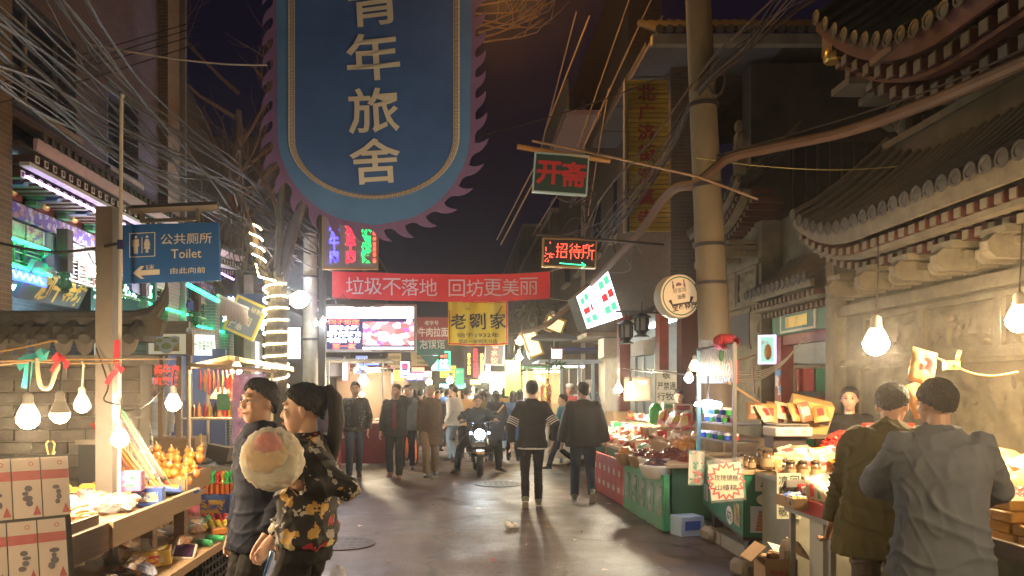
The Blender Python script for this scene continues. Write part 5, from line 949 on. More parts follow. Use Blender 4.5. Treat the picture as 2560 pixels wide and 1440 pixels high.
# planter with gold beads and wicker
pl = thing('bead_planter', 'beige planter box overflowing with gold bead strings', 'planter', W(130,1262,5.2)); m = MB(); m.loft([(V((0,0,0)),.075,.06,None),(V((0,0,.15)),.095,.075,None),(V((0,0,.145)),.085,.065,None),(V((0,0,.12)),.08,.06,None)], 16, 5); m.build('pot', mat('pot_beige', (.50,.36,.22), .7), pl, loc=(0,0,0)); gb = mat('gold_beads', (.75,.48,.08), .3, .7); m = MB()
for k in range(120): a = U(0,2*pi); r = .085*math.sqrt(U(0,1)); m.ell((r*cos(a), r*sin(a)*.8, .14+.06*(1-(r/.085)**2)+U(-.01,.02)), (.009,.009,.009), 6, 4)
for s in range(5):
    for k in range(14): m.ell((.09-.17*s/4+.005*sin(k), -.072-.004*k*.2, .15-.011*k), (.0055,.0055,.0055), 5, 4)
m.build('beads', gb, pl, loc=(0,0,0)); m = MB(); m.tube([V((-.09,-.03,.24)), V((0,-.03,.22)), V((.09,-.03,.17)), V((.14,-.03,.12))], .014, 7); m.build('bead_garland', gb, pl, loc=(0,0,0))
gourdm = mat('gourd_varnish', (.50,.19,.035), .16, col2=(.40,.13,.02), ns=5, coat=.6, rand=.14); stemm = mat('gourd_stem', (.62,.50,.30), .6)
gourd = MB(); gourd.lathe([(.004,0),(.028,.004),(.044,.022),(.048,.044),(.040,.066),(.024,.080),(.021,.086),(.027,.096),(.029,.108),(.022,.122),(.009,.131),(.006,.136)], n=14); gourd.mi = 1; gourd.tube([V((0,0,.134)), V((.003,0,.148)), V((.007,0,.158))], [.006,.004,.0035], 6); gm = gourd.mesh('gourd', [gourdm, stemm])
place('gourd', gm, W(125,1195,5.15), (0,.15,0), 'gourd with looped handle standing behind the bead planter', 'gourd', None, 1.15); m = MB()
for s in (-1,1): m.tube([V((0,0,0)), V((.02*s,0,.06)), V((.03*s,0,.11)), V((.012*s,.0,.13))], .006, 6)
tag(m.build('bamboo_tongs', mat('bamboo_gold', (.55,.36,.10), .5), loc=W(126,1150,5.15)), 'pair of bent bamboo strips above the gourd', 'tongs')
b = MB(); b.tube([V((0,0,.02)), V((.10,.02,.03)), V((.2,.03,.02))], [.028,.032,.03], 10); table_item('plush_roll', b.mesh('plush_roll', mat('plush_pink', (.62,.36,.26), .9, bump=.8, bs=120)), 165,1238, .1, 'pinkish plush roll beside the yellow boxes', 'toy')
# gourd heap in a tilted carton
gc = thing('gourd_carton', 'open tilted carton holding the heap of orange gourds', 'carton', W(430,1200,6.6)); part('front', cardb, gc, (-2.60, 5.78, .853), (-2.06, 5.80, .96)); part('side', cardb, gc, (-2.07, 5.8, .853), (-2.05, 6.35, 1.0)); part('floor', cardb, gc, (-2.60, 5.8, .853), (-2.07, 6.35, .89)); part('flap', cardb, gc, (-2.54, 5.66, .90), (-2.10, 5.77, .92))
gpos = []
for r in range(4):
    for k in range(7-r//2):
        z = .89+.05*r+U(0,.015); x = -2.54+.078*k+.035*(r % 2)+U(-.01,.01); y = 5.86+.12*r+U(-.02,.02); gpos.append((x, y, z))
for k, p in enumerate(gpos): place('gourd', gm, p, (U(-.35,.35), U(-.35,.35), U(0,6)), 'shiny orange gourd in the heap in the tilted carton', 'gourd', 'orange gourds in the carton', U(.82,1.28))
# sticks and toy swords
stk = thing('plastic_sleeve', 'clear plastic sleeve standing round the toy sticks', 'sleeve', W(330,1200,5.9)); m = MB(); A, B_ = W(385,1215,5.6), W(262,1010,5.9); m.tube([A, B_], [.10,.12], 12, cap=False); m.build('sleeve', film, stk)
sticks = (('red toy stick with yellow tip, foremost in the bundle',cR),('orange toy stick at the left of the bundle',cO),('second orange toy stick at the left of the bundle',cO),('bright yellow toy stick in the bundle',cY),('pale wooden stick at the right of the bundle',woodl),('thick bamboo flute at the right edge of the bundle',mat('bamboo_flute',(.50,.30,.11),.45)),('cream toy sword in the bundle',cW),('green and cream toy stick in the bundle',cG),('dark red toy sword in the bundle',lab_mat('print_maroon',(.25,.02,.02))))
for k, (lab, mm) in enumerate(sticks):
    off = (k-4)*.026; a = A+V((off*1.1+.02, U(-.06,.06), -.02)); c = B_+V((off*1.2+.01, U(-.05,.05), U(-.18,.02))); t = thing('toy_stick', lab, 'toy stick', a); m = MB(); m.tube([a, a.lerp(c,.5), c], [.013,.014,.012], 7); m.build('shaft', mm, t); m = MB(); m.tube([a.lerp(c,.12), a.lerp(c,.17)], .019, 7); m.build('guard', cY if k % 2 else cK, t)
sc = thing('bamboo_scroll', 'orange bamboo slat scroll standing behind the toy sticks', 'scroll', (-2.72, 6.2, .85))
for k in range(7): b = MB(); x = -2.80+.028*k; b.cbox((x, 6.16+.01*sin(k), 1.02), (.02,.012,.34), .004); b.build('slat', mat('orange_slat', (.55,.26,.09), .5, rand=.15), sc)
m = MB(); m.cbox((-2.98, 6.24, 1.0), (.24,.03,.42), .006); tag(m.build('slate_board', mat('slate', (.04,.042,.05), .5, col2=(.06,.06,.07), ns=5)), 'dark slate board with pale top leaning on the brick wall', 'board'); m = MB(); m.box((-2.98,6.21,1.215), (.25,.03,.04)); tag(m.build('pale_ledge', conc), 'pale stone strip on top of the dark slate board', 'strip')
# candy and toy bags heap
candy = [cellmat('candy_%d' % k, c, 45, .25, coat=.6) for k, c in enumerate(([(.62,.12,.08),(.65,.5,.4),(.6,.35,.1),(.65,.6,.55)], [(.60,.50,.45),(.55,.15,.2),(.65,.55,.2),(.3,.4,.6)], [(.6,.45,.3),(.65,.6,.5),(.6,.2,.1),(.5,.4,.3)]))]
cpk = [pillow(.13,.10,.055, [candy[k]], wob=.02, seed=k*3) for k in range(3)]; fpk = [pillow(.14,.11,.065, [film], wob=.025, seed=k*5+1) for k in range(2)]
for k in range(34):
    u = k/33; Y = 4.25+1.0*(k % 9)/8; x = -2.06-.40*U(0,1)-.05; place('candy_bag', cpk[k % 3], (x, Y, .885+U(0,.06)), (U(-.5,.5), U(-.5,.5), U(0,6)), 'small clear bag of bright candy in the heap on the toy table', 'bag', 'candy bags in the heap')
for k in range(7): place('crinkled_wrapper', fpk[k % 2], (-2.08-.36*U(0,1), U(4.2,5.3), .93+U(0,.04)), (U(-.5,.5), U(-.5,.5), U(0,6)), 'crinkled clear wrapper lying on the candy heap', 'wrapper', 'wrappers on the candy heap')
# ladle crate
lc = thing('ladle_crate', 'shallow wooden crate of wooden ladles at the table edge', 'crate', (-2.15, 4.05, .85))
for lo, hi in (((-2.34,3.78,.85),(-2.02,3.80,.95)),((-2.34,4.28,.85),(-2.02,4.30,.95)),((-2.03,3.8,.85),(-2.01,4.28,.94)),((-2.35,3.8,.85),(-2.33,4.28,.95)),((-2.33,3.8,.852),(-2.03,4.28,.86))): part('board', midw, lc, lo, hi)
ladm = mat('ladle_wood', (.52,.28,.10), .4, col2=(.42,.2,.07), ns=6, rand=.12); m = MB(); m.ell((0,0,.02), (.035,.03,.02), 10, 6); m.tube([V((.02,0,.03)), V((.08,0,.045)), V((.15,0,.04))], [.010,.007,.008], 6); lme = m.mesh('ladle', ladm)
for k in range(16): place('ladle', lme, (U(-2.26,-2.10), U(3.86,4.22), .88+.004*k), (U(-.3,.3), U(-.5,.1), U(0,6)), 'small wooden ladle in the shallow crate', 'ladle', 'ladles in the crate')
# toy pumps on patterned box
ptb = boxm(.34,.30,.22, [cB, cellmat('dots_print', [(.08,.10,.35),(.6,.5,.1),(.1,.15,.45),(.55,.25,.1)], 25, .4), cY]); place('patterned_carton', ptb, (-2.27, 7.15, .452), (0,0,.1), 'blue patterned carton carrying the bubble pumps', 'carton')
pmp = {}
for nm, c in (('green',(.04,.50,.12)),('yellow',(.70,.45,.04)),('orange',(.68,.25,.03)),('red',(.60,.03,.06))):
    pm_ = mat('pump_'+nm, c, .25, coat=.5); m = MB(); m.mi = 1; m.lathe([(.018,0),(.018,.10),(.02,.10)], n=10); m.mi = 0; m.lathe([(.034,.10),(.034,.106),(.020,.112),(.013,.125),(.015,.16),(.020,.175),(.020,.19),(.010,.205),(.006,.21)], n=10); m.box((.018,0,.165), (.03,.012,.03)); pmp[nm] = m.mesh('bubble_pump', [pm_, mat('pump_body', (.62,.16,.04), .2, coat=.5)])
for k in range(14): nm = ('green','yellow','orange','green','red','yellow','green')[k % 7]; place('bubble_pump', pmp[nm], (-2.41+.048*(k % 7)+U(-.005,.005), 7.05+.10*(k//7), .675), (U(-.05,.05),U(-.05,.05),U(0,6)), nm+' toy bubble pump standing on the patterned carton', 'toy', nm+' bubble pumps')
b = MB(); b.ell((0,0,.03), (.02,.02,.025), 8, 6); b.tube([V((0,0,0)), V((0,0,.02))], .012, 8); place('toy_mallet', b.mesh('toy_mallet', cR), (-2.36,7.0,.885), (0,0,0), 'round red toy handle above the bubble pumps', 'toy')
# balls
ballm = {n: mat('ball_'+n, c, .35, coat=.3, rand=.08) for n, c in (('yellow',(.68,.52,.04)),('red',(.58,.03,.02)))}
for nm, r0 in (('yellow',0),('red',3)):
    m = MB(); m.ell((0,0,.03), (.03,.03,.03), 10, 7); m.mi = 1
    for s in (-1,1): m.ell((s*.010,-.028,.036), (.004,.003,.005), 5, 4)
    m.ell((0,-.029,.026), (.009,.006,.004), 6, 4); bm_ = m.mesh('toy_ball', [ballm[nm], cK if nm == 'yellow' else cR])
    for r in range(3):
        for k in range(9): place('toy_ball', bm_, (-2.48+.064*k+.03*(r % 2), 6.35+.07*(r+r0), .452+.012*r+(.02 if nm == 'red' else 0)), (U(-.2,.2),0,U(-.4,.4)), nm+' toy ball in the rows on the low shelf', 'toy ball', nm+' toy balls on the low shelf')
# low shelf goods
pl2 = boxm(.30,.20,.10, [cY, cellmat('toy_print_y', [(.65,.42,.05),(.6,.5,.15),(.6,.2,.05),(.65,.55,.4)], 20, .25, coat=.6), cR]); place('toy_pack', pl2, (-2.08, 5.15, .452), (.0,-.12,.3), 'yellow blister pack of toys on the low shelf', 'pack')
b = MB(); b.cbox((0,0,.012), (.16,.24,.02), .006); b.mi = 1; b.box((0,0,.0232), (.13,.20,.002)); place('toy_tablet', b.mesh('toy_tablet', [cW, mat('purple_screen', (.05,.02,.07), .15, coat=.5)]), (-1.95, 5.45, .47), (.25,.1,.25), 'dark purple toy tablet leaning at the shelf edge', 'toy')
for k in range(22):
    x = U(-2.6,-1.95); Y = U(4.0,5.1) if k < 13 else U(5.4,6.3); place('toy_bag', pillow(.17,.13,.07, [candy[k % 3] if k % 3 else cellmat('toy_mix', [(.45,.45,.5),(.3,.3,.5),(.5,.3,.1),(.15,.3,.45),(.6,.6,.6)], 30, .25, coat=.5)], wob=.03, seed=k) if k < 4 else cpk[k % 3], (x, Y, .50+U(0,.05)), (U(-.4,.4), U(-.4,.4), U(0,6)), 'small bagged toy in the clutter on the low shelf', 'bag', 'bagged toys on the low shelf', U(1.0,1.4))
for k in range(18): x = U(-2.6,-1.92); Y = U(4.0,6.2); place('crinkled_wrapper', fpk[k % 2], (x, Y, .57+U(0,.06)), (U(-.6,.6), U(-.6,.6), U(0,6)), 'crinkled clear bag on top of the low shelf toys', 'wrapper', 'clear bags on the low shelf', U(1.1,1.7))
m = MB(); m.lathe([(.028,0),(.03,.01),(.026,.10),(.022,.16),(.01,.165)], n=10)
for p, r, lab in (((-2.13,6.3,.53),(1.1,0,.9),'bright green toy tube lying across the clear bags'),((-1.95,5.95,.48),(1.5,0,1.2),'green toy packet roll near the shelf edge'),((-1.98,5.85,.47),(1.5,0,.9),'second green roll near the shelf edge')): place('green_tube', m.mesh('green_tube', mat('tube_green', (.08,.48,.18), .3, coat=.3)), p, r, lab, 'toy')
m = MB(); m.cbox((0,0,.03), (.12,.08,.05), .008); place('orange_block', m.mesh('orange_block', cO), (-1.95,6.25,.452), (0,0,.4), 'small orange block at the right end of the low shelf', 'toy'); m = MB(); m.ell((0,0,.02), (.11,.035,.02), 10, 6); place('dark_brush', m.mesh('dark_brush', cK), (-2.05,6.45,.452), (0,0,.2), 'long dark brush lying on the low shelf', 'brush')
place('plush_bag', pillow(.24,.26,.10, [cellmat('plush_mix', [(.50,.06,.15),(.40,.05,.12),(.15,.10,.25),(.5,.2,.3)], 14, .5)], wob=.02), (-2.4, 6.75, .62), (1.35,0,.2), 'crimson plush toy in a bag leaning behind the balls', 'toy')
jar1 = mat('sauce_dark', (.05,.02,.012), .15, coat=.5); jar2 = mat('sauce_amber', (.36,.12,.03), .2, coat=.5)
# ================================================================ food cart with wooden roof
FC = thing('food_cart', 'wooden roofed snack cart with lit underside behind the couple', 'cart', (-3.0, 8.9, 0)); ply = mat('plywood', (.50,.36,.20), .6, col2=(.42,.29,.15), ns=4); aged = mat('aged_pole', (.36,.30,.22), .6)
m = MB(); pk_ = W(572,888,9.2); l_, r_, bk = W(478,910,8.4), W(735,918,8.4), W(560,895,10.2)
m.add([l_, pk_, W(600,905,10.4), W(500,912,10.2)]+[p+V((0,0,-.05)) for p in (l_, pk_, W(600,905,10.4), W(500,912,10.2))], [(3,2,1,0),(4,5,6,7),(0,1,5,4),(1,2,6,5),(2,3,7,6),(3,0,4,7)]); m.build('roof_panel', ply, FC)
m = MB(); m.add([pk_, r_, W(690,905,10.4), W(600,905,10.4)]+[p+V((0,0,-.05)) for p in (pk_, r_, W(690,905,10.4), W(600,905,10.4))], [(3,2,1,0),(4,5,6,7),(0,1,5,4),(1,2,6,5),(2,3,7,6),(3,0,4,7)]); m.build('roof_panel', ply, FC)
for a, c in ((W(470,912,8.35),W(690,928,8.35)),): m = MB(); m.tube([a, c], .022, 7); m.build('front_pole', aged, FC)
for x in (472, 588): p = W(x,925,8.4); m = MB(); m.tube([V((p.x,8.4,.0)), p], .02, 7); m.build('post', aged, FC)
for x in (520, 680): p = W(x,905,10.1); m = MB(); m.tube([V((p.x,10.1,.0)), p], .02, 7); m.build('post', aged, FC)
part('counter', steel, FC, (-3.15, 8.35, .74), (-2.3, 9.7, .80)); part('front_panel', mat('dull_steel', (.25,.24,.23), .45, .5), FC, (-3.12, 8.38, .25), (-2.34, 8.42, .74)); part('shelf', aged, FC, (-3.12, 8.6, 1.3), (-2.5, 9.6, 1.32)); part('side_panel', MATS['dull_steel'], FC, (-2.36, 8.42, .25), (-2.33, 9.7, .74)); part('wheel_axle', steeld, FC, (-3.1, 8.9, .2), (-2.35, 8.95, .25))
for x in (-3.08, -2.42): m = MB(); m.lathe([(.19,-.03),(.22,-.02),(.22,.02),(.19,.03)], (x, 8.92, .22), 18, Matrix.Rotation(pi/2, 3, 'Y')); m.build('wheel', blkp, FC)
part('green_placard', cG, FC, (-2.62, 8.33, 1.42), (-2.48, 8.345, 1.60)); 
b = MB(); b.lathe([(.02,0),(.12,.01),(.14,.05),(.13,.05),(.10,.02),(.0,.02)], n=16); basin = b.mesh('pan', steeld)
for k, (x, y) in enumerate(((-2.9,8.6),(-2.6,8.65),(-2.85,9.1),(-2.5,9.1))):
    tag(put('snack_tray', basin, (x,y,.80)), ('round pan of brown snacks at the front left of the food cart','round pan of skewers at the front right of the food cart','back left pan on the food cart','back right pan on the food cart')[k], 'pan'); m = MB(); 
    for q in range(26): a = U(0,2*pi); r = .11*math.sqrt(U(0,1)); m.ell((x+r*cos(a), y+r*sin(a), .83+U(0,.04)), (.025,.012,.012), 6, 4, Matrix.Rotation(U(0,3), 3, 'Z'))
    o = m.build('snack_heap', mat('fried_snack', (.30,.14,.05), .5, col2=(.42,.2,.07), ns=12)); tag(o, ('heap of brown fried snacks in the front left pan','heap of brown snacks in the front right pan','heap of brown snacks in the back left pan','heap of snacks in the back right pan')[k], 'snacks')
for k in range(4): m = MB(); m.cbox((-2.5+.0*k, 8.9, .86+.095*k), (.14,.14,.085), .006); tag(m.build('spice_tub', mat('spice_orange', (.48,.18,.04), .35, rand=.15)), 'orange spice tub in the stack on the food cart', 'tub', 'spice tubs on the food cart')
for k in range(11): m = MB(); m.lathe([(.026,0),(.028,.01),(.028,.11),(.012,.14),(.011,.165),(.014,.17),(.0,.175)], n=10); place('sauce_bottle', m.mesh('sauce_bottle', (jar1, jar2, cR, cY)[k % 4]), (-3.08+.06*k, 8.95+U(-.04,.04), 1.32), (0,0,0), ('dark','amber','red','yellow')[k % 4]+' sauce bottle on the upper shelf of the food cart', 'bottle', ('dark','amber','red','yellow')[k % 4]+' cart bottles')
for k in range(8): m = MB(); m.tube([V((0,0,0)), V((.01,0,-.1)), V((0,0,-.22-.03*(k % 3)))], [.006,.02,.014], 7); place('sausage', m.mesh('sausage', jar2 if k % 2 else cR), W(500+11*k,925,8.6), (0,0,0), 'dried sausage hanging under the food cart roof', 'sausage', 'sausages under the cart roof')
purb = plastic_film('purple_bag_film', (.50,.34,.62), .5, .3)
tag(put('plastic_bags', pillow(.36,.78,.14, [purb], 16, 24, wob=.09, seed=2), W(622,1025,8.2), (pi/2,0,.1)), 'bunch of purple plastic bags hanging from the food cart', 'bags'); m = MB(); m.loft([(V((0,0,z)), w, d_, None) for z, w, d_ in ((0,.05,.03),(-.1,.10,.05),(-.22,.08,.05),(-.3,.03,.02))], 12); tag(m.build('plastic_bags', plastic_film('red_bag_film', (.7,.08,.08), .6, .35), loc=W(585,935,8.35)), 'small red plastic bag hanging left of the purple bags', 'bags')
m = MB(); m.box((0,0,0), (.02,.03,.34)); m.box((.02,0,.05), (.05,.03,.03)); tag(m.build('yellow_clamp', cY, loc=(-2.86,8.5,.98)), 'yellow tool clamp standing on the food cart counter', 'clamp'); m = MB(); m.box((0,0,0), (.24,.16,.15), Matrix.Rotation(.2, 3, 'Y')); tag(m.build('black_tub', blkp, loc=(-2.62,8.42,.95)), 'black plastic tub on the food cart counter', 'tub')
m = MB(); m.add([V((-.17,0,-.05)), V((.16,0,-.08)), V((.12,.05,.06)), V((-.1,.05,.08))], [(0,1,2,3)]); tag(m.build('cardboard_flap', cardb, loc=W(560,985,8.8)), 'bent cardboard flap tied inside the food cart', 'cardboard')
for k in range(7): place('snack_packet', pillow(.16,.12,.05, [(cR,cG,cB,cW,cO,cR,cW)[k]], wob=.01, seed=k), (-2.62+.05*k-.0, 9.2+U(-.3,.3), .87+U(0,.03)), (U(-.3,.3),U(-.3,.3),U(0,6)), ('red','green','blue','cream','orange','small red','small cream')[k]+' snack packet on the right end of the food cart', 'packet')
# ================================================================ sauce beef kiosk
KX = thing('beef_kiosk', 'wooden kiosk with dish photo sign and red glass lettering on the left', 'kiosk', (-4.3, 11.3, 0)); kw = mat('kiosk_wood', (.30,.18,.09), .6, col2=(.22,.13,.065), ns=4, stretch=(1,1,6)); YK = 11.0
a, c = W(365,888,YK), W(472,832,YK); part('fascia', kw, KX, (a.x, YK, a.z), (c.x+.05, YK+.1, c.z+.05)); 
m = MB(); p = W(418,860,YK-.03); m.box(p, (.53,.03,.29)); m.build('picture_mount', glow('mount_cream', (.70,.62,.45), .25, False), KX); m = MB(); m.box(p+V((0,-.02,0)), (.36,.01,.21)); m.build('dish_photo', cellmat('dish_photo', [(.55,.42,.12),(.50,.30,.10),(.20,.35,.12),(.55,.50,.35)], 16, .4), KX)
for dx, dz, r in ((-.10,.05,.07),(.11,.05,.07),(0,-.03,.11)): m = MB(); m.lathe([(r,0),(r*.95,.008),(r*.7,.01),(0,.012)], p+V((dx,-.026,dz)), 16, Matrix.Rotation(pi/2, 3, 'X')); m.build('dish', [whitep], KX); m = MB(); m.ell(p+V((dx,-.036,dz)), (r*.7,.006,r*.45), 10, 5); m.build('food', mat('noodle_food', (.50,.32,.10), .5, col2=(.25,.35,.10), ns=25), KX)
sp_ = [W(474,888,YK), W(539,889,YK+1.4), W(537,838,YK+1.4), W(474,836,YK)]; m = MB(); m.add(sp_, [(0,1,2,3)]); m.build('side_sign', glow('kiosk_white', (.80,.85,.78), .9), KX, smooth=False); ux = (sp_[1]-sp_[0]).normalized(); text('十香酱牛肉', KX, sum(sp_, V((0,0,0)))/4, ux, (0,0,1), .16, mat('sign_green', (.02,.28,.10), .5), .02, fit=1.05, lift=.012)
for k in range(9): t_ = k/8; p = W(474,832,YK).lerp(W(537,835,YK+1.4), t_); m = MB(); m.ell(p+V((0,0,.03)), (.05,.07,.05), 8, 6); m.build('crest', whitep, KX)
for x in (370,402,448,472): p = W(x,890,YK); part('post', kw, KX, (p.x-.035, YK-.02, .1), (p.x+.035, YK+.05, p.z))
p0, p1 = W(402,1000,YK), W(448,895,YK); part('glass', mat('kiosk_glass', (.55,.65,.85), .08, alpha=.22, emit=(.35,.45,.75), es=.12, sample=False), KX, (p0.x, YK+.02, p0.z), (p1.x+.1, YK+.03, p1.z)); text('酱牛肉', KX, W(417,925,YK-.02), (1,0,0), (0,0,1), .17, mat('glass_red', (.65,.05,.03), .5, emit=(1,.1,.05), es=.6, sample=False), .03, fit=.36); text('肉夹馍', KX, W(416,952,YK-.02), (1,0,0), (0,0,1), .13, MATS['glass_red'], .02, fit=.36)
part('counter', kw, KX, (-4.5, YK-.1, .1), (-3.75, YK+.5, .95)); part('back_wall', mat('kiosk_blue', (.10,.14,.28), .6), KX, (-4.6, YK+1.2, .1), (-3.7, YK+1.25, 2.3)); part('ceiling_light', glow('kiosk_tube', (.6,.75,1), 5), KX, (-4.4, YK+.5, 2.2), (-3.8, YK+.55, 2.23)); part('corner_crest', goldp, KX, (a.x-.05, YK-.01, c.z+.05), (a.x+.12, YK+.1, c.z+.22)); part('stepped_crest', kw, KX, (a.x+.14, YK+.0, c.z+.05), (c.x, YK+.08, c.z+.17))
# menu boards and awning further left
sign('tilted_menu', 'grey menu board in a yellow frame tilted left of the lit trunk', (576,752,652,838), 14.8, mat('menu_grey', (.14,.16,.20), .4), [('秘制',.75,.2,.16,creamp),('烤肉',.4,.55,.3,creamp),('烤串',.3,.82,.2,creamp)], mat('yellow_frame', (.62,.48,.08), .5), .06, .05, roll=.42)
sign('blue_led_sign', 'dark blue panel with white glowing characters behind the tilted menu board', (566,735,660,835), 15.6, mat('navy_panel', (.03,.05,.12), .4), [('羊肉',.25,.18,.22,wl),('泡馍',.15,.6,.22,wl),('小炒',.85,.55,.2,wl),('烤肉',.8,.82,.2,wl)], None, .08)
aw = thing('fringed_awning', 'grey fringed awning edge with green lit rail', 'awning', W(560,740,13)); a, c = W(545,738,12.6), W(620,772,14.0); m = MB(); m.tube([a, c], .025, 8); m.build('rail', whitep, aw); m = MB(); m.sheet(lambda u, v: a.lerp(c,u)+V((.02*sin(u*60)*v, 0, -.32*v*(1+.08*sin(u*47)))), 60, 4); m.build('fringe', mat('awning_grey', (.40,.37,.37), .9, bump=.4, bs=40), aw); m = MB(); m.tube([W(470,712,11.5), W(545,752,12.6)], .03, 6); m.build('green_rail', neon_g, aw)
# ================================================================ meat stall and red clothed table mid left
MS = thing('meat_stall', 'lit meat stall with red cloth behind the floral jacket man', 'stall', (-2.4, 16.8, 0)); redcl = mat('red_tablecloth', (.22,.02,.03), .85, col2=(.15,.015,.02), ns=6)
part('counter', steel, MS, (-2.75, 16.2, .9), (-1.55, 17.4, .95)); part('cloth', redcl, MS, (-2.78, 16.15, .08), (-1.52, 16.19, .92)); part('cloth', redcl, MS, (-1.54, 16.2, .08), (-1.50, 17.4, .92)); part('back_board', mat('stall_wood_lit', (.13,.075,.04), .6), MS, (-2.75, 17.5, .9), (-1.5, 17.55, 2.0)); part('roof', conc, MS, (-2.9, 16.1, 2.25), (-1.4, 17.6, 2.3))
for x in (-2.72, -1.56): part('post', steel, MS, (x-.02, 16.2, .9), (x+.02, 16.24, 2.25))
for k in range(10): m = MB(); m.ell((-2.6+.11*k, 16.45+.1*(k % 3), .99), (.07,.05,.035), 8, 5); tag(m.build('meat_cut', mat('meat', (.40,.10,.06), .4, col2=(.5,.2,.12), ns=20)), 'piece of red meat on the stall counter behind the floral jacket man', 'meat', 'meat on the stall')
RT = thing('red_cloth_table', 'table with hanging dark red cloth beside the woman in floral jacket', 'table', (-2.3, 12.3, 0)); part('cloth', redcl, RT, (-2.75, 12.0, .05), (-1.95, 12.9, .82)); part('top', steel, RT, (-2.78, 11.95, .82), (-1.92, 12.95, .85))
for k in range(3): m = MB(); m.lathe([(.10,0),(.13,.10),(.12,.10),(.09,.02)], (-2.6+.27*k, 12.2, .85), 14); tag(m.build('steel_pot', steel), 'steel pot on the red cloth table', 'pot', 'pots on the red table')
# ================================================================ right: green cart
GC = thing('green_cart', 'green vendor cart with pasted pictures and round white labels', 'cart', (2.9, 7.4, 0)); grn = mat('cart_green', (.018,.16,.085), .4, col2=(.014,.13,.07), ns=5, coat=.2)
c0, c1 = V((2.50,6.62,0)), V((2.80,8.62,0)); dd = (c1-c0).normalized(); nn = V((-dd.y, dd.x, 0)); dx_ = V((dd.y,-dd.x,0))
def cq(s, z, off=0): return c0+dd*s+V((0,0,z))+nn*off          # point on the street face
def fq(s, z, off=0): return c0+dx_*s+V((0,0,z))-dd*off         # point on the face towards the camera
m = MB(); q = [cq(0,.36), cq(2.02,.36), cq(2.02,.93), cq(0,.93)]; m.add(q+[p-nn*.02 for p in q], [(3,2,1,0),(4,5,6,7),(0,1,5,4),(1,2,6,5),(2,3,7,6),(3,0,4,7)]); m.build('street_panel', grn, GC, smooth=False)
m = MB(); q = [fq(0.021,.36), fq(1.0,.36), fq(1.0,.93), fq(0.021,.93)]; m.add(q+[p+dd*.02 for p in q], [(0,1,2,3),(7,6,5,4),(0,4,5,1),(1,5,6,2),(2,6,7,3),(3,7,4,0)]); m.build('front_panel', grn, GC, smooth=False)
m = MB(); q = [fq(-.01,.935,.01), fq(1.0,.935,.01), fq(1.0,.935)+dd*2.03, fq(-.01,.935)+dd*2.03]; m.add(q+[p-V((0,0,.03)) for p in q], [(0,1,2,3),(7,6,5,4),(0,4,5,1),(1,5,6,2),(2,6,7,3),(3,7,4,0)]); m.build('counter', ply, GC, smooth=False)
m = MB(); q = [fq(0,.36), fq(1.0,.36), fq(1.0,.36)+dd*2.0, fq(0,.36)+dd*2.0]; m.add([p for p in q]+[p-V((0,0,.03)) for p in q], [(0,1,2,3),(7,6,5,4),(0,4,5,1),(1,5,6,2),(2,6,7,3),(3,7,4,0)]); m.build('bed', steeld, GC)
for s, o in ((.12,.1),(1.7,.1)): p = cq(s,0)+dx_*o; m = MB(); m.box((p.x,p.y,.24), (.09,.09,.24)); m.build('leg', steeld, GC)
for s, zz in ((.12,.12),(1.7,.12)): p = cq(s,0)+dx_*.12; m = MB(); m.cbox((p.x,p.y,.075), (.36,.26,.15), .04, Matrix.Rotation(.2, 3, 'Z')); tag(m.build('stone_block', mat('block_stone', (.20,.17,.13), .9, col2=(.28,.24,.18), ns=6, bump=.6, bs=25)), ('rounded stone block under the near corner of the green cart','rounded stone block under the far end of the green cart')[s > 1], 'block')
def pic(face, s0, z0, s1, z1, mm, off=.004, nm='picture'): m = MB(); f = cq if face == 0 else fq; q = [f(s0,z0,off), f(s1,z0,off), f(s1,z1,off), f(s0,z1,off)]; m.add(q, [(3,2,1,0)] if face == 0 else [(0,1,2,3)]); return m.build(nm, mm, GC, smooth=False)
def oval(face, s, z, rx, rz_, mm, off=.004): m = MB(); f = cq if face == 0 else fq; q = [f(s+rx*cos(k*pi/10), z+rz_*sin(k*pi/10), off) for k in range(20)]; m.add(q, [tuple(range(20))[::-1]] if face == 0 else [tuple(range(20))]); m.build('round_label', mm, GC, smooth=False)
wl_ = mat('label_white', (.66,.64,.58), .5); rosep = mat('rose_red', (.40,.02,.03), .5, col2=(.25,.01,.02), ns=20); skyp = mat('photo_sky', (.30,.42,.58), .5, col2=(.5,.52,.55), ns=6); pag = mat('photo_brick', (.36,.16,.09), .6)
for f, s, z in ((0,.55,.46),(0,1.6,.70),(1,.55,.47)): oval(f, s, z, .145 if f == 0 else .12, .085, wl_); text('镜糕' if f else '桂花', GC, (cq if f == 0 else fq)(s, z, .006), dd*-1 if f == 0 else dx_, (0,0,1), .085, blkc, .03, lift=.002)
oval(1, .22, .69, .11, .06, wl_); text('玫瑰', GC, fq(.22,.69,.006), dx_, (0,0,1), .06, blkc, .02, lift=.002)
pic(1, .06,.40,.24,.63, skyp); pic(0, 1.68,.42,1.9,.60, skyp); pic(0, .12,.42,.36,.62, cellmat('photo_cakes', [(.30,.22,.14),(.45,.38,.25),(.12,.08,.08),(.4,.3,.1)], 18, .5)); pic(0, .86,.60,1.30,.82, wl_); pic(1, .40,.60,.72,.84, mat('photo_dark', (.06,.025,.02), .5)); pic(1, .55,.61,.72,.83, wl_, .006); pic(1, .10,.76,.28,.90, wl_, .005)
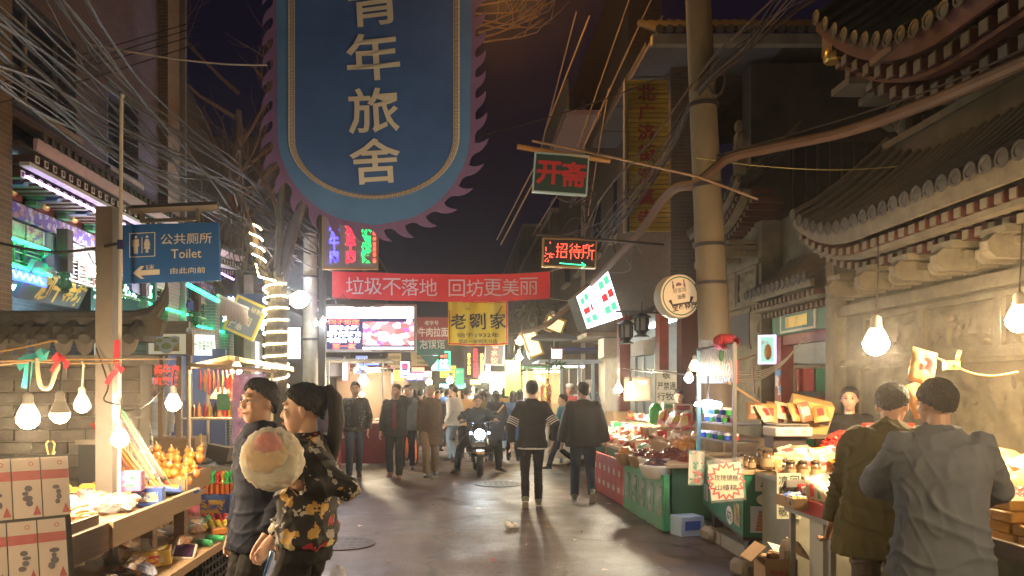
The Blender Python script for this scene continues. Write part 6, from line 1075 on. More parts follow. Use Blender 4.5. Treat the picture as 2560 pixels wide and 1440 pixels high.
for f, s, z0, sc_ in ((1,.15,.415,1),(0,1.79,.43,.9)):
    for k in range(6): w = (.052-.006*k)*sc_; F_ = cq if f == 0 else fq; zz = z0+.03*k*sc_; m = MB(); q = [F_(s-w,zz,.007), F_(s+w,zz,.007), F_(s+w*.85,zz+.027,.007), F_(s-w*.85,zz+.027,.007)]; m.add(q, [(3,2,1,0)] if f == 0 else [(0,1,2,3)]); m.build('pagoda_storey', pag, GC, smooth=False)
for f, s, z, r in ((0,1.08,.73,.15),(1,.63,.74,.07)):
    for k in range(4): F_ = cq if f == 0 else fq; a = U(0,6); m = MB(); q = [F_(s+r*(.75-.15*k)*cos(j*pi/6)*(1+.12*sin(j*2.3)), z+r*.62*(.8-.15*k)*sin(j*pi/6), .007+.0015*k) for j in range(12)]; m.add(q, [tuple(range(12))[::-1]] if f == 0 else [tuple(range(12))]); m.build('rose_petal', rosep, GC, smooth=False)
for k in range(3): m = MB(); p = fq(.19,.80+.028*k,.007); m.prism([(-.05+.01*k,0),(.05-.01*k,0),(.035-.008*k,.022),(-.035+.008*k,.022)], p, dx_, V((0,0,1)), .001); m.build('gate_storey', cK, GC)
for k in range(3): m = MB(); m.add([fq(.36+.09*k+.016*cos(j*pi/5)*(1 if j % 2 else .5), .77+.016*sin(j*pi/5)*(1 if j % 2 else .5), .006) for j in range(10)], [tuple(range(10))]); m.build('red_star', cR, GC, smooth=False)
for k in range(3): m = MB(); q = fq(.46+.13*k,.88,.006); m.add([q+dx_*.014, q+V((0,0,.022)), q-dx_*.014, q-V((0,0,.022))], [(0,1,2,3)]); m.build('diamond', wl_, GC, smooth=False)
hp = thing('starburst_placard', 'plastic sleeved placard with red starburst hung on the green cart corner', 'placard', cq(.15,.7,.05)); m = MB(); ctr = W(1815,1203,6.35); star = []
for k in range(32): r = .125 if k % 2 else .165; star.append((r*cos(k*pi/16), r*sin(k*pi/16)))
m.box(ctr, (.27,.006,.30), Matrix.Rotation(-.1, 3, 'Y')); m.build('card', cardw, hp); m = MB(); m.prism([(x*1.0,y*1.0) for x, y in star], ctr+V((0,-.004,0)), (1,0,0), (0,0,1), .001); m.build('red_burst', cR, hp); m = MB(); m.prism([(x*.82,y*.82) for x, y in star], ctr+V((0,-.006,0)), (1,0,0), (0,0,1), .001); m.build('cream_burst', creamp, hp); text('玫瑰镜糕', hp, ctr+V((0,-.006,.03)), (1,0,0), (0,0,1), .05, blkc, .005, fit=.2); text('山楂糕', hp, ctr+V((0,-.006,-.05)), (1,0,0), (0,0,1), .05, blkc, .005, fit=.18); m = MB(); m.box(ctr+V((0,-.012,.01)), (.30,.002,.36), Matrix.Rotation(-.1, 3, 'Y')); m.build('sleeve', film, hp)
h2 = thing('foil_placard', 'shiny plastic sleeved card hanging at the far end of the green cart', 'placard', W(1741,1170,7.6)); ctr = W(1741,1170,7.7); m = MB(); m.box(ctr, (.155,.006,.34), Matrix.Rotation(.04, 3, 'Y')); m.build('card', cellmat('foil_print', [(.55,.6,.58),(.1,.4,.3),(.55,.12,.12),(.6,.6,.55)], 18, .2, coat=.8), h2); m = MB(); m.box(ctr+V((0,-.008,0)), (.17,.002,.36)); m.build('sleeve', film, h2); m = MB(); m.tube([ctr+V((0,0,.17)), ctr+V((.02,.05,.28))], .004, 5); m.build('string', tealr, h2)
# glass case on the cart
CS = thing('display_case', 'teal framed display case with hanging grey panel on the green cart', 'case', cq(1.0,.95)); tealp = mat('teal_metal', (.10,.25,.26), .45)
for p in (W(1747,1135,8.3), W(1836,1150,7.2)): m = MB(); m.box((p.x,p.y,1.5), (.035,.035,1.15)); m.build('post', tealp if p.y > 8 else steeld, CS)
a, c = W(1747,965,8.3), W(1838,965,7.3); m = MB(); m.tube([V((a.x,a.y,2.08)), V((c.x,c.y,2.08))], .02, 6); m.build('rail', steeld, CS); pA, pB = W(1748,958,8.25), W(1836,960,7.35); m = MB(); m.add([pA, pB, pB+V((0,0,.42)), pA+V((0,0,.47))], [(0,1,2,3)]); m.build('grey_panel', plastic_film('grey_sheet', (.17,.19,.22), .55, .35), CS, smooth=False)
for k in range(2): z = 1.13+.17*k; m = MB(); a, c = W(1750,1100,8.2), W(1830,1100,7.4); q = [V((a.x,a.y,z)), V((c.x,c.y,z)), V((c.x+.3,c.y+.05,z)), V((a.x+.3,a.y+.05,z))]; m.add(q+[p-V((0,0,.012)) for p in q], [(0,1,2,3),(7,6,5,4),(0,4,5,1),(1,5,6,2),(2,6,7,3),(3,7,4,0)]); m.build('shelf', steel, CS)
rl_ = thing('case_lamp', 'bright violet white lamp disc under the grey panel of the display case', 'lamp', W(1770,1012,7.9)); m = MB(); m.lathe([(.02,.05),(.12,.03),(.14,0),(.13,-.012),(.02,-.02)], n=18); m.build('disc', glow('violet_lamp', (.80,.72,1), 45), rl_, loc=(0,0,0)); m = MB(); m.cyl((0,0,.04), (0,0,.3), .008, 6); m.build('rod', steeld, rl_, loc=(0,0,0))
for k, (nm, c) in enumerate((('blue',(.03,.10,.55)),('pink',(.60,.05,.25)),('green',(.08,.50,.12)),('red',(.55,.04,.03)))):
    m = MB(); m.mi = 0; m.lathe([(.022,0),(.032,.004),(.034,.045),(.030,.05)], n=12); m.mi = 1; m.lathe([(.035,.05),(.035,.06),(.028,.075),(.0,.076)], n=12); jm = m.mesh('jelly_cup', [mat('jelly_'+nm, c, .12, coat=.6), mat('cup_white', (.62,.62,.66), .2, coat=.4)])
    for j in range(7):
        r = (j+k) % 3; t_ = (j*.14+k*.03) % 1; a, c_ = W(1757,1100,8.1), W(1826,1100,7.4); p = a.lerp(c_, t_); place('jelly_cup', jm, (p.x+.05*(k % 2), p.y-.05, .952+(.19,.362,.362)[r]+(.0 if r < 2 else .078)), (0,0,0), nm+' jelly cup in the display case', 'cup', nm+' jelly cups in the display case')
jarb = mat('jar_brown', (.10,.055,.025), .15, col2=(.16,.09,.04), ns=6, coat=.5); jlid = mat('jar_lid_dark', (.06,.045,.03), .4); jlab = mat('jar_label', (.34,.24,.13), .6)
m = MB(); m.lathe([(.045,0),(.055,.01),(.055,.12),(.04,.145),(.034,.15)], n=14); m.mi = 2; m.lathe([(.0565,.03),(.0565,.10)], n=14); m.mi = 1; m.lathe([(.042,.15),(.044,.155),(.044,.175),(.03,.19),(.0,.195)], n=14); jr = m.mesh('brown_jar', [jarb, jlid, jlab])
for k in range(13): p = fq(.10+.13*(k % 6), .937)+dd*(.12+.17*(k//6)); place('brown_jar', jr, p, (0,0,U(0,6)), 'brown glass jar with dark lid on the green cart', 'jar', 'brown jars on the green cart', U(.8,1.1) if k % 3 else .62)
m = MB(); m.lathe([(.08,0),(.10,.01),(.11,.10),(.115,.10),(.115,.11),(.0,.125)], n=18); place('steel_bowl', m.mesh('steel_bowl', steel), fq(.72,.94)+dd*.15, (0,0,0), 'small lidded steel pot between the brown jars', 'pot')
scl = thing('weighing_scale', 'white electronic weighing scale with red digits above the jars', 'scale', fq(.5,1.25)+dd*.55); q = fq(.5,1.26)+dd*.5; m = MB(); m.cbox(q, (.34,.3,.09), .012); m.build('body', cardw, scl); m = MB(); m.cbox(q+V((0,0,.065)), (.30,.26,.015), .006); m.build('plate', steel, scl); text('0.00', scl, q+V((-.05,-.152,0)), (1,0,0), (0,0,1), .03, rl, 0); text('88', scl, q+V((.09,-.152,0)), (1,0,0), (0,0,1), .03, rl, 0); m = MB(); m.box(q+V((0,.05,-.18)), (.3,.2,.27)); m.build('stand', cK, scl)
brn_ = [lab_mat('brown_pack', (.26,.13,.07), coat=.5), lab_mat('cream_pack', (.58,.46,.30), coat=.4), lab_mat('orange_pack', (.55,.26,.08), coat=.4)]; bp_ = [pillow(.17,.24,.07, [brn_[k], cW if k == 0 else cR], lab=.28, wob=.015, seed=k) for k in range(3)]
for k in range(9): place('cake_bag', bp_[k % 3], q+V((-.28+.085*k*.8, U(-.1,.1), .16+U(0,.03))), (1.1+U(-.2,.2), U(-.2,.2), U(-.5,.5)), 'bag of cakes leaning on the weighing scale', 'bag', 'cake bags on the scale', .78)
# flower and sticks above the case
fw_ = thing('red_fabric_flower', 'large red fabric rose with green leaf above the display case', 'flower', W(1815,868,7.6)); m = MB(); ctr = W(1815,855,7.6)
for k in range(46): d = V((U(-1,1),U(-1,1),U(-.8,1))).normalized(); m.ell(ctr+V((d.x*.12,d.y*.10,d.z*.07)), (.05,.015,.035), 7, 5, d.to_track_quat('Y','Z').to_matrix())
m.build('petals', mat('fabric_red', (.36,.02,.03), .7, rand=0), fw_); m = MB(); m.ell(ctr+V((-.06,-.04,-.14)), (.03,.012,.06), 8, 5); m.build('leaf', greenp, fw_); m = MB(); m.tube([ctr, ctr+V((.06,0,-.25)), ctr+V((.1,0,-.5))], .008, 6); m.build('stem', greenp, fw_); m = MB(); m.add([ctr+V((.02,0,-.2)), ctr+V((.12,0,-.18)), ctr+V((.13,.02,-.42)), ctr+V((.05,.02,-.35))], [(0,1,2,3)]); m.build('red_cloth', redcloth, fw_)
for a, c, lab in ((W(1818,955,7.2),W(1955,1045,7.6),'bamboo stick slanting down from the display case to the scale'),(W(1880,900,8.0),W(1885,985,8.0),'upright dark stick right of the display case'),(W(1835,905,8.0),W(1890,887,8.0),'short dark crossbar on the upright stick')): m = MB(); m.tube([a, c], .013, 6); tag(m.build('stick', woodd if 'dark' in lab else woodl), lab, 'stick')
ps = sign('lit_poster', 'small lit poster of a drink on the stone pier', (1899,840,1936,908), 10.4, glow('poster_teal', (.25,.55,.50), .7, False), [('果汁',.35,.25,.14,wl_)], glow('poster_edge', (.75,.6,1), 2.5), .06, .02, yaw=-.3, cat='poster'); m = MB(); p = W(1920,880,10.33); m.ell(p, (.05,.01,.11), 10, 6); m.build('drink_picture', cO, ps)
for k in range(5): cable([W(1840,930+k*6,8.2), W(1900,928+k*5,8.8), W(1960,900+k*2,9.3), W(2010,845,9.6)], .005, cordw, 'white wire running from the case to the red doorway', 'wires to the red doorway')
# goods in the doorway shop
shopc = [cG, cR, cO, cG, cR, cY]
for k in range(14): r = k//5; m = MB(); m.cbox((5.08+.19*(k % 5), 11.05, .775+.42*r+.17), (.17,.2,.33), .006); tag(m.build('gift_box', shopc[(k*2+r) % 6]), ('green','red','orange','green','red','yellow')[(k*2+r) % 6]+' gift box on the shelves inside the red doorway', 'box', 'gift boxes inside the doorway %s' % ('green','red','orange','green','red','yellow')[(k*2+r) % 6])
sign('red_shop_poster', 'red poster with yellow characters inside the doorway', (2065,826,2118,880), 10.2, mat('poster_red', (.45,.02,.02), .5), [('陕西特产',.5,.35,.35,goldp,dict(fit=.85))], None, .03, cat='poster')
m = MB(); m.cyl(V((4.66,11.0,1.5)), V((4.66,11.0,1.95)), .001, 4); b = MB(); b.box((4.655,10.98,1.75), (.01,.17,.36)); tag(b.build('torn_poster', cellmat('torn_print', [(.10,.25,.50),(.5,.5,.48),(.35,.06,.04),(.24,.035,.022)], 9, .7)), 'torn red and blue poster on the red door post', 'poster')
# ================================================================ right: dried fruit stall beyond the cart
DS = thing('dried_fruit_stall', 'long stepped stall of packets and baskets beyond the green cart', 'stall', (2.9, 11, 0)); gcl = mat('green_cloth', (.05,.13,.06), .8)
part('top', ply, DS, (2.42, 8.75, .74), (3.3, 14.5, .78)); part('step', ply, DS, (2.85, 8.75, .78), (3.3, 14.5, .92)); part('step', ply, DS, (3.1, 8.75, .92), (3.6, 14.5, 1.08)); part('skirt', gcl, DS, (2.5, 8.8, .05), (2.52, 14.5, .74)); part('end_skirt', gcl, DS, (2.52, 8.8, .05), (3.3, 8.82, .74))
for y in (8.9, 9.5): 
    for a, c in (((2.38,y,.74),(2.62,y+.05,.1)),): m = MB(); m.tube([V(a), V(c)], .022, 6); m.build('trestle_leg', oldw, DS)
m = MB(); m.tube([V((2.42,8.75,.3)), V((2.60,9.9,.12))], .02, 6); m.build('trestle_bar', oldw, DS)
gbx = boxm(.32,.05,.62, [cR, lab_mat('print_red_pattern', (.58,.07,.06), coat=.5), cW]); gbx2 = boxm(.36,.07,.64, [cG, cellmat('green_pack', [(.06,.22,.10),(.10,.30,.14),(.40,.42,.38),(.04,.15,.08)], 12, .2, coat=.6, stretch=(1,1,.3)), lab_mat('print_pale_green', (.20,.30,.20))])
for k in range(9): t = place('gift_box', gbx, (2.36-.012*k, 10.55+.30*k, .02), (0,-.02,-pi/2+.06), 'tall red gift box in the row under the packet stall', 'box', 'red gift boxes under the stall')
for k in range(5): place('wrapped_carton', gbx2, (2.40-.01*k, 8.85+.37*k, .02), (0,-.03,-pi/2+.05), 'tall green carton in clear wrap under the dried fruit stall', 'carton', 'green cartons under the stall')
for k in range(5): m = MB(); quadbox(m, V((2.345-.01*k, 8.85+.37*k, .36)), V((0,-1,0)), V((0,0,1)), .36, .7, .002); tag(m.build('plastic_wrap', film), 'clear plastic wrap over the %s green carton from the cart' % ('first','second','third','fourth','fifth')[k], 'wrap', 'plastic wraps on cartons')
b = MB(); b.cbox((0,0,.11), (.30,.22,.22), .006); b.mi = 1; b.box((0,-.112,.12), (.2,.004,.1)); place('water_carton', b.mesh('water_carton', [mat('carton_blue_white', (.40,.50,.62), .5), cB]), (2.62,8.62,.0), (0,0,.3), 'blue and white carton on the ground beside the trestle', 'carton')
packs = [pillow(.15,.20,.05, [c, d], lab=.3, wob=.012, seed=i) for i, (c, d) in enumerate(((cW,cR),(cR,cW),(brn_[1],cR),(cW,cG),(cO,cW),(brn_[0],cW),(filmw,cR),(cR,cY)))]
sbx = [boxm(.16,.10,.07, [c, d, e]) for c, d, e in ((cW,cR,cK),(cR,cW,cY),(cW,cG,cR),(brn_[1],cW,cR))]
pn = ('cream packet with red label','red packet with cream label','tan packet with red label','cream packet with green label','orange packet with cream label','brown packet with cream label','hazy clear packet with red label','red packet with yellow label')
for row in range(3):
    for k in range(22):
        y = 10.1+.20*k+U(-.04,.04); i = rg.randrange(8); x = (2.48,2.92,3.2)[row]+U(-.03,.06); z = (.86,1.0,1.16)[row]+U(0,.03)
        place('packet', packs[i], (x, y, z), (U(-.25,.25), -.75+U(-.3,.2), U(-.4,.4)+pi/2*(k % 2)), pn[i]+' on the long packet stall', 'packet', pn[i]+'s on the long stall', U(.9,1.2))
for k in range(26): i = rg.randrange(4); place('small_box', sbx[i], (U(2.5,2.85), 10.4+.16*k, .79+U(.05,.13)), (U(-.3,.3), U(-.5,0), U(-.6,.6)), ('cream box with red print','red box with cream print','cream box with green print','tan box with cream print')[i]+' lying among the packets of the long stall', 'box', 'small boxes on the long stall %d' % i)
# tall stacks of boxed goods at the back
for k in range(5):
    x, y, n = ((3.35,9.6,4),(3.4,10.3,4),(3.35,11.2,3),(3.4,12.0,3),(3.4,10.0,5))[k]
    for j in range(n): place('stacked_box', sbx[(0,3,0,2,0)[k]], (x+U(-.01,.01), y, 1.085+.118*j), (0,0,-.4+.1*k), ('cream red printed','tan','cream red printed','cream green printed','cream red printed')[k]+' box in a stack at the back of the long stall', 'box', 'stacked boxes at the back %s' % ('a','b','a','c','a')[k], 1.65)
# dried fruit heaps and baskets
nutm = {n: mat('dried_'+n, c, .35, col2=d, ns=30, coat=.3, rand=.0) for n, c, d in (('date',(.14,.025,.015),(.22,.05,.03)),('raisin',(.05,.02,.025),(.10,.04,.05)),('apricot',(.50,.20,.05),(.58,.30,.08)),('walnut',(.36,.20,.09),(.46,.28,.14)))}
def heap(nm, p, r, h, n, lab, sz=.022, m_=None):
    b = MB()
    for k in range(n): a = U(0,2*pi); q = math.sqrt(U(0,1)); b.ell((r*q*cos(a), r*q*sin(a), h*(1-q**1.7)+U(-.01,.012)), (sz,sz*.75,sz*.65), 6, 4, Matrix.Rotation(U(0,3), 3, 'Z') @ Matrix.Rotation(U(-.6,.6), 3, 'X'))
    b.lathe([(r*.98,-.03),(r*.9,h*.1),(r*.5,h*.62),(.01,h*.85)], n=14); o = b.build(nm, m_ or nutm[nm.split('_')[0]], loc=p); o['kind'] = 'stuff'; tag(o, lab, 'dried fruit'); return o
bask = mat('wicker', (.35,.22,.10), .7, col2=(.26,.15,.06), ns=30, bump=.6, bs=60); clothw = mat('white_sack', (.60,.56,.50), .8, bump=.4, bs=30)
for k, (p, r, nm, lab, mm) in enumerate((((2.36,8.95,.72),.19,'raisin','white cloth bowl of black raisins at the near end of the stall',clothw),((2.45,9.4,.76),.19,'date','wicker basket of dark dates beside the raisins',clothw),((2.42,9.85,.75),.18,'date','wicker basket of red dates further along the stall',bask),((2.30,10.3,.74),.14,'apricot','small wicker basket of red berries at the stall edge',bask))):
    t = thing('basket', lab.replace(' of black raisins','').replace(' of dark dates','').replace(' of red dates','').replace(' of red berries','')+' holding '+('raisins','dark dates','red dates','berries')[k], 'basket', p); m = MB(); m.lathe([(r*.6,-.12),(r*.85,-.08),(r,0),(r*1.04,.03),(r*.98,.03),(r*.9,0),(r*.6,-.06)], n=20); m.build('bowl', mm, t, loc=(0,0,0)); m = MB(); m.lathe([(r*1.0,.02),(r*1.06,.02),(r*1.06,.04),(r*1.0,.04)], n=20); m.build('rim', mm, t, loc=(0,0,0)); heap(nm+'_heap', V(p)+V((0,0,.0)), r*.93, .12, 90, 'heap of '+('black raisins','dark dates','red dates','orange berries')[k]+' in the '+('white cloth bowl','second bowl along','wicker basket','small edge basket'), .02) if False else heap(nm+'_heap', V(p), r*.93, .12, 90, 'heap of '+('black raisins in the near white bowl','dark dates in the second bowl','red dates in the wicker basket','orange berries in the small edge basket')[k], .02)
for k, (x, y, nm) in enumerate(((2.85,9.15,'date'),(2.9,9.6,'apricot'),(3.15,9.25,'walnut'),(2.95,9.95,'walnut'),(3.2,9.75,'apricot'),(2.7,9.5,'date'))): heap(nm+'_mound', V((x,y,(.80,.92,1.08,.92,1.08,.80)[k])), .19, .13, 80, ('mound of dark dates in front of the display case','mound of orange apricots behind the dates','mound of walnuts at the back by the display case','second mound of walnuts','mound of apricots at the back','smaller mound of dates at the front')[k], .024)
for k in range(10): place('film_bag', pillow(.26,.22,.10, [film], wob=.03, seed=k) if k < 2 else fpk[k % 2], (U(2.6,3.2), U(9.0,10.1), U(1.0,1.2)), (U(-.4,.4),U(-.5,.2),U(0,6)), 'clear bag draped over the dried fruit mounds', 'bag', 'clear bags on the fruit mounds', 1.3 if k > 1 else 1)
m = MB(); m.lathe([(.02,0),(.09,.03),(.11,.12),(.10,.25),(.05,.33),(.0,.35)], n=16); place('green_balloon_bag', m.mesh('green_balloon_bag', mat('bright_green', (.04,.50,.06), .3, coat=.5)), (3.05,11.6,1.1), (0,0,0), 'bright green rounded plastic bag on the long stall', 'bag')
for k in range(10): place('long_packet', packs[(7,4,1,0)[k % 4]], (3.05+U(-.05,.1), 10.1+.12*k, 1.2+U(0,.05)), (1.2+U(-.2,.2), U(-.3,.3), -1.2+U(-.3,.3)), 'bright snack packet standing behind the fruit mounds', 'packet', 'standing packets behind the fruit', 1.1)
ns_ = sign('handwritten_board', 'tall grey board with handwritten black characters behind the box stacks', (1640,925,1690,1025), 13.2, mat('grey_board', (.38,.36,.31), .8), [('敬',.5,.12,.2,blkc),('严禁通',.5,.40,.2,blkc,dict(fit=.9)),('行牧',.45,.66,.2,blkc)], None, .04, cat='board'); sign('brown_board', 'blank brown board with faint writing below the shop window', (1562,945,1625,1000), 13.0, mat('brown_board', (.20,.15,.10), .8), [('忧悦',.7,.2,.2,MATS['pale_ink'])], woodd, .04, cat='board')
m = MB(); m.tube([W(1556,922,13), W(1740,938,9)], .014, 6); tag(m.build('lamp_rail', redd), 'thin red brown rail the stall bulbs hang from', 'rail'); b = MB(); b.cbox((0,0,.12), (.34,.30,.24), .01); place('open_carton', b.mesh('open_carton', cardb), (3.0,14.2,1.0), (0,0,.4), 'open brown carton at the far end of the long stall', 'carton'); b = MB(); b.loft([(V((0,0,z)), w, d_, None) for z, w, d_ in ((0,.5,.28),(.08,.55,.3),(.14,.5,.28),(.16,.3,.2))], 16, 3); place('grey_tarp_bundle', b.mesh('grey_tarp_bundle', mat('tarp_grey', (.16,.20,.19), .6, bump=.5, bs=14)), (2.9,14.0,.85), (0,0,.1), 'folded grey green tarpaulin at the far end of the stall', 'tarpaulin')
# ================================================================ right: silver counter, snack table and nut stall
SCn = thing('silver_counter', 'worn sheet metal counter with pasted paper list near the lower right', 'counter', (2.9, 6.3, 0)); sheetm = mat('worn_sheet', (.36,.35,.29), .5, .35, col2=(.25,.24,.19), ns=3.5, bump=.3, bs=12)
part('front', sheetm, SCn, (2.64, 6.0, .06), (3.12, 6.02, .90)); part('side', sheetm, SCn, (2.64, 6.02, .06), (2.66, 6.55, .90)); part('top', steel, SCn, (2.60, 5.96, .90), (3.9, 6.6, .93)); part('body', cK, SCn, (2.68, 6.04, .08), (3.85, 6.55, .88)); part('lip', steel, SCn, (2.59, 5.95, .88), (3.14, 5.965, .935))
pl_ = thing('paper_list', 'greenish paper with handwritten list pasted on the metal counter', 'paper', W(1972,1230,5.98)); m = MB(); p = W(1972,1240,5.985); m.box(p, (.19,.004,.36)); m.build('sheet', mat('pale_green_paper', (.40,.42,.32), .8), pl_); text('回子丹阿', pl_, p+V((.045,-.002,.0)), (1,0,0), (0,0,1), .32, blkc, .0, vert=True, lift=.003); text('凉粉阿敬', pl_, p+V((-.045,-.002,-.0)), (1,0,0), (0,0,1), .32, blkc, .0, vert=True, lift=.003)
for k in range(6): place('brown_jar', jr, (2.66+.10*(k % 3), 6.05+.12*(k//3), .932), (0,0,0), 'small brown jar at the left end of the metal counter', 'jar', 'jars on the metal counter', .8)
redlid = mat('lid_red', (.58,.03,.02), .3, coat=.4); m = MB(); m.mi = 0; m.lathe([(.04,0),(.045,.01),(.045,.09),(.035,.10)], n=12); m.mi = 2; m.lathe([(.0462,.02),(.0462,.07)], n=12); m.mi = 1; m.lathe([(.042,.10),(.042,.125),(.0,.127)], n=12); rj = m.mesh('red_lid_jar', [mat('chili_oil', (.30,.06,.02), .15, coat=.6), redlid, cR])
for k in range(12): place('red_lid_jar', rj, (2.95+.105*(k % 6), 6.35+.13*(k//6), .932+(0 if k < 9 else .0)), (0,0,U(0,6)), 'chili jar with red lid at the back of the metal counter', 'jar', 'red lid jars', 1.15)
for k in range(3): place('red_lid_jar', rj, (3.53+.14*k, 6.45, 1.14), (0,0,0), 'large chili jar with red lid on the upper row', 'jar', 'large red lid jars', 1.75)
part('riser', cK, SCn, (3.1, 6.35, .931), (3.9, 6.6, 1.14))
bis = cellmat('biscuit_bag', [(.58,.40,.20),(.62,.48,.30),(.50,.30,.12),(.60,.20,.12)], 22, .2, coat=.7)
for k in range(5): place('biscuit_bag', pillow(.24,.20,.09, [bis, cR], lab=.2, wob=.02, seed=k+3), V(((2.80,2.93,3.08,2.70,3.32)[k], 6.1+.03*k, 1.03)), (1.15+U(-.2,.2), U(-.2,.2), U(-.4,.4)), ('tan biscuit bag at the left front of the metal counter','tan biscuit bag in the middle of the metal counter','biscuit bag beside the yellow bowl','small biscuit bag by the brown jars','biscuit bag behind the olive jacket')[k], 'bag')
yb = thing('yellow_bowl', 'yellow plastic bowl of red candied fruit beside the olive jacket', 'bowl', (3.14,6.02,.932)); m = MB(); m.lathe([(.08,0),(.11,.02),(.17,.14),(.18,.14),(.175,.15),(.15,.12),(.09,.03)], n=20); m.build('bowl', mat('yellow_plastic', (.60,.34,.04), .25, coat=.4), yb, loc=(0,0,0)); heap('candied_fruit', V((3.14,6.02,1.05)), .15, .14, 110, 'heap of glossy red candied fruit in the yellow bowl', .018, mat('candied', (.48,.05,.02), .15, col2=(.58,.18,.05), ns=20, coat=.6))
heap('chili_mound', V((3.28,6.45,1.14)), .17, .16, 90, 'mound of red dried chillies behind the biscuit bags', .025, mat('chili_red', (.45,.03,.02), .25, coat=.4))
ST = thing('snack_table', 'low steel table with red trays of wrapped cakes', 'table', (2.7, 5.3, 0)); part('top', steel, ST, (2.46, 5.0, .74), (3.4, 5.7, .77))
for x, y in ((2.5,5.05),(2.5,5.65),(3.3,5.05)): part('leg', steel, ST, (x-.018,y-.018,0), (x+.018,y+.018,.74))
part('brace', steel, ST, (2.5, 5.04, .18), (3.3, 5.07, .21)); part('paint_board', mat('pale_board', (.48,.46,.40), .6), ST, (2.56,5.3,.1), (2.6,5.5,.7))
for k in range(4):
    x = 2.56+.22*k; t = thing('red_tray', ('leftmost red cardboard tray on the snack table','second red cardboard tray on the snack table','third red cardboard tray on the snack table','red cardboard tray beside the olive jacket')[k], 'tray', (x,5.2,.77)); 
    for lo, hi in (((x-.1,5.02,.772),(x+.1,5.03,.87)),((x-.1,5.03,.772),(x-.09,5.5,.87)),((x+.09,5.03,.772),(x+.1,5.5,.87)),((x-.09,5.03,.774),(x+.09,5.5,.78))): part('side', cR, t, lo, hi)
    part('print', cW, t, (x-.04,5.014,.80), (x+.03,5.0185,.84))
    for j in range(6): place('wrapped_cake', packs[(0,2,0,3,2,0)[j]], (x+U(-.02,.02), 5.08+.07*j, .87+.012*j), (1.15+U(-.1,.1), U(-.15,.15), U(-.2,.2)), 'wrapped cream cake standing in a red tray', 'cake', 'wrapped cakes in red trays', .85)
tt = thing('tan_tray', 'tan cardboard tray of blue foil snacks left of the red trays', 'tray', (2.45,5.5,.78)); part('side', cardb, tt, (2.36,5.3,.80), (2.58,5.31,.88)); part('floor', cardb, tt, (2.36,5.31,.80), (2.58,5.6,.81)); part('side', cardb, tt, (2.36,5.31,.81), (2.37,5.6,.88))
for k in range(6): place('foil_snack', pk, (2.42+.03*(k % 3), 5.36+.08*(k//2), .86), (1.0,U(-.2,.2),U(-.3,.3)), 'blue foil snack bag in the tan tray', 'packet', 'blue foil snacks', .8)
place('lid_film', pillow(.75,.42,.10, [film], 12, 9, wob=.03), (2.85,5.25,.98), (.25,0,0), 'clear plastic sheet draped over the wrapped cakes', 'plastic sheet')
for (x, y, lab, w) in ((2.42,5.75,'open carton with flaps on the ground by the metal counter',.2),): 
    t = thing('open_carton', lab, 'carton', (x,y,0)); 
    for lo, hi in (((x-.12,y-.1,0),(x-.11,y+.12,.38)),((x+.11,y-.1,0),(x+.12,y+.12,.38)),((x-.11,y-.1,0),(x+.11,y-.09,.38)),((x-.11,y+.11,0),(x+.11,y+.12,.38)),((x-.11,y-.09,.005),(x+.11,y+.11,.02))): part('side', cardb, t, lo, hi)
    for R, c in ((Matrix.Rotation(.8, 3, 'Y'), (x-.17,y,.42)), (Matrix.Rotation(-.6, 3, 'Y'), (x+.17,y,.44))): m = MB(); m.box(c, (.008,.22,.16), R); m.build('flap', cardb, t)
    text('清真食品', t, (x-.02,y-.102,.28), (1,0,0), (0,0,1), .04, cR, .005, fit=.14)
b = MB(); b.cbox((0,0,.12), (.10,.07,.24), .003); b.prism([(-.05,0),(.05,0),(.03,.07),(-.03,.07)], (0,.033,.24), (1,0,0), (0,0,1), .003); place('white_carton', b.mesh('white_carton', cardw), (2.48,5.71,.20), (0,.05,.1), 'white milk carton standing in the open carton', 'carton'); heap('crumpled_paper', V((2.40,5.79,.32)), .09, .08, 24, 'crumpled brown paper filling the open carton', .035, cardb); place('rag', pillow(.16,.10,.03, [clothw], wob=.02), (2.50,5.90,.41), (.6,.3,.4), 'pale rag hanging over the carton edge', 'rag')
b = MB(); b.cbox((0,0,.15), (.36,.26,.30), .008); b.mi = 1; b.box((0,-.1315,.15), (.34,.003,.06)); place('brown_carton', b.mesh('brown_carton', [mat('carton_yellowish', (.46,.29,.10), .8), cK]), W(2010,1075,7.2)+V((0,0,.0)), (.2,.25,-.3), 'brown carton with dark band tilted beside the red door post', 'carton')
sd = thing('carton_stand', 'dark wooden stand under the brown carton', 'stand', W(2010,1110,7.2)); p = W(2010,1078,7.2); part('top', woodd, sd, (p.x-.25,7.0,p.z-.06), (p.x+.25,7.5,p.z-.02)); part('leg', woodd, sd, (p.x-.2,7.05,.1), (p.x-.16,7.1,p.z-.06)); part('leg', woodd, sd, (p.x+.16,7.05,.1), (p.x+.2,7.1,p.z-.06))
for k in range(26): place('counter_packet', (packs+[cpk[0],cpk[2]])[(k*3) % 10], (2.72+.065*(k % 13)+U(-.02,.02), 6.12+.2*(k//13), .99+.1*(k//13)), (1.2+U(-.3,.3), U(-.3,.3), U(-.5,.5)), 'snack packet standing in the rows on the metal counter', 'packet', 'packets on the metal counter', U(.75,1.0))
for k in range(14): place('table_packet', packs[(1,7,4,0,2)[k % 5]], (2.62+.055*k, 5.56+U(-.04,.08), .86+U(0,.05)), (1.1+U(-.3,.3), U(-.3,.3), U(-.5,.5)), 'bright packet at the back of the snack table', 'packet', 'packets behind the red trays', U(.8,1.1))
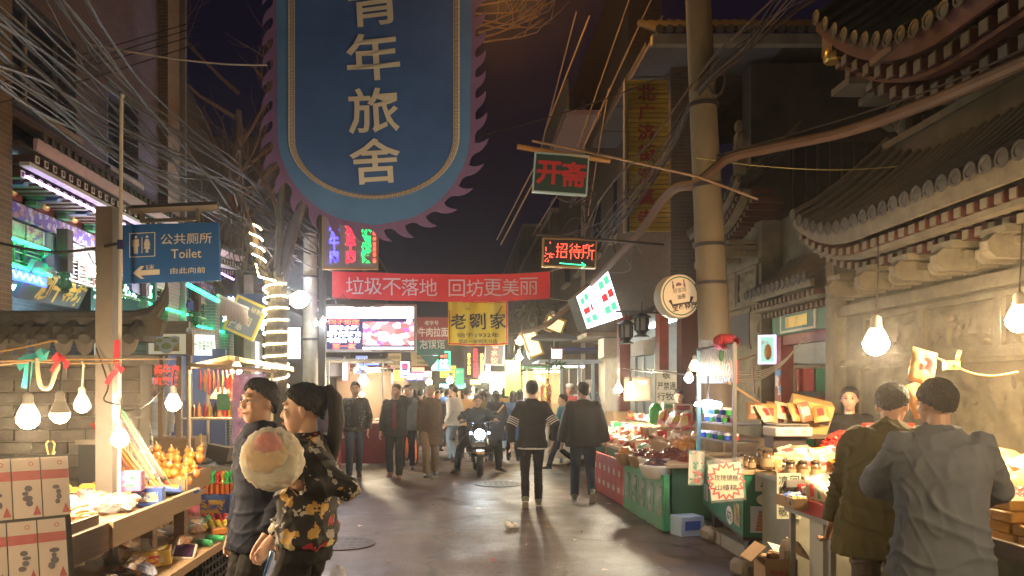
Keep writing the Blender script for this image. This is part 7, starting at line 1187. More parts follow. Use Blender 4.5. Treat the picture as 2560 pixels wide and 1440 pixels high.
# nut stall at the right edge
NS = thing('nut_stall', 'nut stall with wooden rail at the right edge', 'stall', (3.7, 4.3, 0)); part('top', ply, NS, (2.96, 3.0, .76), (4.4, 5.6, .80)); part('rail', woodd, NS, (2.92, 3.0, .74), (2.96, 5.6, .83)); part('front', mat('mottled_green', (.07,.09,.04), .7, col2=(.14,.12,.05), ns=6), NS, (2.99, 3.0, .05), (3.02, 5.6, .74)); part('step', ply, NS, (3.5, 3.0, .80), (4.4, 5.6, .98))
cakem = mat('nut_cake', (.50,.29,.07), .5, col2=(.40,.21,.05), ns=16, bump=.4, bs=60, rand=.12); m = MB(); m.cbox((0,0,.03), (.14,.20,.058), .008); ck = m.mesh('nut_cake', cakem)
for lay in range(4):
    for k in range(8):
        if rg.random() < .12*lay: continue
        place('nut_cake', ck, (3.06+.155*(k % 2)+U(-.01,.01), 3.5+.225*(k//2)+.1*(lay % 2)*.4, .802+.06*lay), (0,0,U(-.06,.06)), 'yellow brown block of nut cake in the stack on the nut stall', 'cake', 'nut cakes in the stack')
for k in range(4): place('cake_wrap', pillow(.34,.26,.05, [film], wob=.02, seed=k), (3.15, 3.6+.25*k, 1.07), (.05,.05,U(0,3)), 'clear film lying on the stacked nut cakes', 'plastic sheet', 'films on the nut cakes')
heap('jujube_mound', V((3.42,4.25,.98)), .28, .20, 260, 'large mound of bright red jujubes on the nut stall', .024, mat('jujube', (.50,.05,.025), .3, col2=(.58,.12,.05), ns=18, coat=.3)); heap('jujube_mound', V((3.45,3.7,.98)), .25, .17, 200, 'second mound of red jujubes nearer the right edge', .024, MATS['jujube'])
nb_ = [pillow(.32,.22,.13, [cellmat('nutbag_%d' % k, c, 40, .3, coat=.6), cW], wob=.02, seed=k, lab=.0 if k else .16) for k, c in enumerate(([(.45,.20,.06),(.50,.26,.09),(.36,.14,.04)],[(.58,.42,.22),(.62,.48,.30),(.50,.34,.16)],[(.55,.30,.12),(.60,.40,.2),(.46,.24,.08)]))]
for k in range(16): r = k//6; place('nut_bag', nb_[k % 3], (3.62+.12*r+U(-.03,.03), 3.5+.31*(k % 6)+.1*r, 1.04+.10*r+(.0)), (U(-.15,.15), -.3+U(-.15,.15), pi/2+U(-.3,.3)), 'plump clear bag of nuts piled at the back of the nut stall', 'bag', 'nut bags on the nut stall', 1.05)
pw = thing('paper_lamp_bag', 'lit paper packets hanging above the grey jacket man', 'bag', W(2320,930,5.2)); lp = mat('lit_paper', (.50,.28,.11), .7, col2=(.36,.18,.06), ns=14); p = W(2305,935,5.2); pkm = pillow(.19,.24,.07, [lp, cR], 12, 12, lab=.22, wob=.03, seed=4)
for dz, rr in ((.05,.25),(-.17,-.3)): put('packet', pkm, loc_in(pw, p+V((.02*rr,0,dz))), (pi/2-.1, rr, .1), parent=pw)
m = MB(); m.tube([p+V((0,0,.16)), p+V((.1,0,.11)), p+V((.2,0,.07))], .006, 5); m.build('string', strm, pw); m = MB(); m.box(p+V((.2,0,.06)), (.09,.05,.06)); m.tube([p+V((.24,0,.1)), p+V((.26,0,.16))], .012, 6); m.build('clip', goldp, pw); cable([W(2375,905,5.2), W(2420,930,5.1), W(2480,940,5), W(2545,930,4.9)], .008, strm, 'orange cord sagging between the paper packets and right edge', None, 'string')
# the stall rows go on towards and past the photographer; unseen bulbs added as front fill
bulb((-2.25,2.1,1.72), .055, 260, 'unseen fill bulb of the left stall string, nearer than the leftmost bulb', cord=(-2.25,2.1,2.0)); bulb((-2.2,.3,1.75), .055, 260, 'unseen fill bulb of the left stall string beside the photographer', cord=(-2.2,.3,2.0)); bulb((-2.2,-2.0,1.8), .06, 260, 'unseen fill bulb of the left stall string behind the photographer', cord=(-2.2,-2,2.1))
bulb((2.9,2.3,2.0), .065, 260, 'unseen fill bulb of the nut stall row, nearer than the right edge bulb', cord=(2.9,2.3,2.3)); bulb((2.8,.2,2.0), .06, 260, 'unseen fill bulb of the right stall row beside the photographer', cord=(2.8,.2,2.3)); bulb((2.6,-2.2,2.0), .06, 260, 'unseen fill bulb of the right stall row behind the photographer', cord=(2.6,-2.2,2.3))
NT = thing('near_toy_table', 'further toy table of the left row beside the photographer', 'table', (-2.6, 0, 0)); part('top', woodl, NT, (-3.5, -3, .81), (-2.04, 2.9, .85)); part('edge_plank', oldw, NT, (-2.03, -3, .72), (-1.995, 2.88, .885))
for x, y in ((-2.1,-2.8),(-2.1,2.6),(-3.4,-2.8),(-3.4,2.6)): part('leg', oldw, NT, (x-.04,y-.04,0), (x+.04,y+.04,.81))
NR = thing('near_nut_table', 'further table of the right row beside the photographer', 'table', (3.6, 0, 0)); part('top', ply, NR, (2.96, -3, .76), (4.4, 2.9, .80))
for x, y in ((3.05,-2.8),(3.05,2.7),(4.3,-2.8),(4.3,2.7)): part('leg', oldw, NR, (x-.04,y-.04,0), (x+.04,y+.04,.76))
# ================================================================ right far: blue frame kiosk
BK = thing('blue_frame_kiosk', 'pale blue framed snack kiosk with white counter behind the two men', 'kiosk', (2.2, 16.8, 0)); bf = mat('pale_blue_frame', (.32,.42,.52), .45)
for x in (1372,1403,1447,1482): p = W(x,1000,16.6); part('post', bf, BK, (p.x-.03,16.55,.05), (p.x+.03,16.61,2.25))
a, c = W(1345,905,16.6), W(1500,905,16.6); part('top_bar', bf, BK, (a.x,16.5,2.22), (c.x,16.62,2.30)); part('roof', bf, BK, (a.x,16.62,2.25), (c.x,18,2.29)); part('counter', whitep, BK, (2.0,16.5,.15), (3.0,17.2,.85)); part('counter_top', steel, BK, (1.97,16.46,.85), (3.05,17.25,.89)); part('glass', mat('kiosk_glass2', (.8,.9,.95), .06, alpha=.15), BK, (2.0,16.5,.89), (3.0,16.51,1.35)); part('lamp', glow('kiosk_lamp', (1,.93,.8), 14), BK, (2.2,17.2,2.15), (2.9,17.25,2.19))
chm = mat('chili_string', (.55,.06,.02), .3, col2=(.62,.16,.04), ns=12, coat=.3)
for k in range(3):
    m = MB(); p = W(1340+16*k, 965, 16.4)
    for j in range(60): a = U(0,6.3); r = .06*math.sqrt(U(0,1)); m.ell((p.x+r*cos(a), p.y+r*sin(a), p.z-.62*j/60), (.012,.012,.045), 5, 4, Matrix.Rotation(U(-.6,.6), 3, 'X'))
    m.tube([p+V((0,0,.3)), p-V((0,0,.6))], .008, 5); tag(m.build('chili_string', chm), ('leftmost red chili string by the kiosk','middle red chili string by the kiosk','right red chili string by the kiosk')[k], 'chili string')
sign('yellow_strip_sign', 'narrow upright yellow lit strip sign beside the chili strings', (1362,935,1374,1030), 16.5, glow('yellow_strip', (.75,.60,.10), .8), [('麻辣烫涮',.5,.5,.8,redd,dict(vert=True,fit=.6))], None, .06); lt = thing('palace_lantern', 'small red and white palace lantern above the kiosk', 'lantern', W(1392,885,16.8)); m = MB(); m.box((0,0,0), (.2,.2,.2)); m.build('shade', glow('lantern_glow', (1,.75,.65), 1.6), lt, loc=(0,0,0)); m = MB(); m.box((0,0,.12), (.26,.26,.03)); m.build('top_frame', redp, lt, loc=(0,0,0)); m = MB(); m.box((0,0,-.12), (.24,.24,.03)); m.build('bottom_frame', redp, lt, loc=(0,0,0)); m = MB()
for k in range(60): d = V((U(-1,1),U(-1,1),U(-.7,.7))); m.ell(W(1388,912,16.5)+V((d.x*.2,d.y*.15,d.z*.12)), (.05,.012,.02), 5, 4, d.to_track_quat('X','Z').to_matrix())
tag(m.build('ivy_bunch', mat('leaf_green', (.05,.16,.05), .6)), 'small bunch of green leaves hanging on the kiosk corner', 'plant')
for k in range(8): place('food_tray', basin, (2.1+.11*k, 16.8+.1*(k % 2), .89), (0,0,0), 'small food bowl on the kiosk counter', 'bowl', 'bowls on the kiosk counter', .5)
for k in range(22): x, y = rg.uniform(-1.7,2.2), rg.uniform(6.2,14); m = MB(); w = U(.02,.05); m.add([V((-w,-w*.6,.004)), V((w,-w*.5,.012)), V((w*.8,w*.6,.006)), V((-w*.7,w*.5,.018))], [(0,1,2),(0,2,3)]); tag(put('paper_scrap', m.mesh('paper_scrap', (cardw,cardb,cR,cardw)[k % 4]), (x,y,.016), (0,0,U(0,6))), ('pale','brown','red','pale')[k % 4]+' paper scrap lying on the street', 'litter', ('pale','brown','red','pale')[k % 4]+' scraps on the street')
# distant stalls that carry the glow of the street
for k, (x, Y, w, lab) in enumerate(((-2.5,21,1.2,'dim stall with orange lit back left of the crowd'),(-2.8,26,1.4,'far stall with warm lit shelf on the left'),(2.6,21.5,1.2,'stall with white lit shelf right of the crowd'),(2.9,27,1.4,'far stall with warm lit shelf on the right'),(-2.9,33,1.5,'distant warm stall at the left end of the crowd'),(3.0,34,1.5,'distant warm stall at the right end of the crowd'))):
    t = thing('far_stall', lab, 'stall', (x,Y,0)); part('counter', redcl if k % 2 else kw, t, (x-w/2,Y,.1), (x+w/2,Y+.8,.9)); part('back', ply, t, (x-w/2,Y+1.2,.1), (x+w/2,Y+1.25,2.2)); part('canopy', (redp,bluep,greenp,redp,bluep,greenp)[k], t, (x-w/2-.1,Y-.2,2.25), (x+w/2+.1,Y+1.3,2.32)); part('lamp', glow('far_stall_lamp', (1,.82,.55), 90), t, (x-w*.3,Y+.3,2.15), (x+w*.3,Y+.36,2.19))
    for s in (-1,1): part('post', steel, t, (x+s*w/2-.02,Y,.9), (x+s*w/2+.02,Y+.04,2.25))
# ================================================================ people
PEND = []
def skinm(name, c): return mat(name, c, .5, col2=[x*.82 for x in c], ns=14, amt=.6, spec=.35)
SKIN = skinm('skin_light', (.56,.34,.24)); SKIN2 = skinm('skin_tan', (.44,.26,.18))
HAIR = mat('hair_black', (.007,.006,.006), .5, col2=(.022,.018,.016), ns=90, stretch=(1,1,.12), bump=1, bs=160, spec=.3)
HAIRG = mat('hair_grey', (.22,.22,.21), .6, col2=(.42,.42,.40), ns=40, bump=.4, bs=80)
EYEW = mat('eye_white', (.7,.68,.65), .3); EYEB = mat('eye_dark', (.015,.01,.008), .2); LIPS = mat('lips', (.42,.14,.12), .45)
def cloth(name, c, c2=None, rough=.85, bump=.12, bs=160, sheen=.0):
    return mat(name, c, rough, col2=c2 or [x*.7 for x in c], ns=9, amt=.7, bump=bump, bs=bs, sheen=sheen, spec=.2)
def ik(a, b, l1, l2, pole):
    a, b = V(a), V(b); d = b-a; L = min(d.length, (l1+l2)*.998); d.normalize(); b = a+d*L
    x = (l1*l1-l2*l2+L*L)/(2*L); h = math.sqrt(max(l1*l1-x*x, 0)); p = V(pole); p = (p-d*p.dot(d))
    p = p.normalized() if p.length > 1e-4 else V((0,1,0)); return a+d*x+p*h, b
def remesh(b, name, m, parent, vox, smooth=3, fold=None, sub=False):
    o = b.build(name, m, parent, loc=(0,0,0)); o.location = (0,0,0)
    md = o.modifiers.new('r', 'REMESH'); md.mode = 'VOXEL'; md.voxel_size = vox
    if smooth: ms = o.modifiers.new('s', 'SMOOTH'); ms.factor = .5; ms.iterations = smooth
    PEND.append((o, fold)); return o
def flush_people():
    bpy.context.view_layer.update(); dg = bpy.context.evaluated_depsgraph_get()
    for o, fold in PEND:
        me = bpy.data.meshes.new_from_object(o.evaluated_get(dg)); o.modifiers.clear(); old = o.data; o.data = me; bpy.data.meshes.remove(old)
        if fold:
            amp, seed, fr = fold; me.update(); nr = [v.normal.copy() for v in me.vertices]; sd = V((seed*3.1, seed*1.7, seed*.9))
            for v, n in zip(me.vertices, nr):
                p = v.co
                w = noise.noise(p*2.2+sd)
                q = V((p.x*4+w*1.5, p.y*4, p.z*fr*.75+p.x*5*w))+sd; q2 = V((p.x*9, p.y*9+w, p.z*fr*.5-p.x*8))+sd
                a = max(0, 1-abs(noise.noise(q))*4)**1.5; a2 = max(0, 1-abs(noise.noise(q2))*5); c = noise.noise(p*5+sd)
                v.co = p + n*amp*(a*1.25+a2*.5+c*.8-.45)
        me.polygons.foreach_set('use_smooth', [True]*len(me.polygons)); me.update()
def hand(b, wr, d, n, s=1., curl=.35, side=1, k=1., thumb=.6):
    # wr wrist, d finger direction, n palm normal; four fingers and a thumb leaving the side of the palm
    d = V(d).normalized(); n = V(n); n = (n-d*n.dot(d)).normalized(); t = d.cross(n)*side
    b.loft([(wr+d*q*k, w*k, h*k, Matrix((t, n, d)).transposed()) for q, w, h in ((-.02,.026,.02),(.02,.032,.017),(.06,.041,.016),(.09,.041,.014),(.10,.036,.011))], 10)
    for i, (off, ln) in enumerate(((.031,.072),(.0105,.082),(-.0105,.076),(-.031,.058))):
        p = wr+d*.092*k+t*off*k; dd = d.copy(); pts = [p-d*.012*k]; rr = [.0092*k]
        for j, f in enumerate((.45,.32,.23)):
            dd = (Matrix.Rotation(-curl*(1+.3*j)*side, 3, t*side) @ dd); dd.normalize()
            p = p+dd*ln*f*k; pts.append(p); rr.append((.0088-.0008*j)*k)
        b.tube(pts, rr, 7)
    p = wr+d*.03*k+t*.03*k; td = (d*.6+t*.8+n*.35*thumb).normalized(); pts = [p-td*.01*k]
    for j, f in enumerate((.035,.028,.024)):
        p = p+td*f*k; pts.append(p); td = (td+d*.35*(1 if j < 2 else .3)+n*thumb*.3).normalized()
    b.tube(pts, [.0125*k,.0115*k,.0105*k,.009*k], 7)
def head(b, c, R, k, fine):
    f = lambda p: c + R @ (V(p)*k)
    b.ell(f((0,.016,.028)), (.077*k,.097*k,.093*k), 16, 11, R)
    b.loft([(f((0,.0,.02)), .070*k, .086*k, R), (f((0,-.018,-.02)), .069*k,.076*k,R), (f((0,-.024,-.055)), .062*k,.068*k,R), (f((0,-.034,-.085)), .048*k,.054*k,R), (f((0,-.044,-.110)), .030*k,.036*k,R), (f((0,-.046,-.120)), .014*k,.018*k,R)], 16)
    b.loft([(f((0,-.088,.016)), .008*k,.008*k,R), (f((0,-.098,-.010)), .011*k,.013*k,R), (f((0,-.103,-.030)), .016*k,.017*k,R), (f((0,-.096,-.041)), .014*k,.010*k,R)], 8)
    b.ell(f((0,-.080,.034)), (.052*k,.022*k,.012*k), 8, 5, R)
    for s in (-1,1):
        b.ell(f((s*.040,-.068,-.022)), (.024*k,.024*k,.02*k), 8, 5, R)
        b.ell(f((s*.077,.014,-.008)), (.011*k,.021*k,.034*k), 8, 7, R @ Matrix.Rotation(s*.35, 3, 'Z'))
    b.ell(f((0,-.088,-.066)), (.024*k,.013*k,.011*k), 8, 5, R)
def face(o, c, R, k, smile=0, brows=HAIR):
    f = lambda p: c + R @ (V(p)*k)
    for s in (-1,1):
        e = MB(); e.ell(f((s*.031,-.0835,.002)), (.0155*k,.011*k,.0075*k), 8, 6, R); eo = e.build('eye', EYEW, o, loc=(0,0,0))
        e = MB(); e.ell(f((s*.031,-.0905,.002)), (.0075*k,.006*k,.0072*k), 8, 6, R); e.build('iris', EYEB, eo, loc=(0,0,0))
        e = MB(); e.tube([f((s*.014,-.094,.024)), f((s*.030,-.096,.031)), f((s*.050,-.085,.027))], [.0022*k,.0034*k,.0018*k], 5); e.build('eyebrow', brows, o, loc=(0,0,0))
        e = MB(); e.tube([f((s*.015,-.091,.008)), f((s*.031,-.096,.0115)), f((s*.048,-.086,.007))], [.0015*k,.0025*k,.0015*k], 5); e.build('eyelid', brows, o, loc=(0,0,0))
    e = MB(); e.tube([f((-.026,-.090,-.062+smile*.008)), f((-.012,-.1005,-.066)), f((0,-.103,-.0655)), f((.012,-.1005,-.066)), f((.026,-.090,-.062+smile*.008))], [.002*k,.0055*k,.0065*k,.0055*k,.002*k], 6); e.build('lips', LIPS, o, loc=(0,0,0))
def hairmesh(c, R, k, style, seed=0, n=44, m=16):
    b = MB(); f = lambda p: c + R @ (V(p)*k)
    lim = dict(short=(62,104,142), bob=(62,124,140), long=(60,118,145), pony=(60,102,138), crop=(60,100,136), grey=(58,100,138))[style]
    rows = []
    for i in range(m+1):
        ring = []
        for j in range(n):
            a = 2*pi*j/n - pi/2           # -pi/2 is the face
            fr = (1-sin(a))/2; 
            tm = lim[0]+(lim[1]-lim[0])*(min((1-fr)*2,1)) if fr > .5 else lim[2]+(lim[1]-lim[2])*min(fr*2,1)
            tm += 6*noise.noise(V((cos(a)*4+seed, sin(a)*4, seed)))+7*noise.noise(V((cos(a)*17+seed, sin(a)*17, seed)))
            th = radians(tm)*i/m
            d = V((sin(th)*cos(a), sin(th)*sin(a), cos(th)))
            if th > 1.62: e = th-1.62; d = V((cos(a)*(1-.28*e), sin(a)*(1-.28*e), cos(1.62)-e*1.02))
            thick = 1.13+.05*noise.noise(d*7+V((seed,0,0)))+.06*noise.noise(V((d.x*26+seed,d.y*26,d.z*5)))+(.05 if style in('bob','long') else .0)*sin(th)
            if style == 'short' and fr > .5: thick += .09*max(0, 1-abs(th-.6)*1.6)
            if i == m: thick -= .10
            ring.append(f(V((0,.016,.030)) + V((d.x*.080, d.y*.100, d.z*.096))*thick))
        rows.append(ring)
    b.rings(rows, cap=False)
    if style in ('long', 'bob'):
        L = .30 if style == 'long' else .10
        b.loft([(f((0,.05,.0)), .082*k,.062*k,R), (f((0,.062,-.06)), .086*k,.052*k,R), (f((0,.066,-.12)), .084*k,.045*k,R), (f((0,.07,-.12-L*.6)), .075*k,.036*k,R), (f((0,.07,-.12-L)), .045*k,.015*k,R)], 14)
    if style == 'pony':
        b.tube([f((0,.09,.085)), f((0,.135,.095)), f((.0,.165,.05)), f((0,.168,-.06)), f((0.0,.15,-.17)), f((0,.13,-.27)), f((0,.125,-.33))], [.022*k,.032*k,.038*k,.042*k,.038*k,.026*k,.006*k], 12)
        b.ell(f((0,.098,.088)), (.026*k,.02*k,.03*k), 8, 6, R)
    return b
def person(label, loc, rz=0, h=1.72, feet=None, hands=None, lean=0., side=0., dz=0., hd=(0,0,0), poles=None, top=None, hem=-.14, puff=1., legs=None, shoe=None, hair='short', hairm=None, skin=None, lod=1, group=None, handd=None, curl=.35, inner=None, collar=0., wide=1., smile=0, fold=.006, cap=None, sleeve=None, knees=None, thin=1., facing=True, seed=0, tw=0., cat='person'):
    k = h/1.72; vox = (.0075, .013, .022)[lod]; fine = lod == 0
    skin = skin or SKIN; hairm = hairm or HAIR
    P = thing('person', label, cat, loc, rz, group)
    pel = V((0,0,.93*k+dz)); Rl = Matrix.Rotation(lean, 3, 'X') @ Matrix.Rotation(side, 3, 'Y') @ Matrix.Rotation(tw, 3, 'Z')
    sp = lambda x, y, z: pel + Rl @ (V((x,y,z))*k)
    feet = feet or [(-.11,.02,0,0,-.12), (.11,-.03,0,0,.12)]; hands = hands or [None, None]; poles = poles or [None, None]; knees = knees or [(0,-1,0),(0,-1,0)]
    legj = []; armj = []
    for i, s in enumerate((-1,1)):
        hip = pel + V((s*.088*k, 0, -.02*k)); fx, fy, fz, fp, fyaw = feet[i]
        Rf = Matrix.Rotation(fyaw, 3, 'Z') @ Matrix.Rotation(fp, 3, 'X')
        ank = V((fx,fy,fz)) + Rf @ V((0, .0, .075*k))
        kn, ank = ik(hip, ank, .445*k, .435*k, knees[i]); legj.append((hip, kn, ank, Rf))
        sh = sp(s*.160*wide, .01, .435); tg = hands[i]
        tg = sp(s*.225*wide, -.05, -.06) if tg is None else V(tg)
        el, wr = ik(sh, tg, .285*k, .25*k, poles[i] or (s*.35, 1, -.1)); armj.append((sh, el, wr))
    neck = sp(0, .005, .50); hc = neck + Rl @ V((0,-.018*k,.045*k)); Rh = Matrix.Rotation(hd[0], 3, 'Z') @ Matrix.Rotation(hd[1], 3, 'X') @ Matrix.Rotation(hd[2], 3, 'Y')
    if abs(lean) > .15: Rh = Rh
    hc = hc + Rh @ V((0,-.005*k,.115*k))
    b = MB()
    head(b, hc, Rh, k, fine)
    b.tube([sp(0,.012,.42), sp(0,.01,.50), hc + Rh @ V((0,.018*k,-.05*k))], [.062*k,.052*k,.05*k], 12)
    b.loft([(sp(0,0,z), rx*k*thin, ry*k*thin, Rl) for z, rx, ry in ((-.1,.13,.10),(0,.14,.10),(.12,.125,.09),(.25,.135,.095),(.38,.15,.095),(.455,.13,.07),(.49,.06,.05))], 14)
    for i, s in enumerate((-1,1)):
        sh, el, wr = armj[i]
        b.tube([sh, (sh+el)/2, el, (el+wr)/2, wr], [.045*k,.043*k,.036*k,.035*k,.026*k], 10)
        dd = (wr-el).normalized(); n = V((-s,0,0)) if abs(dd.x) < .8 else V((0,0,-1)); 
        if handd and handd[i]: dd, n = V(handd[i][0]), V(handd[i][1])
        hand(b, wr, dd, n, 1, curl if not isinstance(curl, (list, tuple)) else curl[i], s, k)
        hip, kn, ank, Rf = legj[i]
        b.tube([hip, (hip+kn)/2, kn, (kn+ank)/2, ank], [.075*k,.068*k,.05*k,.048*k,.034*k], 10)
        b.ell(ank + Rf @ V((0,-.05*k,-.04*k)), (.03*k,.09*k,.028*k), 8, 6, Rf)
    body = remesh(b, 'body', skin, P, vox, 2)
    if facing: face(body, hc, Rh, k, smile, HAIR if hairm is HAIR else HAIRG)
    if hair: 
        hb = hairmesh(hc, Rh, k, hair, seed, 110 if fine else 34, 26 if fine else 10); hb.build('hair', hairm, P, loc=(0,0,0))
    # upper garment
    if top is not None:
        b = MB(); q = .014*puff
        prof = [(-.02,.172,.128),(.12,.160,.118),(.25,.172,.124),(.36,.184,.124),(.425,.182,.115),(.465,.152,.097),(.488,.105,.082),(.505,.075+.01*collar,.072)]
        if hem < -.06: prof = [(hem, .196+max(0,-hem-.14)*.16,.152+max(0,-hem-.14)*.22), (hem*.5, .190,.146)]+prof
        secs = []
        for z, rx, ry in prof:
            R2 = Rl; cpt = sp(0,.004,z)
            if z < 0: cpt = pel + V((0,0,z*k)) + (Rl @ V((0,0,.0)))
            secs.append((cpt, (rx*wide+q)*k*thin, (ry+q)*k*thin, Rl if z >= 0 else None))
        if collar: secs += [(sp(0,.006,.53+.02*collar), (.066)*k, .066*k, Rl)]
        b.loft(secs, 18, 2.3)
        for i, s in enumerate((-1,1)):
            sh, el, wr = armj[i]; w2 = wr-(wr-el).normalized()*.012
            b.ell(sh+V((0,0,.004)), ((.062+.010*puff)*k,)*3, 12, 8)
            b.ell(el, ((.050+.010*puff)*k,)*3, 12, 8)
            b.tube([sh-(sh-el).normalized()*.005, sh*.75+el*.25, (sh+el)/2, el, (el+w2)/2, w2], [(x+.010*puff)*k for x in (.050,.060,.057,.051,.046,.039)], 12)
        remesh(b, 'jacket', top, P, (.0085,.014,.022)[lod], (9,5,3)[lod], (fold*(1.5,1,1)[lod], seed+1, 13) if fold else None)
    if inner is not None:
        im, w0, w1, z0, z1, off = inner; b = MB()
        def fn(u, v):
            z = z0+(z1-z0)*v; t = (u-.5)*2*(w0+(w1-w0)*v); rx = (.175 if z < .4 else .175-(z-.4)*.9)+.014*puff; ry = (.128 if z < .38 else .128-(z-.38)*.55)+.014*puff
            x = t*rx*1.0; return sp(x, .004-ry*math.sqrt(max(1-t*t,0))**.9-off, z)
        b.sheet(fn, 6, 10); b.build('shirt', im, P, loc=(0,0,0))
    if legs is not None:
        b = MB(); lp = legs[1] if isinstance(legs, tuple) else 1.; lm = legs[0] if isinstance(legs, tuple) else legs
        b.loft([(pel+V((0,0,z*k)), rx*k*thin, ry*k*thin, None) for z, rx, ry in ((-.10,.165,.118),(-.03,.172,.122),(.05,.160,.115),(.10,.150,.108))], 16, 2.3)
        for i, s in enumerate((-1,1)):
            hip, kn, ank, Rf = legj[i]; a2 = ank+V((0,0,-.01*k))
            b.tube([hip+V((-s*.004,0,.02)), hip*.6+kn*.4, kn, kn*.5+ank*.5, a2], [x*k*lp for x in (.098,.090,.068,.064,.058)], 12)
        remesh(b, 'trousers', lm, P, (.0085,.014,.022)[lod], 4, (fold*.8 or .004, seed+5, 17) if fold else None)
    if shoe is not None:
        for i in (0,1):
            hip, kn, ank, Rf = legj[i]; b = MB(); g = lambda x,y,z: ank + Rf @ (V((x,y,z-.075))*k)
            R2 = Rf @ Matrix.Rotation(pi/2, 3, 'X')
            b.loft([(g(0,y,z), rx*k, rz_*k, R2) for y, z, rx, rz_ in ((.072,.034,.016,.02),(.065,.042,.032,.04),(.02,.052,.036,.05),(-.04,.042,.038,.04),(-.10,.034,.043,.031),(-.15,.028,.042,.026),(-.185,.024,.03,.02),(-.20,.02,.012,.012))], 12, 2.6)
            b.tube([g(0,.028,.05), g(0,.03,.095)], [.046*k,.044*k], 10)
            so = b.build('shoe', shoe[0], P, loc=(0,0,0))
            b = MB(); b.prism([(x*k, y*k) for x, y in ((-.03,.075),(-.038,.03),(-.04,-.05),(-.046,-.11),(-.04,-.17),(-.018,-.205),(.018,-.205),(.04,-.17),(.046,-.11),(.04,-.05),(.038,.03),(.03,.075))][::-1], g(0,0,.0), Rf @ V((1,0,0)), Rf @ V((0,1,0)), .018*k)
            b.build('sole', shoe[1], so, loc=(0,0,0))
    if cap is not None:
        b = MB(); f = lambda p: hc + Rh @ (V(p)*k)
        b.loft([(f((0,.012,z)), rx*k, ry*k, Rh) for z, rx, ry in ((.045,.088,.106),(.075,.092,.110),(.115,.090,.106),(.135,.075,.09),(.140,.03,.04))], 16)
        b.build('cap', cap, P, loc=(0,0,0))
    P['_'] = 0; del P['_']
    return dict(o=P, arm=armj, head=(hc, Rh), sp=sp, k=k, leg=legj)
BLKC = cloth('cloth_black', (.016,.015,.016), (.028,.026,.027)); NAVY = cloth('cloth_navy', (.008,.010,.022), (.013,.016,.03)); JEAN = cloth('denim_dark', (.035,.05,.075), (.065,.085,.115)); JEANL = cloth('denim_light', (.16,.23,.34), (.24,.32,.42)); KHAKI = cloth('cloth_khaki', (.17,.11,.055), (.22,.15,.08)); BROWN = cloth('cloth_brown', (.085,.052,.03), (.12,.075,.045)); OLIVE = cloth('cloth_olive', (.085,.07,.025), (.12,.10,.04)); GREYB = cloth('cloth_grey_blue', (.11,.125,.15), (.16,.175,.20)); GREYT = cloth('cloth_grey_trouser', (.10,.085,.07), (.14,.12,.10)); WHITEC = cloth('cloth_white', (.55,.52,.50), (.46,.44,.43)); TANC = cloth('cloth_tan', (.50,.29,.13), (.42,.24,.10)); MAROON = cloth('cloth_maroon', (.10,.012,.018), (.15,.02,.03)); BLUEC = cloth('cloth_blue', (.03,.08,.24), (.045,.11,.30)); TEALC = cloth('cloth_teal', (.03,.20,.24), (.02,.05,.14)); REDC = cloth('cloth_red', (.42,.07,.07), (.34,.05,.05)); PURP = cloth('cloth_purple_grey', (.10,.075,.12), (.14,.11,.16))
FLOR = cellmat('floral_jacket', [(.46,.44,.40),(.016,.014,.014),(.50,.30,.08),(.48,.42,.34),(.40,.03,.05),(.016,.014,.014),(.50,.42,.20),(.30,.28,.26),(.02,.018,.018)], 14, .7, base=(.014,.013,.013), th=.50); FLOR2 = cellmat('floral_bomber', [(.30,.28,.24),(.10,.08,.03),(.34,.16,.04),(.02,.02,.02),(.16,.16,.09)], 17, .7, base=(.014,.014,.012), th=.26)
PLAID = cellmat('check_apron', [(.45,.43,.38),(.03,.03,.03)], 36, .8)
SH = lambda n, c, s: (mat('shoe_'+n, c, .45), mat('sole_'+n, s, .7))
SHB = SH('black', (.018,.017,.017), (.03,.03,.03)); SHBR = SH('brown', (.17,.065,.02), (.05,.03,.02)); SHW = SH('olive_white', (.14,.13,.08), (.55,.53,.47)); SHR = SH('red', (.50,.03,.03), (.6,.6,.58)); SHWH = SH('white', (.5,.5,.5), (.6,.6,.6))
X = lambda px, Y: (px-VX)/FPX*Y
walk = lambda a, l: [(-.10,-a,0,0,-.1), (.10,a,l,.5 if l else 0,.1)]
# --- couple in the foreground
wom = person('woman with black ponytail in black floral jacket holding a cotton candy', (X(768,3.75), 3.75, 0), -pi/2-.18, 1.67, hands=[(-.17,-.27,.84), (.235,.045,1.20)], poles=[(-.3,.6,-.2), (.25,.75,-1)], top=FLOR, hem=0, puff=2.0, legs=BLKC, shoe=SHB, hair='pony', lod=0, hd=(.22,.05,0), handd=[None, ((-.35,-.75,.45),(-.5,.3,.2))], curl=[.3,.75], collar=1, fold=.008, seed=2, wide=.93)
man1 = person('young man in dark navy jacket looking left behind the ponytail woman', (X(652,4.25), 4.25, 0), -1.0, 1.70, hands=[(-.19,-.10,.80), None], top=NAVY, hem=-.16, puff=1.4, legs=BLKC, shoe=SHB, hair='short', lod=0, hd=(.25,-.05,0), collar=1, fold=.006, seed=4)
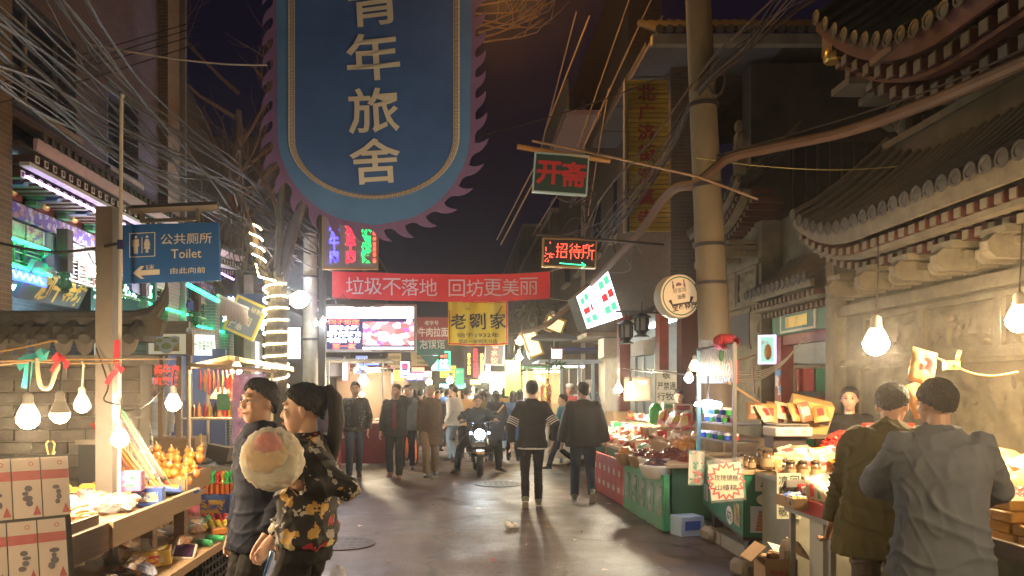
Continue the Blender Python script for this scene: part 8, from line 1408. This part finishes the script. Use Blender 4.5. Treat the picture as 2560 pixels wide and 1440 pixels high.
# cotton candy
cc = W(680,1148,3.36); cn = thing('cotton_candy', 'flower shaped cotton candy, white rim, yellow ring and pink heart', 'cotton candy', cc)
def puffball(c, r, amp, fr, seed, sc=(1,1,1), n=90, m=54):
    b = MB(); rs = []
    for i in range(m+1):
        t = max(.02, min(pi-.02, pi*i/m)); row = []
        for k in range(n):
            d = V((sin(t)*cos(2*pi*k/n), sin(t)*sin(2*pi*k/n), cos(t))); q = 1+amp*(noise.noise(d*fr+V((seed,0,0)))+.6*abs(noise.noise(d*fr*2.6+V((0,seed,0))))+.35*noise.noise(d*fr*6))
            row.append(c+V((d.x*r*sc[0]*q, d.y*r*sc[1]*q, d.z*r*sc[2]*q)))
        rs.append(row)
    b.rings(rs); return b
def candy_mat(nm, c): return mat(nm, c, .95, col2=[x*.88 for x in c], ns=30, bump=.8, bs=190, sheen=.6)
for nm_, c_ in (('floss_white', (.86,.80,.66)), ('floss_yellow', (.82,.62,.38)), ('floss_pink', (.76,.34,.30))): q_ = candy_mat(nm_, c_).node_tree.nodes['Principled BSDF']; q_.inputs['Subsurface Weight'].default_value = .6; q_.inputs['Subsurface Radius'].default_value = (.05,.035,.025); q_.inputs['Subsurface Scale'].default_value = 1
puffball(cc, .138, .075, 6, 1, (1,.62,1.0)).build('white_rim', candy_mat('floss_white', (.86,.80,.66)), cn, ang=180); puffball(cc+V((-.008,-.030,.020)), .108, .07, 4, 5, (1,.72,.86)).build('yellow_ring', candy_mat('floss_yellow', (.82,.62,.38)), cn, ang=180); puffball(cc+V((.0,-.066,.062)), .064, .08, 3, 8, (1,.70,.98)).build('pink_heart', candy_mat('floss_pink', (.76,.34,.30)), cn, ang=180)
hw = rootmat(wom['o']) @ wom['arm'][1][2]; m = MB(); m.tube([cc+V((.0,0,.02)), cc+V((.06,.0,-.10)), hw+V((-.06,-.0,.02)), hw+V((.0,.0,-.05))], .004, 6); m.build('stick', woodl, cn)
hp_ = rootmat(wom['o']) @ wom['arm'][0][2]; m = MB(); m.cbox(hp_+V((-.02,-.02,-.13)), (.012,.07,.14), .005, Matrix.Rotation(.3, 3, 'Y')); tag(m.build('mobile_phone', mat('phone_blue', (.05,.16,.38), .2, coat=.5)), 'blue cased phone in the hanging hand of the floral jacket woman', 'phone')
wr = thing('plastic_bag', 'white plastic bag at the floral jacket woman\'s right side', 'bag', W(848,1430,3.9)); m = puffball(W(845,1445,3.95), .05, .25, 4, 3, (.9,.6,1.3), 18, 12); m.build('bag', filmw, wr)
# --- two customers at the right
person('man in olive brown jacket stooping over the snack table', (X(2195,4.35), 4.35, 0), 2.35, 1.74, hands=[(-.26,-.34,.95), (.30,-.05,.74)], lean=.42, top=OLIVE, hem=-.24, puff=2.2, legs=(GREYT,1.08), shoe=SHB, lod=0, hair='short', hd=(0.1,.35,0), collar=1.2, curl=[.5,.9], fold=.008, seed=7, facing=True)
person('man in grey blue jacket seen from behind at the nut stall', (X(2352,3.8), 3.8, 0), 2.75, 1.70, hands=[(-.16,-.36,1.05), (.12,-.36,1.08)], poles=[(-1,.6,-.3), (1,.6,-.3)], lean=.10, top=GREYB, hem=-.22, puff=2.2, legs=(GREYT,1.1), shoe=SHB, lod=0, hair='crop', hd=(.35,.12,0), collar=1.2, fold=.007, seed=9, wide=1.06)
# --- vendors
person('dark haired vendor behind the chili jars', (X(2085,7.6), 7.3, .12), -.5, 1.55, top=BLKC, legs=BLKC, hair='bob', lod=1, seed=3)
person('vendor in red plaid coat with folded arms behind the long stall', (X(1703,12.7), 12.7, .12), -.5, 1.56, hands=[(.12,-.24,1.0), (-.12,-.26,1.02)], poles=[(-1,.4,-.5),(1,.4,-.5)], lean=.25, top=cellmat('plaid_red', [(.40,.06,.06),(.30,.05,.05),(.45,.14,.12),(.25,.03,.04)], 24, .8), hem=-.2, legs=BLKC, hair='short', lod=1, seed=5, hd=(0,.3,0))
person('vendor in checked apron behind the gourd heap', (X(428,9.2), 8.0, 0), .1, 1.62, hands=[(-.15,-.25,1.0), (.15,-.25,1.0)], top=PLAID, legs=BLKC, hair='short', lod=1, seed=6)
person('white capped cook inside the beef kiosk', (X(395,11.8), 11.7, .1), .2, 1.72, top=WHITEC, legs=BLKC, cap=WHITEC, hair='short', lod=1, seed=8)
person('second white capped cook at the left window of the beef kiosk', (X(352,12.3), 12.2, .1), .5, 1.70, top=WHITEC, legs=BLKC, cap=WHITEC, hair='short', lod=1, seed=8)
for px, Y, c, lab, h in ((1424,17.6,REDC,'cook in red apron and white cap in the blue frame kiosk',1.66),(1452,18.0,WHITEC,'cook in white cap and white top in the blue frame kiosk',1.70),(1474,18.3,GREYB,'cook in grey jacket and white cap at the right of the kiosk',1.76)): person(lab, (X(px,Y), Y, .12), -.6, h, top=c, legs=BLKC, cap=WHITEC, hair='short', lod=1, seed=px)
# --- middle group
flo = person('man in open floral bomber jacket and jeans walking with hands in pockets', (X(888,14.2), 14.2, 0), .1, 1.79, feet=[(-.10,-.22,0,0,-.1),(.06,.26,.05,.4,.1)], hands=[(-.24,-.10,.90),(.24,-.10,.90)], poles=[(-1,.6,0),(1,.6,0)], top=FLOR2, hem=-.1, puff=1.5, inner=(BLKC,.42,.26,-.02,.46,.012), legs=JEAN, shoe=SHB, lod=1, seed=11)
pho = person('smiling man in dark jacket and maroon scarf talking on a phone', (X(990,14.2), 14.2, 0), -.12, 1.75, feet=[(-.14,.20,.05,.45,-.1),(.10,-.20,0,0,.15)], hands=[(-.30,.0,.84),(.10,-.10,1.50)], poles=[(-1,1,0),(1,-.2,-.6)], handd=[None, ((-.1,-.1,1),(-1,0,0))], top=BLKC, hem=-.18, puff=1.6, inner=(MAROON,.20,.16,-.02,.47,.014), legs=(BLKC,1.1), shoe=SHBR, lod=1, hd=(-.35,0,.1), smile=1, seed=12, wide=1.08)
q = rootmat(pho['o']) @ (pho['head'][0]+V((.10,-.03,-.02))); m = MB(); m.cbox(q, (.012,.075,.15), .004, Matrix.Rotation(-.35, 3, 'X')); tag(m.build('mobile_phone', mat('phone_white', (.7,.7,.7), .3)), 'white phone held to the ear of the maroon scarf man', 'phone')
person('grey haired elderly man in long brown coat and khaki trousers', (X(1075,14.6), 14.6, 0), .12, 1.74, feet=[(-.09,-.20,0,0,-.1),(.09,.15,.0,.2,.1)], hands=[(-.22,.14,.86),(.20,.14,.86)], top=BROWN, hem=-.36, puff=1.9, legs=(KHAKI,1.12), shoe=SHB, hair='grey', hairm=HAIRG, skin=SKIN2, lod=1, collar=1.2, inner=(cloth('cloth_taupe', (.13,.09,.06)),.10,.18,.1,.47,.01), hd=(.1,.05,0), seed=13)
strp = person('man in black jacket with white sleeve stripes walking away', (X(1330,10.7), 10.7, 0), pi-.05, 1.77, feet=[(-.10,-.10,0,0,0),(.10,.24,.06,.6,0)], hands=[(-.29,-.02,.93),(.29,-.05,.90)], poles=[(-1,1,0),(1,1,0)], top=BLKC, hem=-.12, puff=1.5, legs=(BLKC,.95), shoe=SHW, lod=1, collar=1, fold=.006, seed=14, facing=False)
for i in (0,1):
    sh, el, wr_ = strp['arm'][i]; Mr = rootmat(strp['o'])
    for k in range(4): c = sh.lerp(el, .62+.10*k); d = (el-sh).normalized(); b = MB(); b.lathe([(.083,-.006),(.0835,.006)], c, 14, d.to_track_quat('Z','Y').to_matrix()); b.build('sleeve_stripe', WHITEC, strp['o'], loc=(0,0,0))
b = MB(); b.loft([(V((0,0,.93*1.03-.145)),.205,.158,None),(V((0,0,.93*1.03-.115)),.205,.158,None)], 18); b.build('shirt_hem', WHITEC, strp['o'], loc=(0,0,0))
puf = person('man in brown black puffer jacket and jeans walking away', (X(1458,11.2), 11.2, 0), pi-.1, 1.75, feet=[(-.12,.26,.10,.9,0),(.12,-.10,0,0,0)], hands=[(-.33,-.02,.86),(.31,-.04,.86)], poles=[(-1,.8,0),(1,.8,0)], top=cloth('cloth_puffer', (.022,.017,.015), (.034,.026,.022), rough=.5), hem=-.14, puff=3.6, legs=(JEAN,1.08), shoe=SHW, lod=1, hd=(.45,0,0), collar=1, fold=0, seed=15, wide=1.10)
person('boy in blue and teal hooded jacket stepping towards the kiosk', (X(1408,15.6), 15.6, .0), -pi/2+.1, 1.55, feet=[(-.08,.28,.12,.2,0),(.08,-.34,.0,0,0)], hands=[(-.16,-.3,.95),(.2,-.25,.95)], top=TEALC, hem=-.1, puff=1.8, legs=NAVY, shoe=SHB, lod=1, seed=16)
tanw = person('woman in tan trench coat with folded arms and red shoes', (X(944,18.3), 18.3, 0), .15, 1.62, hands=[(.10,-.20,1.05),(-.10,-.22,1.03)], poles=[(-1,.2,-.6),(1,.2,-.6)], top=TANC, hem=-.32, puff=1.6, legs=JEANL, shoe=SHR, hair='pony', lod=1, smile=1, seed=17, wide=.92, collar=1)
m = MB(); m.cbox((0,-.16,.88), (.30,.10,.20), .02); m.build('handbag', BLKC, tanw['o'], loc=(0,0,0))
person('man in pale grey blue jacket directly behind the maroon scarf man', (X(1018,15.8), 15.8, 0), 0, 1.74, top=GREYB, hem=-.14, legs=NAVY, shoe=SHB, lod=1, seed=18)
person('stout man in black polo behind the maroon scarf man', (X(1024,18.2), 18.2, 0), .1, 1.76, top=BLKC, legs=BLKC, shoe=SHB, lod=1, seed=19, wide=1.1)
person('man in white jacket and light jeans turned left in the middle', (X(1134,17.4), 17.4, 0), -2.2, 1.76, top=WHITEC, hem=-.12, puff=1.6, legs=JEANL, shoe=SHB, lod=1, seed=20, hair='crop', feet=[(-.1,-.15,0,0,0),(.1,.2,.03,.3,0)])
nav = person('woman in long navy coat with a tan strap seen from behind', (X(1240,17.4), 17.4, 0), pi+.1, 1.64, top=NAVY, hem=-.42, puff=1.8, legs=BLKC, shoe=SHB, hair='bob', lod=1, seed=21, facing=False, wide=.95)
m = MB(); m.tube([V((-.16,.12,1.30)), V((.0,.175,1.12)), V((.18,.15,.90))], .018, 6); m.build('bag_strap', TANC, nav['o'], loc=(0,0,0))
person('woman in long bright blue coat seen from behind', (X(1283,17.7), 17.7, 0), pi-.1, 1.62, top=BLUEC, hem=-.42, puff=1.7, legs=BLKC, shoe=SHB, hair='bob', lod=1, seed=22, facing=False, wide=.95)
person('woman in hooded purple grey coat at the left meat stall', (X(806,13.6), 13.6, 0), 1.9, 1.68, top=PURP, hem=-.35, puff=1.7, legs=BLKC, shoe=SHB, hair='long', lod=1, seed=23)
# --- crowd further down the street
crowd = [(715,21,REDC,'short',0,'far person in red jacket left of the meat stall light'),(968,20.5,JEANL,'long',0,'woman with wavy hair in pale denim jacket in the crowd'),(1052,20.2,BLKC,'short',1,'man in black coat seen from behind left of the white jacket man'),(1095,20.4,NAVY,'short',0,'man in navy jacket facing us right of the old man'),(1104,22,BLUEC,'crop',1,'person in blue jacket from behind near the white jacket man'),(1160,20.0,REDC,'bob',1,'woman in coral red top right of the white jacket man'),(1118,24.5,BROWN,'short',1,'person in brown coat deeper in the middle of the crowd'),(1180,22.5,GREYB,'short',1,'person in grey jacket behind the scooter rider'),(1166,18.6,TANC,'short',1,'person with tan knit top just behind the scooter rider'),(1205,21.0,BROWN,'bob',1,'woman in brown fur collar coat under the noodle sign'),(1218,19.0,OLIVE,'bob',1,'woman in olive coat left of the navy coat woman'),(1262,20.5,TANC,'bob',1,'woman in beige coat between the navy and blue coats'),(1300,19.8,PURP,'long',1,'woman in mauve coat right of the blue coat woman'),(985,24,PURP,'short',0,'person in mauve jacket far back on the left'),(1010,26,BLKC,'short',1,'person in black far back on the left'),(1040,28,NAVY,'bob',1,'woman in navy far back on the left'),(1066,25,BROWN,'short',0,'man in brown far back behind the old man'),(1085,30,REDC,'short',1,'person in red far back in the middle'),(1130,28,BLKC,'bob',1,'woman in black far back in the middle'),(1148,31,TANC,'short',0,'person in tan far back in the middle'),(1170,29,NAVY,'short',1,'person in navy far back on the right'),(1192,26,BLUEC,'short',1,'person in blue far back on the right'),(1215,30,GREYB,'short',1,'person in grey far back on the right'),(1240,25,BLKC,'short',0,'man in black far back under the dumpling sign'),(1100,36,GREYB,'short',1,'distant person in grey near the street end'),(1150,38,BROWN,'short',1,'distant person in brown near the street end'),(1060,37,BLKC,'short',1,'distant person in black near the street end left'),(1190,37,PURP,'bob',1,'distant person in mauve near the street end right'),(1327,22,NAVY,'short',1,'person in navy behind the striped jacket man')]
for i, (px, Y, c, hr, back, lab) in enumerate(crowd): person(lab, (X(px,Y), Y, 0), (pi if back else 0)+rg.uniform(-.5,.5), 1.60+.16*((i*7) % 10)/10, feet=walk(rg.uniform(.05,.2), 0), top=c, hem=-.14-.2*(i % 3 == 1), puff=1.6, legs=(BLKC,NAVY,JEAN,JEANL)[i % 4], shoe=SHB, hair=hr, lod=1 if Y < 22.5 else 2, seed=30+i, facing=not back, wide=1+.06*((i*3) % 4-1.5), fold=.006 if Y < 22.5 else 0)
# ================================================================ electric scooter and rider
sx, sy = X(1200,14.3), 14.3; SCO = thing('electric_scooter', 'dark electric scooter with dazzling round headlight coming towards us', 'scooter', (sx, sy, 0), .04); scb = mat('scooter_paint', (.015,.015,.018), .25, coat=.6); chr_ = mat('chrome', (.6,.6,.6), .15, 1.); tyrem = mat('tyre', (.018,.018,.018), .8, bump=.4, bs=60)
L0 = (0,0,0); RY90 = Matrix.Rotation(pi/2, 3, 'Y')
for y in (.05, 1.22):
    m = MB(); ring = []
    for k in range(25): a = 2*pi*k/24; c = V((0, y+.21*cos(a), .265+.21*sin(a))); r = V((0,cos(a),sin(a))); ring.append([c+r*.055*cos(2*pi*j/10)+V((1,0,0))*.058*sin(2*pi*j/10) for j in range(10)])
    m.rings(ring, cap=False); w = m.build('wheel', tyrem, SCO, loc=L0); m = MB(); m.lathe([(.17,-.03),(.17,.03),(.06,.045),(.03,.05)], (0,y,.265), 18, RY90); m.build('rim', steel, w, loc=L0)
m = MB(); m.loft([(V((0,y,z)), w, .02, None) for y, z, w in ((-.12,.46,.075),(-.02,.53,.08),(.12,.53,.08),(.25,.46,.07))], 10); m.sheet(lambda u, v: V(((u-.5)*.15, .05+.285*cos(.5+2.2*v), .265+.285*sin(.5+2.2*v))), 4, 10); m.build('front_mudguard', scb, SCO, loc=L0)
for s in (-1,1): m = MB(); m.tube([V((s*.075,.05,.27)), V((s*.075,.12,.62))], .02, 8); m.build('fork', chr_, SCO, loc=L0)
m = MB(); m.loft([(V((0,y,z)), w, d, None) for y, z, w, d in ((.10,.38,.14,.05),(.10,.48,.21,.08),(.12,.62,.235,.09),(.15,.78,.20,.09),(.18,.92,.15,.07),(.20,1.0,.10,.05))], 18, 2.6); m.build('front_shield', scb, SCO, loc=L0)
m = MB(); m.tube([V((-.22,.02,.44)), V((-.20,-.03,.47)), V((0,-.06,.46)), V((.20,-.03,.47)), V((.22,.02,.44))], .013, 7); m.build('bumper_bar', chr_, SCO, loc=L0); m = MB(); m.cbox((0,.0,.62), (.20,.012,.11), .006, Matrix.Rotation(.1, 3, 'X')); m.build('number_plate', mat('plate_dark', (.10,.09,.08), .4), SCO, loc=L0)
m = MB(); m.lathe([(.105,.0),(.115,-.03),(.10,-.05)], (0,.07,.80), 20, Matrix.Rotation(pi/2, 3, 'X')); hl = m.build('headlight', chr_, SCO, loc=L0); m = MB(); m.lathe([(.098,.02),(.06,.05),(.01,.06)], (0,.07,.80), 20, Matrix.Rotation(pi/2, 3, 'X')); m.build('lens', glow('headlamp', (.86,.95,1), 75), hl, loc=L0)
for s in (-1,1): m = MB(); m.ell((s*.17,.05,.83), (.03,.03,.025), 8, 6); m.build('indicator', glow('side_lamp', (.5,.6,1), 6, False), SCO, loc=L0)
m = MB(); m.tube([V((-.33,.26,1.02)), V((-.22,.22,1.05)), V((-.08,.2,1.0)), V((.08,.2,1.0)), V((.22,.22,1.05)), V((.33,.26,1.02))], .016, 8); m.build('handlebar', chr_, SCO, loc=L0)
for s in (-1,1):
    m = MB(); m.tube([V((s*.25,.235,1.045)), V((s*.37,.275,1.01))], .021, 8); m.build('grip', blkp, SCO, loc=L0); m = MB(); m.tube([V((s*.24,.22,1.05)), V((s*.30,.22,1.16))], .007, 6); m.ell((s*.31,.22,1.20), (.055,.012,.035), 10, 6); m.build('mirror', scb, SCO, loc=L0)
m = MB(); m.cbox((0,.55,.30), (.30,.7,.07), .02); m.build('footboard', scb, SCO, loc=L0); m = MB(); m.loft([(V((0,y,z)), .15, .03, None) for y, z in ((1.0,.35),(1.0,.5),(1.0,.66))], 12); m.cbox((0,1.05,.5), (.30,.6,.34), .05); m.build('rear_body', scb, SCO, loc=L0); m = MB(); m.cbox((0,1.0,.72), (.28,.62,.10), .04); m.build('saddle', blkp, SCO, loc=L0)
b = MB(); 
person('man in dark clothes riding the electric scooter with both feet out', (sx-.03, sy+.88, 0), .04, 1.72, dz=-.17, lean=.14, feet=[(-.40,-.10,.03,.15,-.7),(.42,-.14,.05,.1,.7)], hands=[(-.33,-.50,1.06),(.33,-.50,1.06)], poles=[(-1,.5,-.5),(1,.5,-.5)], knees=[(-.6,-1,.3),(.6,-1,.3)], handd=[((.2,-1,-.1),(0,-.1,-1)),((-.2,-1,-.1),(0,-.1,-1))], top=cloth('cloth_dark_teal', (.02,.03,.04), (.035,.045,.055)), hem=-.12, puff=2.4, legs=(BLKC,1.1), shoe=SHBR if False else SHB, lod=1, hd=(0,.12,0), smile=1, skin=SKIN2, curl=.9, collar=1, seed=25, wide=1.08)
# orange shared bicycle
BY = thing('bicycle', 'orange shared bicycle half hidden behind the maroon scarf man', 'bicycle', (X(1038,16.6), 16.6, 0), .25); orb = mat('bike_orange', (.60,.10,.02), .35, coat=.4)
for y in (0, 1.0):
    m = MB(); ring = []
    for k in range(25): a = 2*pi*k/24; c = V((0, y+.29*cos(a), .31+.29*sin(a))); r = V((0,cos(a),sin(a))); ring.append([c+r*.018*cos(2*pi*j/6)+V((1,0,0))*.018*sin(2*pi*j/6) for j in range(6)])
    m.rings(ring, cap=False); w = m.build('wheel', tyrem, BY, loc=L0); m = MB(); m.lathe([(.27,-.012),(.275,0),(.27,.012),(.25,.0)], (0,y,.31), 24, RY90)
    for k in range(5): a = 2*pi*k/5; m.tube([V((0,y,.31)), V((0,y+.265*cos(a),.31+.265*sin(a)))], .014, 5)
    m.build('rim', orb, w, loc=L0)
m = MB(); m.tube([V((0,.0,.31)), V((0,.06,.78)), V((0,.08,1.0))], .02, 7); m.tube([V((0,.08,.85)), V((0,.5,.38)), V((0,.75,.85))], .022, 7); m.tube([V((0,.5,.38)), V((0,1.0,.31))], .015, 6); m.build('frame', steel, BY, loc=L0); m = MB(); m.tube([V((-.28,.15,1.04)), V((0,.06,1.02)), V((.28,.15,1.04))], .013, 6); m.build('handlebar', blkp, BY, loc=L0); m = MB(); m.ell((0,.78,.90), (.08,.13,.035), 10, 6); m.build('saddle', blkp, BY, loc=L0); m = MB(); m.box((0,-.1,.86), (.28,.2,.18)); m.build('basket', steel, BY, loc=L0)
flush_people(); flush_text()
# ================================================================ volume added to give the lamps a glow, standing in for lens flare
hz = MB(); hz.bb((-64,-34,-1.2), (64,304,14)); ho = hz.build("added_haze", asph, smooth=False); ho['kind'] = 'stuff'; ho.data.materials.clear()
hm = bpy.data.materials.new('added_haze'); hm.use_nodes = True; hm.node_tree.nodes.remove(hm.node_tree.nodes['Principled BSDF'])
pv_ = hm.node_tree.nodes.new('ShaderNodeVolumePrincipled'); pv_.inputs['Color'].default_value = (.95,.93,.9,1); pv_.inputs['Density'].default_value = .0028; pv_.inputs['Anisotropy'].default_value = .88
hm.node_tree.links.new(pv_.outputs[0], hm.node_tree.nodes['Material Output'].inputs['Volume']); ho.data.materials.append(hm)
SC.cycles.volume_bounces = 0; SC.cycles.volume_max_steps = 64
